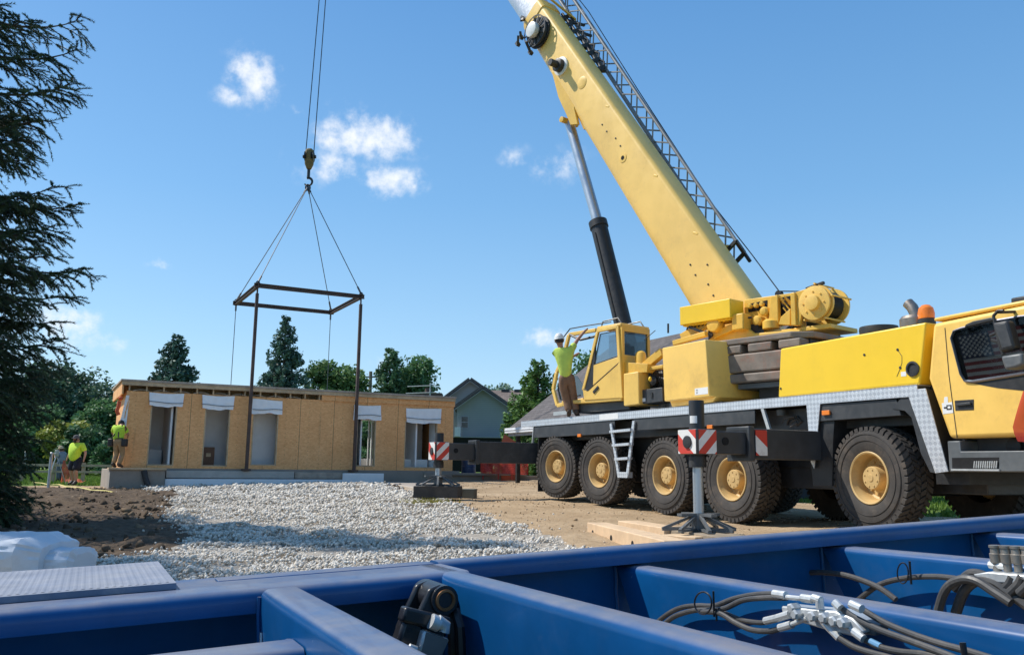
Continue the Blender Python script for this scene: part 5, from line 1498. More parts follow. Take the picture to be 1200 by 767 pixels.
rake([(519, 469), (551, 445), (583, 467)], GZ + 4, .22, .45, SHG, gb)
for pts, y in (([(531.5, 480.5), (565.8, 456), (606, 483.5)], GZ - .46), ([(519, 470), (551, 446.2), (583, 468.5)], GZ + 3.54)):
    m = MB(); P = [at_y(a, b, y) for a, b in pts]
    for p, q in zip(P[:-1], P[1:]): m.bar(p, q, .05, .22, up=(0, 1, 0))
    m.build('rake_board', TRIM, gb)
m = MB(); P = [at_y(a, b, y) for a, b, y in ((566, 455.5, GZ + .3), (636, 457.5, GZ + 6.6), (645, 482, GZ + .3), (602, 481, GZ + .3))]
P2 = [at_y(575, 457, GZ + 6.5), at_y(640, 457.5, GZ + 6.5), at_y(640, 492, GZ + .8), at_y(603, 483, GZ + .8)]
m.loft([P2, [p - Vector((0, -.05, .25)) for p in P2]]); m.build('main_roof', SHB, gb)
for a in (592, 607):
    p = at_y(a, 458.5, GZ + 6); m = MB(); m.box((p.x - .35, p.y, p.z - .1), (p.x + .35, p.y + .4, p.z + .2)); m.build('roof_vent', BLK, gb)
P = [at_y(a, b, GZ - .02) for a, b in ((540, 487), (549, 501.5))]
m = MB(); m.box((P[0].x, GZ - .06, P[1].z), (P[1].x, GZ + .02, P[0].z)); wd = m.build('window', TRIM, gb)
m = MB(); mz = (P[0].z + P[1].z) / 2
for z0, z1 in ((P[1].z + .07, mz - .03), (mz + .03, P[0].z - .07)): m.box((P[0].x + .07, GZ - .075, z0), (P[1].x - .07, GZ - .062, z1))
m.build('pane', material('dark_pane', (.02, .025, .03), .08, spec=.8, var=.1), wd)
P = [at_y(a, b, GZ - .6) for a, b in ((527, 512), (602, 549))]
m = MB(); m.box((P[0].x, GZ - 1.2, P[1].z - .3), (P[1].x, GZ - .02, P[0].z)); m.build('porch_shade', VOID, gb)  # black block stands in for the shade under the porch
P = [at_y(a, b, GZ - 1.3) for a, b in ((533, 500), (539, 511))]
m = MB(); m.box((P[0].x, GZ - 1.5, P[1].z), (P[1].x, GZ - .1, P[0].z)); m.build('bay_corner', WTR, gb)
P = [at_y(a, b, GZ - 1.3) for a, b in ((530, 511), (602, 513))]
m = MB(); m.box((P[0].x, GZ - 1.35, P[1].z), (P[1].x, GZ - .05, P[0].z)); m.build('eave_trim', TRIM, gb)
# chimney-like dark vent seen above the module roof
p = at_y(501, 460, 60); m = MB(); m.box((p.x - 1.0, 60, p.z - 6), (p.x + .9, 61.2, p.z - .25)); m.box((p.x - 1.1, 59.9, p.z - .25), (p.x + 1.0, 61.3, p.z + .0)); m.lathe([(.25, 0), (.25, .35), (.3, .4)], (p.x, 60.6, p.z), (0, 0, 1), 12)
o = m.build('chimney', material('dark_brick', (.10, .07, .06), .9), None); put(o, 'dark brick chimney top showing above the right end of the module roof', 'chimney')
p = at_y(434.5, 435, 62); m = MB(); m.tube([(p.x, 62, p.z), (p.x, 62, -.5)], .12, 8, .16); m.bar((p.x - .5, 62, p.z - .4), (p.x + .5, 62, p.z - .4), .1)
o = m.build('utility_pole', WOODD, None); put(o, 'thin wooden utility pole behind the module roof', 'pole')
an = thing('roof_aerial', 'thin horizontal television aerial among the trees above the module roof', 'aerial', at_y(498, 455, 58))
m = MB()
for dy, w in ((.12, 1.2), (-.35, 1.3)): m.tube([(-w, 0, dy * 1.0), (w * .6, 0, dy + .1)], .03, 5)
m.tube([(.35, 0, .4), (.35, 0, -2.2)], .035, 5); m.build('aerial_rods', STEEL, an)

# nearby house with the big charcoal roof, behind the crane
c0 = at_y(598, 501, 31)
NE = Vector((.4383, -.8988, 0)); NV = Vector((.8988, .4383, 0))
nh = thing('shingled_house', 'house with broad charcoal shingle roof and white eave behind the crane', 'house', Matrix.Translation(Vector((c0.x, c0.y, 0))) @ Matrix.Rotation(atan2(NE.y, NE.x), 4, 'Z'))
nF = Frame((c0.x, c0.y, 0), NE, (-NE.y, NE.x, 0), (0, 0, 1))   # x towards nose, y away
ez = c0.z; WB = 4.2
ra_ = nF.hit(712, 404, 1, WB); rb2 = nF.hit(840, 387, 1, WB); rz = (ra_.z + rb2.z) / 2
LX = 10.5
m = MB()
rv = [(-.1, 0, ez), (LX, 0, ez), (LX, WB, rz), (ra_.x, WB, rz), (-.1, 2 * WB, ez), (LX, 2 * WB, ez)]
t_ = .12
m.add(rv + [(x, y, z - t_) for x, y, z in rv], [(0, 1, 2, 3), (0, 3, 4), (3, 2, 5, 4), (6, 9, 8, 7), (6, 10, 9), (9, 10, 11, 8), (0, 6, 7, 1), (0, 4, 10, 6), (1, 7, 8, 2), (2, 8, 11, 5), (4, 5, 11, 10)])
m.build('roof', SHG, nh)
m = MB(); m.box((-.22, -.12, ez - .19), (LX, -.02, ez - .01)); m.box((-.24, -.14, ez - .10), (LX, -.121, ez - .085)); m.build('gutter', WTR, nh)
m = MB(); m.box((-.12, -.02, ez - .30), (LX, .02, ez - .13)); m.build('fascia', TRIM, nh)
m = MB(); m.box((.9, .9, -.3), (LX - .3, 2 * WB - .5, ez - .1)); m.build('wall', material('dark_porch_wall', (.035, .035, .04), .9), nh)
m = MB(); m.box((.15, .15, -.2), (.28, .28, ez - .1)); m.build('porch_post', BLK, nh)

# safety fence mesh and tarp to the right of the module
def fence_mat(name, col, alpha=.35):
    t = NT(name); tp = t.new('ShaderNodeBsdfTransparent'); ms = t.new('ShaderNodeMixShader'); ms.inputs[0].default_value = alpha
    t.b.inputs['Base Color'].default_value = (*col, 1); t.b.inputs['Roughness'].default_value = .6
    n = t.noise(3, 4); t.base(t.mix(t.ramp(n, .3, .7), col, tuple(c * .6 for c in col)))
    w = t.new('ShaderNodeTexChecker'); w.inputs['Scale'].default_value = 22; t.link(t.tc.outputs['Object'], w.inputs['Vector'])
    t.link(t.math('MULTIPLY', w.outputs['Fac'], alpha), ms.inputs[0])
    t.link(t.b.outputs[0], ms.inputs[1]); t.link(tp.outputs[0], ms.inputs[2]); t.link(ms.outputs[0], t.out.inputs[0]); return t.mat
ORF = fence_mat('red_safety_mesh', (.62, .05, .03)); 
def curtain(name, pts_bot, hts, mat, lab, cat, nseg=24, wob=.06):
    """hanging mesh along world points"""
    m = MB(); vs = []; N = nseg
    for i in range(N + 1):
        s = i / N * (len(pts_bot) - 1); k = min(int(s), len(pts_bot) - 2); f_ = s - k
        p = Vector(pts_bot[k]).lerp(Vector(pts_bot[k + 1]), f_); h = hts[k] + (hts[k + 1] - hts[k]) * f_
        for j in range(6):
            vs.append((p.x, p.y + wob * sin(i * 1.3 + j), p.z + h * j / 5))
    m.add(vs, [(i * 6 + j, (i + 1) * 6 + j, (i + 1) * 6 + j + 1, i * 6 + j + 1) for i in range(N) for j in range(5)])
    o = m.build(name, mat, None, recalc=False, angle=180); return put(o, lab, cat)
A, B, C_ = at_y(563, 554, 33.5), at_y(590, 555, 33), at_y(619, 556, 32.5)
curtain('safety_fence', [A, B, C_], [.55, .75, .7], ORF, 'red plastic safety fence behind the rear outrigger beam', 'safety fence')
m = MB()
for a in (566, 584, 600): p = at_y(a, 555, 33.6); m.box((p.x - .03, 33.62, p.z - .2), (p.x + .03, 33.68, p.z + .95))
o = m.build('fence_stake', material('red_stake', (.5, .07, .05), .6), None); put(o, 'dull red stakes holding the red safety fence', 'stakes')
P = [at_y(a, b, 34) for a, b in ((588, 517), (591, 508), (607, 519))]
m = MB(); m.add([(p.x, 34 + .1 * i, p.z) for i, p in enumerate(P)] + [(p.x, 34.5 + .1 * i, p.z) for i, p in enumerate(P)] + [(P[0].x, 34, .2), (P[2].x, 34.2, .2)], [(0, 1, 2), (3, 5, 4), (0, 3, 4, 1), (1, 4, 5, 2), (0, 2, 7, 6)])
o = m.build('orange_tarp', material('faded_orange_tarp', (.50, .13, .06), .7), None); put(o, 'faded orange tarp peaking above the outrigger beam beside the house', 'tarp')
brl = thing('plastic_barrel', 'dark blue plastic barrel in shadow at the right end of the module', 'barrel', at_y(549, 556, 34))
m = MB(); m.lathe([(.25, 0), (.29, .08), (.28, .3), (.295, .32), (.28, .34), (.29, .6), (.26, .68), (.2, .70)], (0, 0, 0), (0, 0, 1), 24); m.build('barrel_body', material('blue_plastic', (.02, .05, .12), .4), brl)
m = MB(); m.lathe([(.04, .70), (.04, .73)], (.12, 0, 0), (0, 0, 1), 12); m.build('bung', BLK, brl)

# ================================================================== LEFT SIDE: rail fence, posts, tape
FW = material('fence_rail_wood', (.40, .31, .21), .8, var=.2, dirt=.3, dirtcol=(.15, .12, .1))
FY = 37.0
rf = thing('rail_fence', 'weathered wooden two rail fence along the grass behind the workers', 'fence', (0, 0, 0))
m = MB()
for b, h in ((544.0, .10), (551.5, .09)):
    a_, b_ = at_y(-40, b - .5, FY), at_y(134, b + 1.5, FY)
    m.bar(a_, b_, .06, h, up=(0, 0, 1))
m.build('rails', FW, rf)
for a in (25, 62, 97, 131):
    p = at_y(a, 545, FY); m = MB(); m.box((p.x - .06, FY + .04, 0 - .3), (p.x + .06, FY + .16, p.z + .12)); m.build('fence_post', FW, rf)
GP_ = material('galvanised_post', (.42, .44, .45), .45, .6, var=.1)
for k, (a, b0, b1, lab) in enumerate(((56.5, 532, 571.5, 'shorter galvanised steel post standing in the grass'), (27, 530, 562, 'galvanised steel post half hidden by the dark spruce'))):
    q = on_ground(a, b1); t0 = at_y(a, b0, q.y)
    o = thing('steel_post', lab, 'post', (q.x, q.y, q.z)); m = MB(); m.tube([(0, 0, -.2), (0, 0, t0.z - q.z)], .045, 12); m.build('pipe', GP_, o)
    m = MB(); m.lathe([(.055, 0), (.055, .05), (.02, .08)], (0, 0, t0.z - q.z - .01), (0, 0, 1), 12); m.build('cap', GP_, o)
q = on_ground(63, 567); t0 = at_y(63, 527, q.y)
ti = thing('survey_tripod', 'survey instrument on a light tripod beside the steel post', 'tripod', (q.x, q.y, q.z)); hh = t0.z - q.z
m = MB(); m.box((-.06, -.06, hh - .24), (.06, .06, hh)); m.lathe([(.04, 0), (.04, .06)], (0, -.08, hh - .15), (0, -1, 0), 12); m.build('instrument', material('pale_instrument', (.36, .37, .34), .5), ti, .02)
for k in range(3):
    a = 2 * pi * k / 3 + .4; m = MB(); m.bar((.04 * cos(a), .04 * sin(a), hh - .28), (.42 * cos(a), .42 * sin(a), 0), .03, .02); m.build('leg', GP_, ti)
# yellow tape on the ground
TAPE = material('yellow_tape', (.55, .44, .08), .5)
def ribbon(pts, w, name, mat, lab, cat, lift=.03):
    m = MB(); vs = []
    P = [on_ground(a, b) for a, b in pts]
    for i, p in enumerate(P):
        d = (P[min(i + 1, len(P) - 1)] - P[max(i - 1, 0)]).normalized(); n = Vector((-d.y, d.x, .4)) * w / 2
        z = lift + .03 * (i % 2); vs += [p + n + Vector((0, 0, z)), p - n + Vector((0, 0, z))]
    m.add(vs, [(2 * i, 2 * i + 1, 2 * i + 3, 2 * i + 2) for i in range(len(P) - 1)])
    o = m.build(name, mat, None, recalc=False, angle=180); return put(o, lab, cat)
ribbon([(38, 568), (48, 570), (58, 571.5), (68, 572), (78, 574), (92, 576), (106, 578), (122, 580.5), (132, 581), (146, 585), (158, 584)], .045, 'caution_tape', TAPE, 'yellow caution tape trailing over the dirt mound', 'tape', .10)
# orange netting heap near the heavy worker
q = on_ground(86, 566)
m = MB(); vs = []; n_ = 18
hp = at_y(77, 541, 36.0); hq = at_y(102, 561, 36)
for i in range(n_ + 1):
    for j in range(7):
        s = i / n_; t2 = j / 6
        x = hp.x - .1 + (hq.x - hp.x + .1) * s
        zt = .95 * max(.12, (1 - s) ** 1.6) + .05 * sin(s * 20)
        vs.append((x, 36.0 - .5 * (1 - t2) * (s + .2) + .05 * sin(i * 2 + j), ground(x, 36) + zt * t2))
m.add(vs, [(i * 7 + j, (i + 1) * 7 + j, (i + 1) * 7 + j + 1, i * 7 + j + 1) for i in range(n_) for j in range(6)])
o = m.build('orange_netting', fence_mat('orange_safety_mesh', (.75, .12, .03)), None, recalc=False, angle=180); put(o, 'sagging orange safety netting behind the heavy worker', 'netting')

# ================================================================== PEOPLE
SKIN = material('skin', (.42, .22, .15), .55, var=.08)
NEON = material('neon_yellow_shirt', (.52, .74, .05), .8, bump=.8, bscale=14, var=.06, vscale=8)
NEONP = material('pale_neon_shirt', (.60, .76, .13), .8, bump=.8, bscale=14, var=.06, vscale=8)
NAVY = material('dark_navy_cloth', (.012, .014, .025), .9, bump=.8, bscale=14, var=.2)
BROWN = material('brown_work_trousers', (.22, .125, .075), .9, bump=.8, bscale=14, var=.15, vscale=9, dirt=.2)
TAN = material('tan_work_trousers', (.40, .25, .12), .9, bump=.8, bscale=14, var=.2, vscale=8, dirt=.4, dirtcol=(.15, .08, .05))
DENIM = material('faded_denim', (.12, .14, .17), .9, bump=.8, bscale=14, var=.15)
BLSH = material('blue_grey_shirt', (.22, .26, .33), .9, bump=.8, bscale=14, var=.15, vscale=8)
LEATH = material('dark_leather', (.03, .022, .018), .6, var=.2)
BOOT = material('brown_boots', (.07, .045, .03), .7, var=.2)
HAIR = material('dark_hair', (.035, .025, .02), .8)
def skin_obj(name, chains, mat, parent, sub=2):
    """chains: list of [(x,y,z,rx,ry)...]; first chain's first vertex is the root; chain may start with an int index into all verts"""
    bm = bmesh.new(); lay = bm.verts.layers.skin.verify(); allv = []
    for ch in chains:
        prev = None
        for q in ch:
            if isinstance(q, int): prev = allv[q]; continue
            v = bm.verts.new(q[:3]); v[lay].radius = (q[3], q[4] if len(q) > 4 else q[3]); allv.append(v)
            if prev is not None: bm.edges.new((prev, v))
            prev = v
    allv[0][lay].use_root = True
    me = bpy.data.meshes.new(name); bm.to_mesh(me); bm.free(); me.materials.append(mat)
    o = bpy.data.objects.new(name, me); COL.objects.link(o); o.parent = parent
    s = o.modifiers.new('skin', 'SKIN'); s.use_smooth_shade = True
    o.modifiers.new('sub', 'SUBSURF').levels = sub; o.modifiers['sub'].render_levels = sub
    return o
def person(label, J, loc, rot, build=1.0, parts=(), skin=SKIN, group=None):
    """J: dict of joint positions in metres in the person's own frame (facing +y)"""
    o = thing('person', label, 'person', Matrix.Translation(Vector(loc)) @ Matrix.Rotation(rot, 4, 'Z'), group)
    b = build
    def v(n, r, r2=None): return (*J[n], r, r2 or r)
    ch = [[v('pelvis', .13 * b, .11 * b), v('waist', .12 * b, .10 * b), v('chest', .145 * b, .105 * b), v('neck', .055), v('skull', .088, .10), v('crown', .07, .08)]]
    idx = 6
    for s in 'LR':
        ch.append([2, v('sho' + s, .06 * (1 + (b - 1) * .6)), v('elb' + s, .042 * b ** .5), v('wri' + s, .030), v('han' + s, .034, .02)])
    base = 6
    for k, s in enumerate('LR'):
        ch.append([0, v('hip' + s, .095 * b), v('kne' + s, .062 * b ** .6), v('cal' + s, .056 * b ** .6), v('ank' + s, .04), v('toe' + s, .036, .03)])
    # fingers
    for k, s in enumerate('LR'):
        hi = 6 + k * 4 + 3
        h = Vector(J['han' + s]); w = Vector(J['wri' + s]); d = (h - w).normalized(); sd = d.cross(Vector((0, 0, 1)))
        if sd.length < .1: sd = Vector((0, 1, 0))
        sd.normalize(); u = sd.cross(d)
        for f, ln in zip((-1.5, -.5, .5, 1.5), (.07, .085, .08, .06)):
            r0 = h + sd * f * .018
            ch.append([(*(r0 + d * .01), .010), (*(r0 + d * ln * .6 - u * .01), .009), (*(r0 + d * ln - u * .04), .008)])
        ch.append([(*(h - d * .03 + sd * .03), .011), (*(h + sd * .055 - u * .005), .010), (*(h + d * .03 + sd * .06 - u * .02), .008)])
    skin_obj('body', ch, skin, o)
    return o
def mixp(a, b, t): return tuple(x + (y - x) * t for x, y in zip(a, b))
def stand(h, **kw):
    """neutral joints for standing height h, facing +y, left = -x"""
    k = h / 1.8
    J = {'pelvis': (0, 0, .95), 'waist': (0, .01, 1.12), 'chest': (0, -.01, 1.36), 'neck': (0, -.01, 1.53), 'skull': (0, .02, 1.66), 'crown': (0, .01, 1.74)}
    for s, g in (('L', -1), ('R', 1)):
        J['sho' + s] = (g * .19, -.01, 1.44); J['elb' + s] = (g * .27, -.03, 1.16); J['wri' + s] = (g * .28, .05, .92); J['han' + s] = (g * .28, .07, .84)
        J['hip' + s] = (g * .10, 0, .88); J['kne' + s] = (g * .11, .02, .50); J['cal' + s] = (g * .11, -.01, .36); J['ank' + s] = (g * .11, -.02, .09); J['toe' + s] = (g * .13, .13, .04)
    J.update(kw)
    return {n: (p[0] * k, p[1] * k, p[2] * k) for n, p in J.items()}
def shirt(o, J, mat, b=1., belly=0., slv=.75, hem=-.02):
    p = J['pelvis']; w = J['waist']; c = J['chest']; n = J['neck']
    ch = [[(p[0], p[1] + belly * .4, p[2] + hem, .165 * b, .135 * b), (w[0], w[1] + belly, w[2], .16 * b, .14 * b), (c[0], c[1] + belly * .3, c[2], .175 * b, .13 * b), (*mixp(c, n, .62), .10 * b, .09), (*mixp(c, n, .85), .066, .066)]]
    for s in 'LR':
        e = mixp(J['sho' + s], J['elb' + s], slv); ch.append([2, (*J['sho' + s], .088 * b ** .7), (*mixp(J['sho' + s], J['elb' + s], slv * .5), .078 * b ** .7), (*e, .074 * b ** .7)])
    return skin_obj('shirt', ch, mat, o)
def trousers(o, J, mat, b=1., to=.93, name='trousers', wide=1.0):
    p = J['pelvis']
    ch = [[(p[0], p[1], p[2] + .15, .15 * b, .12 * b), (*p, .155 * b, .13 * b)]]
    for s in 'LR':
        k = J['kne' + s]; a = J['ank' + s]; h = J['hip' + s]
        c = [1, (*h, .115 * b), (*mixp(h, k, .55), .10 * b * wide)]
        if to > .5: c += [(*k, .085 * b), (*mixp(k, a, .5), .082 * b), (*mixp(k, a, to), .078 * b)]
        else: c += [(*mixp(h, k, .98), .098 * b * wide)]
        ch.append(c)
    return skin_obj(name, ch, mat, o)
def boots(o, J, mat, hi=.16):
    for s in 'LR':
        a, t2 = Vector(J['ank' + s]), Vector(J['toe' + s]); d = (t2 - a); d.z = 0; d.normalize()
        skin_obj('boot', [[(*(a + Vector((0, 0, hi))), .062), (*(a + Vector((0, 0, .0))), .058), (*(a + d * .09 - Vector((0, 0, .03))), .052, .045), (*(a + d * .19 - Vector((0, 0, .045))), .048, .038)], [1, (*(a - d * .05 - Vector((0, 0, .035))), .048, .042)]], mat, o)
def head_bits(o, J, hat=None, hair=True, brim=None, face=True):
    s = Vector(J['skull']); c = Vector(J['crown']); up = (c - s).normalized(); fw = Vector((0, 1, 0)); fw = (fw - up * fw.dot(up)).normalized(); rt = fw.cross(up)
    m = MB()
    if hair:
        rings = []
        for k, r, z in ((0, .098, -.05), (1, .106, 0), (2, .105, .05), (3, .088, .095), (4, .04, .125)):
            rings.append([s + up * z - fw * .014 + rt * r * .86 * cos(a) + fw * r * sin(a) * (1 if sin(a) < 0 else .86) for a in [2 * pi * i / 20 for i in range(20)]])
        m.loft(rings); m.build('hair', HAIR, o)
    m = MB()
    for g in (-1, 1):
        e = s + rt * g * .095 - up * .005; m.ball(e, .014, .026, .034, 8, 6)
    m.ball(s + fw * .108 - up * .02, .016, .022, .026, 8, 6); m.build('ears_and_nose', SKIN, o)
    m = MB()
    for g in (-1, 1): m.ball(s + fw * .094 + rt * g * .034 + up * .012, .012, .008, .007, 8, 6)
    m.build('eyes', HAIR, o)
    m = MB(); m.ball(s + fw * .094 - up * .062, .026, .010, .007, 8, 6); m.build('mouth', material('lip', (.30, .10, .08), .5), o)
    if hat:
        nm, mat, br = hat
        rings = []
        for r, z in ((.122, .035), (.120, .07), (.108, .11), (.075, .15), (.03, .165)):
            rings.append([s + up * z + rt * r * .88 * cos(a) + fw * r * sin(a) for a in [2 * pi * i / 24 for i in range(24)]])
        m = MB(); m.loft(rings)
        if br == 'all': r0, f0 = .19, .19
        elif br == 'helmet': r0, f0 = .132, .165
        else: r0, f0 = .12, .21
        rim = []
        for rr_, ff, zz in ((.118, .118, .045), (r0, f0, .034), (r0, f0, .026), (.116, .116, .034)):
            rim.append([s + up * zz + rt * rr_ * .9 * cos(a) + fw * (ff if sin(a) > 0 else rr_) * sin(a) for a in [2 * pi * i / 24 for i in range(24)]])
        m.loft(rim)
        if br == 'helmet':
            m.loft([[s + up * (z + .012) + rt * (.015 * q) + fw * y for q in (-1, 1)] + [s + up * z + rt * (.02 * q) + fw * y for q in (1, -1)] for y, z in ((-.11, .075), (-.07, .135), (0, .165), (.07, .135), (.11, .075))])
        m.build(nm, mat, o)
    return s, up, fw, rt

# worker on the crane: stands on the deck edge, reaches up to the cab frame.  Built in the truck's frame, back to us.
HATW = material('white_hard_hat', (.80, .80, .78), .35, var=.03)
foot = TRUCK.hit(671, 496.5, 1, -.05)
WF = Frame(TRUCK.M @ Vector((foot.x, -.05, 1.985)), (1, 0, 0), (0, 1, 0), (0, 0, 1))   # he looks away from us, into the scene
def W_(a, b, dy=0.): return tuple(WF.hit(a, b, 1, dy))
J = {'pelvis': W_(664, 443), 'waist': W_(662, 432), 'chest': W_(659, 417), 'neck': W_(656.5, 405.5), 'skull': W_(655.5, 399), 'crown': W_(655, 394),
     'shoL': W_(652.5, 412), 'elbL': W_(661, 424, .27), 'wriL': W_(674, 416, .40), 'hanL': W_(679, 413, .44),
     'shoR': W_(669, 410), 'elbR': W_(677, 397.5, .10), 'wriR': W_(685, 388, .22), 'hanR': W_(689, 384.5, .26),
     'hipL': W_(659.5, 449), 'kneL': W_(664.5, 470, .06), 'hipR': W_(668.5, 447), 'kneR': W_(672.5, 468, .07)}
for s, a, b in (('L', 667, 491), ('R', 675.5, 490)):
    k_ = W_(a, b, -.02); J['ank' + s] = (k_[0], -.02, .095); J['toe' + s] = (k_[0] + (.0 if s == 'L' else .05), .15, .045)
    J['cal' + s] = mixp(J['kne' + s], J['ank' + s], .35); J['cal' + s] = (J['cal' + s][0], J['cal' + s][1] - .02, J['cal' + s][2])
print('WORKER', {k: tuple(round(c, 2) for c in v_) for k, v_ in J.items()})
pw = person('worker in white hard hat and lime shirt standing on the crane deck', J, (0, 0, 0), 0, .98)
pw.matrix_world = WF.M
shirt(pw, J, NEONP, 1.08, 0, .62, -.05); trousers(pw, J, BROWN, 1.08); boots(pw, J, BOOT, .10)
head_bits(pw, J, ('hard_hat', HATW, 'helmet'))
p = J['pelvis']; skin_obj('belt', [[(p[0] - .004, p[1], p[2] + .065, .158, .135), (p[0], p[1], p[2] + .10, .156, .132)]], LEATH, pw, 2)

# heavy worker on the left, walking, neon tee and navy shorts
q = on_ground(86, 568.5)
h1 = (at_y(88.5, 509.5, q.y).z - q.z)
print('W2', q, h1)
J = stand(h1, elbR=(.36, -.05, 1.17), wriR=(.38, .04, .93), hanR=(.38, .06, .85), elbL=(-.37, -.06, 1.17), wriL=(-.40, .02, .92), hanL=(-.40, .04, .84), shoL=(-.23, -.02, 1.44), shoR=(.23, -.02, 1.44),
          hipL=(-.13, 0, .86), hipR=(.13, 0, .86), kneL=(-.15, .10, .50), calL=(-.15, .05, .36), ankL=(-.15, .06, .09), toeL=(-.18, .22, .04), kneR=(.16, .0, .50), calR=(.16, -.06, .36), ankR=(.16, -.10, .10), toeR=(.2, .05, .04), skull=(.02, .05, 1.65), crown=(.02, .05, 1.74), neck=(0, .02, 1.52))
pa_ = person('heavy worker in neon yellow tee and navy shorts walking on the dirt', J, (q.x, q.y, q.z), radians(160), 1.35)
shirt(pa_, J, NEON, 1.36, .09, .85, -.12); trousers(pa_, J, NAVY, 1.22, .4, 'shorts', 1.25); boots(pa_, J, LEATH, .10)
s_, up_, fw_, rt_ = head_bits(pa_, J, ('cap', material('grey_cap', (.10, .095, .10), .8), 'cap'))
m = MB(); m.ball(s_ + fw_ * .06 - up_ * .075, .075, .055, .06, 12, 8); m.build('beard', HAIR, pa_)

# worker bent at the corner of the module
zf = ztp + .035
fq = HOUSE.hit(136, 547, 1, -.3); wp = HOUSE.M @ Vector((fq.x, -.3, zf))
h3 = 1.56
J = stand(h3, waist=(0, -.02, 1.13), chest=(.03, .05, 1.37), neck=(-.02, .13, 1.50), skull=(-.08, .24, 1.57), crown=(-.10, .27, 1.65), elbL=(-.34, .14, 1.22), wriL=(-.26, .36, 1.14), hanL=(-.22, .43, 1.14), elbR=(.27, .16, 1.20), wriR=(.12, .36, 1.10), hanR=(.06, .42, 1.10), pelvis=(.04, -.06, .94),
          hipL=(-.05, -.04, .87), hipR=(.15, -.04, .87), kneL=(-.06, .06, .5), kneR=(.16, .07, .5), calL=(-.06, .0, .36), calR=(.14, .0, .36))
pb_ = person('worker with tool belt and suspenders leaning at the left end of the module', J, tuple(wp), radians(-8), 1.0)
shirt(pb_, J, NEON, 1.08, .0, .8, .0); trousers(pb_, J, TAN, .98); boots(pb_, J, BOOT, .10)
head_bits(pb_, J, None)
p = J['pelvis']
skin_obj('tool_belt', [[(p[0], p[1], p[2] + .05, .185, .15), (p[0], p[1], p[2] + .12, .18, .145)]], LEATH, pb_, 2)
m = MB()
for g in (-1, 1): m.box((p[0] + g * .23 - .08, p[1] - .10, p[2] - .16), (p[0] + g * .23 + .08, p[1] + .06, p[2] + .08))
m.build('tool_pouch', LEATH, pb_, .03)
c = J['chest']; m = MB()
for g in (-1, 1): m.tube([(p[0] + g * .10, p[1] - .175, p[2] + .12), (c[0] + g * .03, c[1] - .155, c[2] - .05), (c[0] - g * .0 + g * .11, c[1] - .10, c[2] + .14)], .018, 6)
m.build('suspenders', LEATH, pb_)

# distant man in straw hat at the tripod
q = on_ground(71, 562.0); q = Vector((at_y(71, 545, 38).x, 38, ground(-20, 38)))
h4 = at_y(72, 522.5, 38).z - q.z
J = stand(h4, elbR=(.30, .10, 1.20), wriR=(.12, .34, 1.36), hanR=(.06, .40, 1.40), elbL=(-.28, .10, 1.18), wriL=(-.10, .32, 1.34), hanL=(-.05, .38, 1.38), skull=(0, .07, 1.63), crown=(0, .08, 1.72))
pc_ = person('man in straw hat and blue grey shirt standing at the survey tripod', J, tuple(q), radians(75), 1.0)
shirt(pc_, J, BLSH, 1.05, 0, .95, .0); trousers(pc_, J, DENIM, 1.0); boots(pc_, J, LEATH, .08)
head_bits(pc_, J, ('straw_hat', material('straw', (.45, .36, .22), .8), 'all'))
# ================================================================== TREES
BARK = material('bark', (.085, .065, .05), .9, var=.3, vscale=6, bump=.3, bscale=25)
def leaves(name, C, size, mat, parent, vals, up=.3, rng=RNG, aspect=.55):
    """small random leaf quads at centres C"""
    n = len(C)
    a = rng.normal(size=(n, 3)); a[:, 2] *= .6; a /= np.linalg.norm(a, axis=1)[:, None]
    b = rng.normal(size=(n, 3)); b -= (b * a).sum(1)[:, None] * a; b /= np.linalg.norm(b, axis=1)[:, None]
    s = (size * rng.uniform(.6, 1.3, n))[:, None]
    a = a * s; b = b * s * aspect
    V = np.stack([C - a, C + b, C + a, C - b], 1).reshape(-1, 3)
    F = np.arange(n * 4).reshape(n, 4)
    return np_mesh(name, V, F, mat, parent, vals)
def trunk_mesh(h, r, limbs, rnd, lean=(0, 0)):
    m = MB()
    pts = [(lean[0] * t * h * .3 + .04 * h * sin(t * 5) * .3, lean[1] * t, h * t) for t in (0, .15, .35, .6, .85, 1)]
    m.tube(pts, r, 9, r * .25)
    for (x, y, z) in limbs:
        z0 = max(h * .25, min(h * .8, z * .6)); m.tube([(0, 0, z0), (x * .5, y * .5, z0 + (z - z0) * .45), (x * .9, y * .9, z)], r * .28, 6, r * .06)
    return m
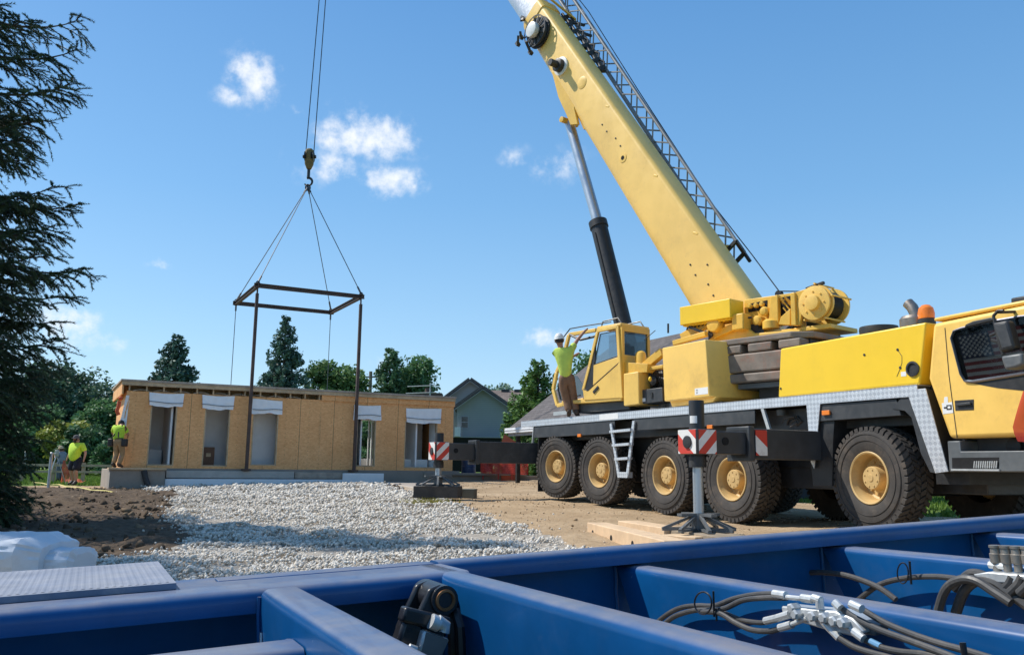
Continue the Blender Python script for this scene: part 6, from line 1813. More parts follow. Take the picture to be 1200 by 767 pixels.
def broadleaf(label, x, y, w, h, leaf, dark, lite, matn, seed, z0=0., low=.12, nclump=70, per=170, d=None, cat='tree', name='broadleaf_tree', group=None, val_bias=0.):
    rng = np.random.default_rng(seed); d = d or w
    o = thing(name, label, cat, (x, y, z0), group)
    # clump centres over an uneven ellipsoid
    cs = []
    cz, rz_ = h * (low + 1) / 2, h * (1 - low) / 2
    while len(cs) < nclump:
        v = rng.normal(size=3); v /= np.linalg.norm(v); r = rng.uniform(.45, .88)
        p = np.array([v[0] * w / 2 * r, v[1] * d / 2 * r, cz + v[2] * rz_ * r])
        k = mnoise.noise(Vector((p[0] * .35 + seed, p[1] * .35, p[2] * .35)))
        if k > -.25: cs.append(p)
    cs = np.array(cs); R = rng.uniform(.10, .19, nclump) * (w + h) / 2
    C = []; vals = []
    for c, r in zip(cs, R):
        v = rng.normal(size=(per, 3)); v /= np.linalg.norm(v, axis=1)[:, None]
        p = c + v * (r * rng.uniform(.55, 1.05, per))[:, None] * np.array([1, 1, .8])
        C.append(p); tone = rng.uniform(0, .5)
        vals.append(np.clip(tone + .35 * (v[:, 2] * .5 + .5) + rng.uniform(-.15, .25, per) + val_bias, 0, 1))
    C = np.concatenate(C); vals = np.concatenate(vals)
    keep = C[:, 2] > .05
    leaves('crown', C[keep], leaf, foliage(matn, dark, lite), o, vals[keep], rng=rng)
    pick = cs[rng.choice(nclump, min(9, nclump), replace=False)]
    trunk_mesh(h * .7, max(.08, w * .028), [tuple(p) for p in pick], random.Random(seed)).build('trunk', BARK, o)
    return o
def conifer(label, x, y, w, h, leaf, dark, lite, matn, seed, z0=0., low=.06, dens=1., group=None, droop=.25, name='spruce_tree', power=.85, ragged=.25):
    rng = np.random.default_rng(seed); o = thing(name, label, 'tree', (x, y, z0), group)
    C = []; vals = []; lim = []
    nl = int(h / (.27)); zz = np.linspace(low * h, h * .985, nl)
    for z in zz:
        t = (z / h - low) / (1 - low); R = w / 2 * (1 - t) ** power * rng.uniform(.85, 1.08) + .22
        nb = max(8, int(15 * (1 - t) + 8))
        for k in range(nb):
            a = rng.uniform(0, 2 * pi); L = R * rng.uniform(1 - ragged, 1 + ragged * .35); n = int(max(12, L * 26 * dens))
            s = rng.uniform(.12, 1, n) ** .75
            wd = (.07 + .20 * L * (1 - s))
            px = s * L; py = rng.normal(size=n) * wd * .55
            pz = z - droop * L * s + .18 * L * s ** 3 + rng.normal(size=n) * .06 * (1 + L * .3) - rng.uniform(0, .14, n)
            C.append(np.stack([px * cos(a) - py * sin(a), px * sin(a) + py * cos(a), pz], 1))
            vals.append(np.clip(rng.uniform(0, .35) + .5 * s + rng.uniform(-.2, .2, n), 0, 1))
            if k < 2 and L > .5: lim.append((L * .8 * cos(a), L * .8 * sin(a), z - droop * L * .7))
    C = np.concatenate(C); vals = np.concatenate(vals)
    leaves('crown', C, leaf, foliage(matn, dark, lite, .12), o, vals, rng=rng, aspect=.42)
    m = MB(); m.tube([(0, 0, -.2), (0, 0, h * .5), (0, 0, h * .97)], w * .03 + .05, 8, .03)
    for (a, b, c) in lim[::2]: m.tube([(0, 0, c + .1), (a, b, c)], .03, 5, .01)
    m.build('trunk', BARK, o); return o
def by_px(xc, ytop, y): p = at_y(xc, ytop, y); return p.x, p.z
DG, LG = (0.033, 0.076, 0.037, 1), (0.122, 0.230, 0.094, 1)
TG = 'trees standing behind the site'
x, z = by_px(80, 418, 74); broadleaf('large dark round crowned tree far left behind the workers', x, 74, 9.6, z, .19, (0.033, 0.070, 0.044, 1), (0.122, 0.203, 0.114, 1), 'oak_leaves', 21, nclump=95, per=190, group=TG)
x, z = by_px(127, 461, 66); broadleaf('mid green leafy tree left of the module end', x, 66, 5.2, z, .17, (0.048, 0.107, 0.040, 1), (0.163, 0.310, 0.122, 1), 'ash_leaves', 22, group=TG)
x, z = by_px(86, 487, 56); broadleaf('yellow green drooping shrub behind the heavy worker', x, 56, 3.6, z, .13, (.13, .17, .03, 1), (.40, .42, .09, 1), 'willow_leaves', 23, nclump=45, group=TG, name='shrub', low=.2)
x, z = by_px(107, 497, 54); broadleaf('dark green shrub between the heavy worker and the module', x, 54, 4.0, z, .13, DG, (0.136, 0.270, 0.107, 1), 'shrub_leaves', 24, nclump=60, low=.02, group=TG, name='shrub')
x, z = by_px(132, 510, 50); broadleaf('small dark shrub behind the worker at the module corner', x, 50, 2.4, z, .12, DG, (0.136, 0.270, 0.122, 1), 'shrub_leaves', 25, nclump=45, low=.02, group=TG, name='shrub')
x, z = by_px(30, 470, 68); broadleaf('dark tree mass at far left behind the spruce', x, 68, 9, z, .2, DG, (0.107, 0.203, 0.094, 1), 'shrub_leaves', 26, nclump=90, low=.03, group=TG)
x, z = by_px(-30, 440, 76); broadleaf('dark tree at the left edge of the picture behind the spruce', x, 76, 10, z, .2, DG, (0.107, 0.203, 0.094, 1), 'shrub_leaves', 27, nclump=90, low=.03, group=TG)
SD, SL = (0.027, 0.060, 0.048, 1), (0.122, 0.216, 0.156, 1)
x, z = by_px(208, 391, 60); conifer('wide dark spruce whose top shows above the left part of the module', x, 60, 7.6, z, .16, SD, SL, 'blue_spruce_needles', 31, group=TG, power=.75)
x, z = by_px(336, 369, 52); conifer('tall pointed dark spruce behind the middle of the module', x, 52, 5.6, z, .14, SD, SL, 'blue_spruce_needles', 32, group=TG, dens=1.25)
x, z = by_px(398, 415, 60); broadleaf('round mid green tree right of the tall spruce', x, 60, 5.0, z, .16, (0.044, 0.094, 0.033, 1), (0.190, 0.310, 0.094, 1), 'maple_leaves', 33, nclump=70, group=TG)
x, z = by_px(458, 408, 62); conifer('narrow green conifer behind the right part of the module', x, 62, 4.6, z, .16, (0.044, 0.092, 0.044, 1), (0.147, 0.270, 0.122, 1), 'arborvitae_needles', 34, group=TG, power=.6, droop=.05)
x, z = by_px(487, 417, 64); broadleaf('loose branched green tree just right of the narrow conifer', x, 64, 3.9, z, .16, (0.048, 0.098, 0.054, 1), (0.190, 0.310, 0.147, 1), 'ash_leaves', 35, nclump=48, per=120, group=TG, low=.3)
x, z = by_px(425, 490, 47); broadleaf('dark leafy bush seen through the fourth opening of the module', x, 47, 4.5, z, .12, DG, (0.163, 0.297, 0.107, 1), 'shrub_leaves', 36, nclump=70, low=.0, group=TG, name='shrub')
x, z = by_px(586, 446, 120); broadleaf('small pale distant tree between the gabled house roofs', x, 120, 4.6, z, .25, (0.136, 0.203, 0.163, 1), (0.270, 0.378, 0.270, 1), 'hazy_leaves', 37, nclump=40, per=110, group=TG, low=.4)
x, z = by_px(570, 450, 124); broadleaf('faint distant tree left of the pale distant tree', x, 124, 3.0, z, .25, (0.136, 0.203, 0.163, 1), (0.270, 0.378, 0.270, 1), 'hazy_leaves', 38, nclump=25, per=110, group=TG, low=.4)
x, z = by_px(631, 424, 41); conifer('bright green feathery cypress beside the shingled house', x, 41, 3.0, z, .12, (.035, .08, .02, 1), (.14, .27, .065, 1), 'cypress_needles', 39, group=TG, power=.55, droop=-.15, dens=1.6, name='cypress_tree')
x, z = by_px(607, 462, 43); conifer('second bright green cypress leaning left of the first', x, 43, 2.0, z, .11, (.035, .08, .02, 1), (.14, .27, .065, 1), 'cypress_needles', 40, group=TG, power=.5, droop=-.15, dens=1.5, name='cypress_tree')
x, z = by_px(697, 411, 52); broadleaf('dark tree seen through the windscreen frame of the crane cab', x, 52, 3.6, z, .14, DG, (0.136, 0.242, 0.094, 1), 'shrub_leaves', 41, nclump=50, group=TG, low=.3)
# hedge line far behind, reads as one mass
def hedge(name, x0, x1, y, h, seed, label):
    rng = np.random.default_rng(seed); n = int((x1 - x0) * 150)
    X = rng.uniform(x0, x1, n); H = h * (.65 + .35 * np.sin(X * .35 + seed) * np.sin(X * .13 + 2) + .12 * np.sin(X * 1.7))
    C = np.stack([X, y + rng.normal(size=n) * 1.3, rng.uniform(0, 1, n) ** .7 * H], 1)
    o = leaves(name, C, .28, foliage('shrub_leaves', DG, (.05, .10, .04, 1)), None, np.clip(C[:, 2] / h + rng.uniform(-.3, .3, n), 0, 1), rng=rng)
    return put(o, label, 'woodland', None, 'stuff')
hedge('far_woodland', -60, -12, 90, 5.5, 3, 'dark far woodland edge behind the grass on the left')
hedge('far_woodland', 2, 70, 95, 4.0, 5, 'dark far woodland edge behind the crane on the right')

# big dark spruce on the left, close to the camera, with real twigs and needles
def near_spruce(label, x, y, h, seed, tips, rmax=2.5, fill=True, dens=1., K=1.75):
    rng = np.random.default_rng(seed); rnd = random.Random(seed)
    o = thing('spruce_tree', label, 'tree', (x, y, ground(x, y)))
    SH = []                                   # shoots: (base, dir, length)
    br = MB()
    def branch(z0, tip, r=.03):
        tip = Vector(tip); a = Vector((0, 0, z0)); L = (tip - a).length
        mid1 = a.lerp(tip, .35) + Vector((0, 0, -.04 * L)); mid2 = a.lerp(tip, .75) + Vector((0, 0, -.15 * L))
        P = []
        for k in range(11):
            t = k / 10; q = ((1 - t) ** 3) * a + 3 * (1 - t) ** 2 * t * mid1 + 3 * (1 - t) * t * t * mid2 + t ** 3 * tip
            P.append(q)
        br.tube(P, r, 6, .006)
        ax = (tip - a); ax.z = 0; ax.normalize(); sd = Vector((-ax.y, ax.x, 0))
        nt = max(5, int(L / (.15 * K) * dens))
        for k in range(nt):
            t = .22 + .78 * (k + rnd.random()) / nt; i = min(9, int(t * 10)); q = P[i].lerp(P[i + 1], t * 10 - i)
            fwd = (P[i + 1] - P[i]).normalized()
            for g in (-1, 1):
                if rnd.random() < .12: continue
                l2 = K * (.15 + .42 * (1 - t) * min(1, L / 2.8)) * rnd.uniform(.6, 1.25)
                d = (fwd * rnd.uniform(.5, .9) + sd * g * rnd.uniform(.6, 1.) + Vector((0, 0, rnd.uniform(-.45, .22)))).normalized()
                SH.append((q, d, l2 * .5 + .06 * K))
                e = q + d * l2; 
                if l2 > .16 * K:
                    br.tube([q, q + d * l2 * .5 + Vector((0, 0, -.02)), e + Vector((0, 0, -.2 * l2))], .010, 4, .004, caps=False)
                    ns = int(l2 / (.095 * K))
                    for j in range(ns):
                        tt = .2 + .8 * (j + .5) / ns; qq = q + d * l2 * tt + Vector((0, 0, -.2 * l2 * tt * tt))
                        for g2 in (-1, 1):
                            dd = (d * rnd.uniform(.5, .9) + d.cross(Vector((0, 0, 1))) * g2 * rnd.uniform(.4, .9) + Vector((0, 0, rnd.uniform(-.75, .25)))).normalized()
                            SH.append((qq, dd, K * rnd.uniform(.09, .20)))
        SH.append((P[9], (tip - P[9]).normalized(), .2 * K))
    for (z0, tx, ty, tz) in tips: branch(z0, (tx, ty, tz), .04)
    if fill:
        z = .55
        while z < h - .3:
            R = min(rmax * (1 - z / h) ** .8, rmax if rmax > 3.55 else 2.35)
            for k in range(6):
                a = rnd.uniform(0, 2 * pi); L = R * rnd.uniform(.65, 1.0)
                dz = -.12 * L + rnd.uniform(-.1, .15)
                branch(z, (L * cos(a), L * sin(a), z + dz), .036)
            z += rnd.uniform(.20, .34) * K
    tr = MB(); tr.tube([(0, 0, -.2), (0, 0, h * .4), (0, 0, h)], .22, 12, .02); tr.build('trunk', BARK, o)
    br.build('branches', BARK, o, recalc=False)
    # needles
    Bp = np.array([s[0] for s in SH]); Dp = np.array([s[1] for s in SH]); Lp = np.array([s[2] for s in SH])
    per = 70; n = len(SH)
    T = np.tile(np.linspace(.02, 1, per), (n, 1)) + rng.uniform(-.02, .02, (n, per))
    up = np.array([0, 0, 1.]); S1 = np.cross(Dp, up); S1 /= (np.linalg.norm(S1, axis=1)[:, None] + 1e-6); S2 = np.cross(S1, Dp)
    A = rng.uniform(0, 2 * pi, (n, per))
    base = Bp[:, None, :] + Dp[:, None, :] * (Lp[:, None] * T)[:, :, None]
    base[:, :, 2] -= (.35 * Lp[:, None] * T ** 2 * .5)
    out = S1[:, None, :] * np.cos(A)[:, :, None] + S2[:, None, :] * np.sin(A)[:, :, None]
    nl = (.019 * K * rng.uniform(.8, 1.25, (n, per)))[:, :, None]
    tipn = base + out * nl + Dp[:, None, :] * nl * .9
    wv = np.cross(out, Dp[:, None, :]) * .0038 * K
    V = np.stack([base - wv, base + wv, tipn], 2).reshape(-1, 3); F = np.arange(n * per * 3).reshape(-1, 3)
    vals = np.clip(rng.uniform(0, 1, (n, 1)) * .7 + rng.uniform(0, .3, (n, per)), 0, 1).ravel()
    np_mesh('needles', V, F, foliage('near_spruce_needles', (.022, .044, .022, 1), (.080, .125, .062, 1), .06), o, vals)
    print('SPRUCE shoots', n)
    return o
SX, SY = -9.9, 13.3
gz0 = ground(SX, SY)
tips = []
for (a, b, y, dz) in ((103, 24, 7.4, .1), (104, 57, 7.1, .2), (98, 96, 6.9, .25), (62, 140, 7.2, .3), (50, 185, 7.3, .3), (15, 5, 7.3, .2), (38, 25, 7.0, .2), (40, 160, 6.8, .3), (45, 165, 7.6, .25),
                      (110, 237, 7.3, .25), (76, 218, 7.0, .2), (80, 262, 6.9, .25), (112, 313, 7.4, .3), (85, 345, 7.2, .35), (80, 397, 7.0, .3), (60, 295, 6.8, .2), (78, 376, 7.7, .3), (70, 425, 7.0, .35), (66, 455, 7.3, .4), (52, 480, 7.0, .4), (60, 440, 6.8, .4),
                      (45, 510, 7.2, .4), (30, 545, 7.0, .4), (35, 575, 7.3, .45), (20, 600, 7.0, .4), (10, 590, 6.8, .4), (5, 520, 7.0, .4), (30, 395, 6.7, .3), (40, 340, 6.7, .3), (20, 460, 6.6, .3), (10, 410, 6.7, .3), (15, 330, 6.9, .3), (0, 560, 6.9, .3), (42, 535, 7.4, .35), (48, 585, 7.4, .4), (28, 565, 6.9, .4), (12, 545, 7.1, .4), (22, 500, 7.3, .4), (38, 465, 7.5, .3)):
    p = at_y(a - 13, b, y * 1.8); tips.append((p.z - gz0 + dz * 1.8, p.x - SX, p.y - SY, p.z - gz0))
near_spruce('large dark spruce filling the left edge of the picture with drooping branches', SX, SY, 12.5, 5, tips, 3.2, True, 1.4)
near_spruce('second dark spruce outside the left edge shading the ground', -9.9, 9.4, 12.5, 6, [], 3.56, True, .9)

# ================================================================== GROUND
def seg_coords():
    xs = np.concatenate([[-1500, -800, -400, -200, -120, -80, -55, -40, -32, -27], np.arange(-24, 14.01, .14), [15, 17, 20, 25, 32, 45, 65, 100, 200, 400, 800, 1500]])
    ys = np.concatenate([[-400, -150, -60, -25, -10, -4, 0, 3, 5], np.arange(6, 40.01, .14), [41, 43, 46, 50, 56, 65, 80, 110, 160, 250, 400, 700, 1100, 1600]])
    return xs, ys
def gravel_poly():
    pts = [(168, 570), (200, 568), (450, 567), (497, 581), (530, 590), (565, 602), (600, 614), (655, 631), (695, 650), (740, 668)]
    return [(lambda p: (p.x, p.y))(on_ground(a, b)) for a, b in pts] + [(1.2, 6.2), (-6.0, 6.2)] + [(lambda p: (p.x, p.y))(on_ground(a, b)) for a, b in ((88, 672), (130, 652), (205, 645), (225, 625), (196, 612), (200, 598), (205, 588), (185, 580))]
GPOLY = np.array(gravel_poly())
def inside(px, py, poly):
    r = np.zeros(px.shape, bool); n = len(poly); j = n - 1
    for i in range(n):
        xi, yi = poly[i]; xj, yj = poly[j]
        c = ((yi > py) != (yj > py)) & (px < (xj - xi) * (py - yi) / (yj - yi + 1e-12) + xi); r ^= c; j = i
    return r
def vnoise(x, y, s, seed=0):
    rs = np.random.default_rng(seed); tab = rs.uniform(-1, 1, (64, 64))
    X = x / s; Y = y / s; xi = np.floor(X).astype(int); yi = np.floor(Y).astype(int); fx = X - xi; fy = Y - yi
    fx = fx * fx * (3 - 2 * fx); fy = fy * fy * (3 - 2 * fy); g = lambda a, b: tab[a % 64, b % 64]
    return (g(xi, yi) * (1 - fx) + g(xi + 1, yi) * fx) * (1 - fy) + (g(xi, yi + 1) * (1 - fx) + g(xi + 1, yi + 1) * fx) * fy
def fbm(x, y, s, seed=0): return vnoise(x, y, s, seed) + .5 * vnoise(x, y, s / 2, seed + 1) + .25 * vnoise(x, y, s / 4, seed + 2)
# dirt mound on the left
mound_c = [(lambda p: (p.x, p.y))(on_ground(a, b)) for a, b in ((60, 590), (100, 592), (140, 590), (175, 588))]
def mound(x, y):
    h = np.zeros_like(x)
    for cx, cy in mound_c: h = np.maximum(h, .18 * np.exp(-((x - cx) ** 2 / 3.0 + (y - cy) ** 2 / 3.5)))
    return h
def grass_mask(x, y):
    e = fbm(x, y, 3, 40) * .8
    left = (y > 33.2 + e + np.clip((x + 14) * 1.2, -3, 30)) & (x < 30)
    right = (x > 7.5 + e) & (y > 16 + e) & (y < 200)
    far = y > 45
    behind = (y < 2) 
    return left | right | far | behind
xs, ys = seg_coords(); X, Y = np.meshgrid(xs, ys)
Z = ground_np(X, Y)
fine = ((X > -24) & (X < 14) & (Y > 6) & (Y < 40)).astype(float)
ing = inside(X.ravel(), Y.ravel(), GPOLY).reshape(X.shape); gr = grass_mask(X, Y)
mh = mound(X, Y) * fine
rough = np.where(ing, .012, np.where(gr, .015, .02)) + np.clip(mh * .35, 0, .08)
leftd = ((X < -3.5) & (Y < 26) & ~ing); rough = np.where(leftd, np.maximum(rough, .05), rough)
Zf = Z + mh + fine * rough * fbm(X, Y, .45, 3) + fine * .02 * fbm(X, Y, 1.7, 9) - np.where(ing, .02, 0) * fine
nx, ny = len(xs), len(ys)
V = np.stack([X, Y, Zf], 2).reshape(-1, 3)
idx = np.arange(nx * ny).reshape(ny, nx)
F = np.stack([idx[:-1, :-1], idx[:-1, 1:], idx[1:, 1:], idx[1:, :-1]], 2).reshape(-1, 4)
t = NT('site_ground')
ga = t.new('ShaderNodeAttribute', attribute_name='cover'); sc_ = t.new('ShaderNodeSeparateColor'); t.link(ga.outputs['Color'], sc_.inputs[0])
n1 = t.noise(.7, 8, .65); n2 = t.noise(9, 6, .7); n3 = t.noise(60, 4, .7)
dirt = t.mix(t.ramp(n1, .3, .72), (.38, .265, .155), (.54, .40, .25)); dirt = t.mix(t.ramp(n2, .45, .72, 0, .6), dirt, (.25, .165, .095)); dirt = t.mix(t.ramp(n3, .55, .75, 0, .5), dirt, (.58, .46, .32))
soil = t.mix(t.ramp(n2, .3, .7), (.075, .053, .036), (.17, .122, .08)); soil = t.mix(t.ramp(n3, .5, .8, 0, .4), soil, (.26, .2, .14))
grs = t.mix(t.ramp(n1, .3, .7), (.075, .145, .022), (.13, .20, .035)); grs = t.mix(t.ramp(n2, .4, .75, 0, .5), grs, (.20, .23, .06))
grv = t.mix(t.ramp(n2, .3, .7), (.30, .26, .21), (.48, .43, .36))
wob = t.math('MULTIPLY', t.math('SUBTRACT', n2, .5), .5)
def edge(ch): return t.ramp(t.math('ADD', ch, wob), .42, .58)
c = t.mix(edge(sc_.outputs[2]), dirt, soil); c = t.mix(edge(sc_.outputs[0]), c, grs); c = t.mix(edge(sc_.outputs[1]), c, grv)
t.base(c); t.b.inputs['Roughness'].default_value = .95; t.b.inputs['Specular IOR Level'].default_value = .15
hb_ = t.math('ADD', n2, t.math('MULTIPLY', n3, .5)); t.bump(hb_, .7, .05)
go = np_mesh('ground', V, F, t.mat); put(go, 'bare dirt, gravel bed edge and lawn of the building site', 'ground', None, 'structure')
go.data.polygons.foreach_set('use_smooth', [True] * len(go.data.polygons))
soilm = np.where(((X < -3.2) & (Y < 27.5) & (Y > 5)) & ~ing, 1., 0.); soilm = np.maximum(soilm, np.clip(mh * 6, 0, 1) * (~gr))
ca = go.data.color_attributes.new('cover', 'FLOAT_COLOR', 'POINT')
cc = np.stack([gr.astype(float), ing.astype(float), soilm, np.ones_like(X)], 2).reshape(-1, 4).astype(np.float32)
ca.data.foreach_set('color', cc.ravel())

# ------------------------------------------------------------------ crushed stone bed, clods, grass blades
ICO_V = []
ph = (1 + 5 ** .5) / 2
for a in (-1, 1):
    for b in (-ph, ph): ICO_V += [(0, a, b), (a, b, 0), (b, 0, a)]
ICO_V = np.array(ICO_V) / sqrt(1 + ph * ph)
bm = bmesh.new(); bmesh.ops.create_icosphere(bm, subdivisions=1, radius=1); bm.verts.ensure_lookup_table()
ICO_V = np.array([v.co[:] for v in bm.verts]); ICO_F = np.array([[v.index for v in f.verts] for f in bm.faces]); bm.free()
def stones(name, P, size, mat, label, cat, kind, seed, jag=1., flat=.65, sink=.25, zoff=None):
    rng = np.random.default_rng(seed); n = len(P); k = len(ICO_V)
    sc = np.stack([size * .78 * rng.uniform(.55, 1.35, n), size * .78 * rng.uniform(.55, 1.0, n), size * rng.uniform(.45, .85, n) * flat / .65], 1)
    q = rng.normal(size=(n, 4)); q /= np.linalg.norm(q, axis=1)[:, None]; w, x, y, z = q.T
    Rm = np.stack([np.stack([1 - 2 * (y * y + z * z), 2 * (x * y - z * w), 2 * (x * z + y * w)], 1), np.stack([2 * (x * y + z * w), 1 - 2 * (x * x + z * z), 2 * (y * z - x * w)], 1), np.stack([2 * (x * z - y * w), 2 * (y * z + x * w), 1 - 2 * (x * x + y * y)], 1)], 1)
    U = ICO_V[None] * (1 + rng.uniform(-.28 * jag, .22 * jag, (n, k)))[:, :, None] * sc[:, None, :]
    W = np.einsum('nij,nkj->nki', Rm, U) + P[:, None, :]
    V = W.reshape(-1, 3); F = (ICO_F[None] + (np.arange(n) * k)[:, None, None]).reshape(-1, 3)
    o = np_mesh(name, V, F, mat, None, np.repeat(rng.uniform(0, 1, n), len(ICO_F)))
    return put(o, label, cat, None, kind)
def stone_mat(name, dark, mid, lite):
    t = NT(name); a = t.new('ShaderNodeAttribute', attribute_name='val', attribute_type='GEOMETRY')
    c = t.mix(t.ramp(a.outputs['Fac'], 0, .55), dark, mid); c = t.mix(t.ramp(a.outputs['Fac'], .5, 1), c, lite)
    n = t.noise(35, 4, .7); c = t.mix(t.ramp(n, .45, .8, 0, .5), c, dark); t.base(c); t.b.inputs['Roughness'].default_value = .9; t.b.inputs['Specular IOR Level'].default_value = .2
    return t.mat
LIME = stone_mat('limestone', (.40, .35, .28), (.65, .59, .50), (.78, .73, .64))
rng = np.random.default_rng(77)
def scatter(x0, x1, y0, y1, dens, test):
    n = int((x1 - x0) * (y1 - y0) * dens); x = rng.uniform(x0, x1, n); y = rng.uniform(y0, y1, n); k = test(x, y); return x[k], y[k]
view = lambda x, y: (np.abs(x + .02 * y) < y * .64 + .6)
gx, gy, gs = [], [], []
for y0, y1, dn, s in ((6.2, 10, 950, .021), (10, 14, 680, .025), (14, 19, 410, .032), (19, 25, 220, .042), (25, 31, 130, .052)):
    def tst(x, y):
        jx = x + .10 * rng.normal(size=x.shape); jy = y + .15 * rng.normal(size=y.shape)
        return inside(jx, jy, GPOLY) & view(x, y)
    a, b = scatter(-13, 2.5, y0, y1, dn, tst); gx.append(a); gy.append(b); gs.append(s * rng.lognormal(0, .25, len(a)))
# strays beyond the edge
a, b = scatter(-9, 2.5, 6.2, 24, 16, lambda x, y: inside(x + .5 * rng.normal(size=x.shape), y + .7 * rng.normal(size=y.shape), GPOLY) & ~inside(x, y, GPOLY)); gx.append(a); gy.append(b); gs.append(np.full(len(a), .028))
gx, gy, gs = map(np.concatenate, (gx, gy, gs))
gz = ground_np(gx, gy) + mound(gx, gy) + .05 * fbm(gx, gy, .5, 61) + gs * rng.uniform(-.1, .55, len(gx)) - .0
print('STONES', len(gx))
stones('gravel_bed', np.stack([gx, gy, gz], 1), gs, LIME, 'pale crushed limestone gravel bed in front of the module', 'gravel', 'stuff', 8)
# soil clods on the mound and the dark strip
SOIL = stone_mat('soil_clod', (.065, .046, .031), (.12, .085, .056), (.21, .155, .10))
a, b = scatter(-17, -3, 6.5, 28, 75, lambda x, y: ~inside(x, y, GPOLY) & ~grass_mask(x, y) & (rng.uniform(size=x.shape) < .25 + 3 * mound(x, y)))
s = rng.lognormal(-3.4, .65, len(a)); s = np.clip(s, .012, .11)
stones('soil_clods', np.stack([a, b, ground_np(a, b) + mound(a, b) + s * .05], 1), s, SOIL, 'brown soil clods on the dirt left of the gravel', 'soil', 'stuff', 9, jag=1.9)
# pebbles and crumbs over the sandy dirt
DUST = stone_mat('dirt_crumb', (.28, .19, .11), (.42, .30, .18), (.58, .47, .34))
a, b = scatter(-2.5, 9, 10, 34, 26, lambda x, y: ~inside(x, y, GPOLY) & ~grass_mask(x, y) & view(x, y)); s = np.clip(rng.lognormal(-4.4, .5, len(a)), .006, .04)
stones('dirt_crumbs', np.stack([a, b, ground_np(a, b) + s * .2], 1), s, DUST, 'small crumbs and pebbles over the sandy dirt by the crane', 'soil', 'stuff', 10)
# grass
def grass(name, x0, x1, y0, y1, dens, h, w, label):
    a, b = scatter(x0, x1, y0, y1, dens, lambda x, y: grass_mask(x, y) & view(x, y)); n = len(a)
    an = rng.uniform(0, 2 * pi, n); hh = h * rng.uniform(.5, 1.3, n); z = ground_np(a, b)
    d = np.stack([np.cos(an), np.sin(an)], 1) * w; le = rng.normal(size=(n, 2)) * (hh * .4)[:, None]
    V = np.stack([np.stack([a - d[:, 0], b - d[:, 1], z - .02], 1), np.stack([a + d[:, 0], b + d[:, 1], z - .02], 1), np.stack([a + le[:, 0], b + le[:, 1], z + hh], 1)], 1).reshape(-1, 3)
    o = np_mesh(name, V, np.arange(n * 3).reshape(n, 3), foliage('lawn_blades', (.07, .14, .015, 1), (.20, .29, .05, 1), .3), None, rng.uniform(0, 1, n)); return put(o, label, 'grass', None, 'stuff')
grass('lawn_grass', -45, -11, 32, 62, 60, .11, .035, 'bright green lawn grass beyond the wooden fence')
grass('lawn_grass', 6.5, 22, 15, 45, 60, .10, .03, 'green grass seen under the crane')
q = on_ground(505, 590); n = 260; aa = q.x + rng.normal(size=n) * .22; bb = q.y + rng.normal(size=n) * .25
V = []
for i in range(n):
    z = ground(aa[i], bb[i]); an = rng.uniform(0, 2 * pi); hgt = rng.uniform(.04, .14); V += [(aa[i] - .012, bb[i], z), (aa[i] + .012, bb[i], z), (aa[i] + cos(an) * hgt, bb[i] + sin(an) * hgt, z + hgt)]
o = np_mesh('weed_tuft', V, np.arange(n * 3).reshape(n, 3), foliage('weed_blades', (.16, .16, .03, 1), (.34, .30, .07, 1), .3), None, rng.uniform(0, 1, n)); put(o, 'yellowish weed tuft at the gravel edge below the rear outrigger', 'weeds', None, 'stuff')

# ================================================================== CAMERA, SUN, SKY
cam = bpy.data.cameras.new('camera'); cam.sensor_width = 36; cam.lens = 30; cam.clip_start = .05; cam.clip_end = 4000
co = bpy.data.objects.new('camera', cam); COL.objects.link(co)
Bk = -_F
co.matrix_world = Matrix(((_R.x, _U.x, Bk.x, EYE.x), (_R.y, _U.y, Bk.y, EYE.y), (_R.z, _U.z, Bk.z, EYE.z), (0, 0, 0, 1)))
SC.camera = co
SUN_AZ = Vector((-.965, .26, 0)).normalized(); EL = radians(50)
sd_ = Vector((SUN_AZ.x * cos(EL), SUN_AZ.y * cos(EL), sin(EL)))
sun = bpy.data.lights.new('sun', 'SUN'); sun.energy = 5.0; sun.angle = radians(.5); sun.color = (1, .955, .88)
so = bpy.data.objects.new('sun', sun); COL.objects.link(so); so.rotation_euler = sd_.to_track_quat('Z', 'Y').to_euler(); so.location = (-20, -20, 40)
w = bpy.data.worlds.new('World'); SC.world = w; w.use_nodes = True; N = w.node_tree.nodes; Lk = w.node_tree.links
bg = N['Background']; sky = N.new('ShaderNodeTexSky'); sky.sky_type = 'NISHITA'; sky.sun_disc = False
sky.sun_elevation = EL; sky.sun_rotation = atan2(sd_.x, sd_.y); sky.altitude = 200; sky.air_density = 1.0; sky.dust_density = .6; sky.ozone_density = 2.2
bg.inputs['Strength'].default_value = .15
tcw = N.new('ShaderNodeTexCoord')
def wn(typ, **kw):
    x = N.new(typ)
    for k, v in kw.items(): setattr(x, k, v)
    return x
def wm(op, a, b=None, c=None, clamp=False):
    x = wn('ShaderNodeMath', operation=op, use_clamp=clamp)
    for i, val in enumerate((a, b, c)):
        if val is None: continue
        if isinstance(val, (int, float)): x.inputs[i].default_value = val
        else: Lk.new(val, x.inputs[i])
    return x.outputs[0]
noi = wn('ShaderNodeTexNoise'); noi.inputs['Scale'].default_value = 22; noi.inputs['Detail'].default_value = 11; noi.inputs['Roughness'].default_value = .64; Lk.new(tcw.outputs['Generated'], noi.inputs['Vector'])
noi2 = wn('ShaderNodeTexNoise'); noi2.inputs['Scale'].default_value = 75; noi2.inputs['Detail'].default_value = 9; Lk.new(tcw.outputs['Generated'], noi2.inputs['Vector'])
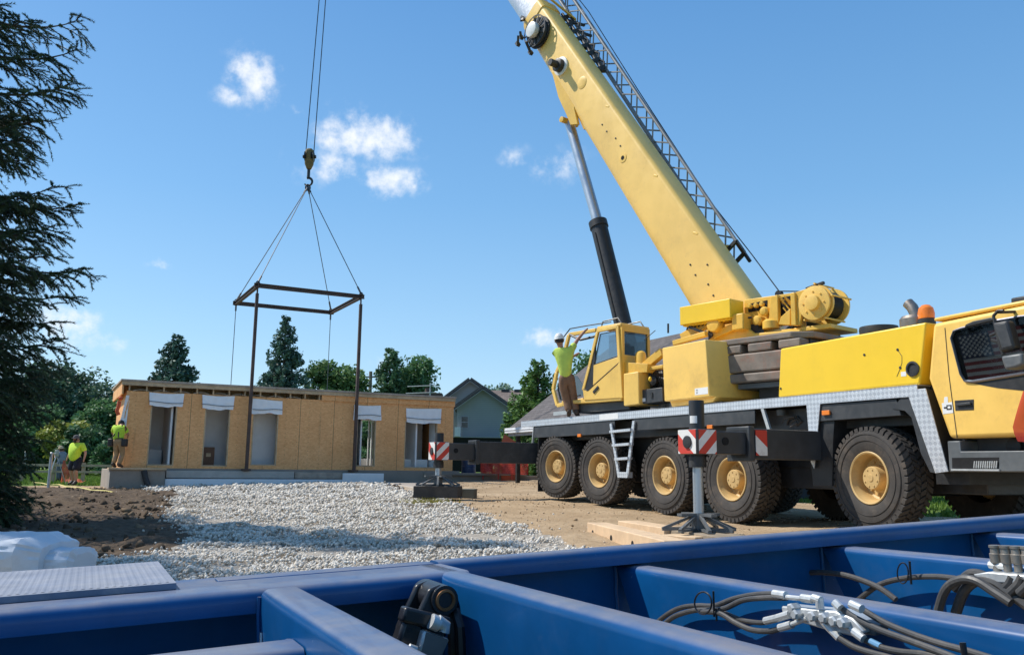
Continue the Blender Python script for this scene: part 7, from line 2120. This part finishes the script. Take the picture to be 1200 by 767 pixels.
CL = [(296, 92, 32, 34, 1.0), (270, 112, 22, 14, .7), (350, 127, 20, 16, .5), (432, 158, 66, 32, 1.1), (395, 160, 34, 24, .8), (460, 214, 48, 22, 1.0), (395, 196, 55, 26, .65), (650, 195, 46, 24, .62), (605, 186, 26, 16, .5), (645, 394, 52, 15, .9), (76, 378, 36, 24, 1.0), (118, 399, 34, 13, .6), (184, 309, 16, 9, .8), (60, 395, 70, 24, .5), (770, 262, 30, 16, .0), (452, 427, 24, 12, .6)]
tot = None
for (a, b, wx_, hy_, st) in CL:
    if st == 0: continue
    d = ray(a, b).normalized(); sx = wx_ / FOC; sz = hy_ / FOC
    v1 = wn('ShaderNodeVectorMath', operation='SUBTRACT'); Lk.new(tcw.outputs['Generated'], v1.inputs[0]); v1.inputs[1].default_value = d
    v2 = wn('ShaderNodeVectorMath', operation='MULTIPLY'); Lk.new(v1.outputs[0], v2.inputs[0]); v2.inputs[1].default_value = (1 / sx, 1 / max(sx, sz) * .5, 1 / sz)
    v3 = wn('ShaderNodeVectorMath', operation='LENGTH'); Lk.new(v2.outputs[0], v3.inputs[0])
    e = wm('MULTIPLY', wm('SUBTRACT', 1.25, v3.outputs['Value'], clamp=True), st)
    tot = e if tot is None else wm('MAXIMUM', tot, e)
nn = wm('ADD', wm('MULTIPLY', wm('SUBTRACT', noi.outputs['Fac'], .5), 3.0), wm('MULTIPLY', wm('SUBTRACT', noi2.outputs['Fac'], .5), 1.1))
raw = wm('ADD', tot, nn)
mr = wn('ShaderNodeMapRange', interpolation_type='SMOOTHSTEP'); Lk.new(raw, mr.inputs['Value']); mr.inputs['From Min'].default_value = .18; mr.inputs['From Max'].default_value = 1.5; mr.inputs['To Max'].default_value = .95
msk = wm('MULTIPLY', mr.outputs[0], wm('MULTIPLY', tot, 1.6, clamp=True))
hs = wn('ShaderNodeHueSaturation'); hs.inputs['Saturation'].default_value = 1.18; hs.inputs['Hue'].default_value = .497; hs.inputs['Value'].default_value = 1.25; Lk.new(sky.outputs[0], hs.inputs['Color'])
mx = wn('ShaderNodeMix', data_type='RGBA'); Lk.new(msk, mx.inputs[0]); 
sz_ = wn('ShaderNodeSeparateXYZ'); Lk.new(tcw.outputs['Generated'], sz_.inputs[0])
cr_ = wn('ShaderNodeValToRGB'); Lk.new(sz_.outputs['Z'], cr_.inputs[0]); el_ = cr_.color_ramp.elements
el_[0].position = 0; el_[0].color = (.50, .73, .93, 1); el_[1].position = 1; el_[1].color = (.05, .18, .45, 1)
for p_, c_ in ((.15, (.35, .62, .90, 1)), (.3, (.21, .48, .83, 1)), (.55, (.10, .315, .69, 1))):
    e_ = el_.new(p_); e_.color = c_
gn_ = wn('ShaderNodeVectorMath', operation='SCALE'); Lk.new(cr_.outputs[0], gn_.inputs[0]); gn_.inputs['Scale'].default_value = 1 / .15
mg_ = wn('ShaderNodeMix', data_type='RGBA'); mg_.inputs[0].default_value = .65; Lk.new(hs.outputs[0], mg_.inputs[6]); Lk.new(gn_.outputs[0], mg_.inputs[7])
Lk.new(mg_.outputs[2], mx.inputs[6]); mx.inputs[7].default_value = (6.9, 7.1, 7.4, 1)
Lk.new(mx.outputs[2], bg.inputs['Color'])
SC.view_settings.view_transform = 'Standard'; SC.view_settings.look = 'None'; SC.view_settings.exposure = 0
SC.render.engine = 'CYCLES'
SC.cycles.max_bounces = 8; SC.cycles.transparent_max_bounces = 12
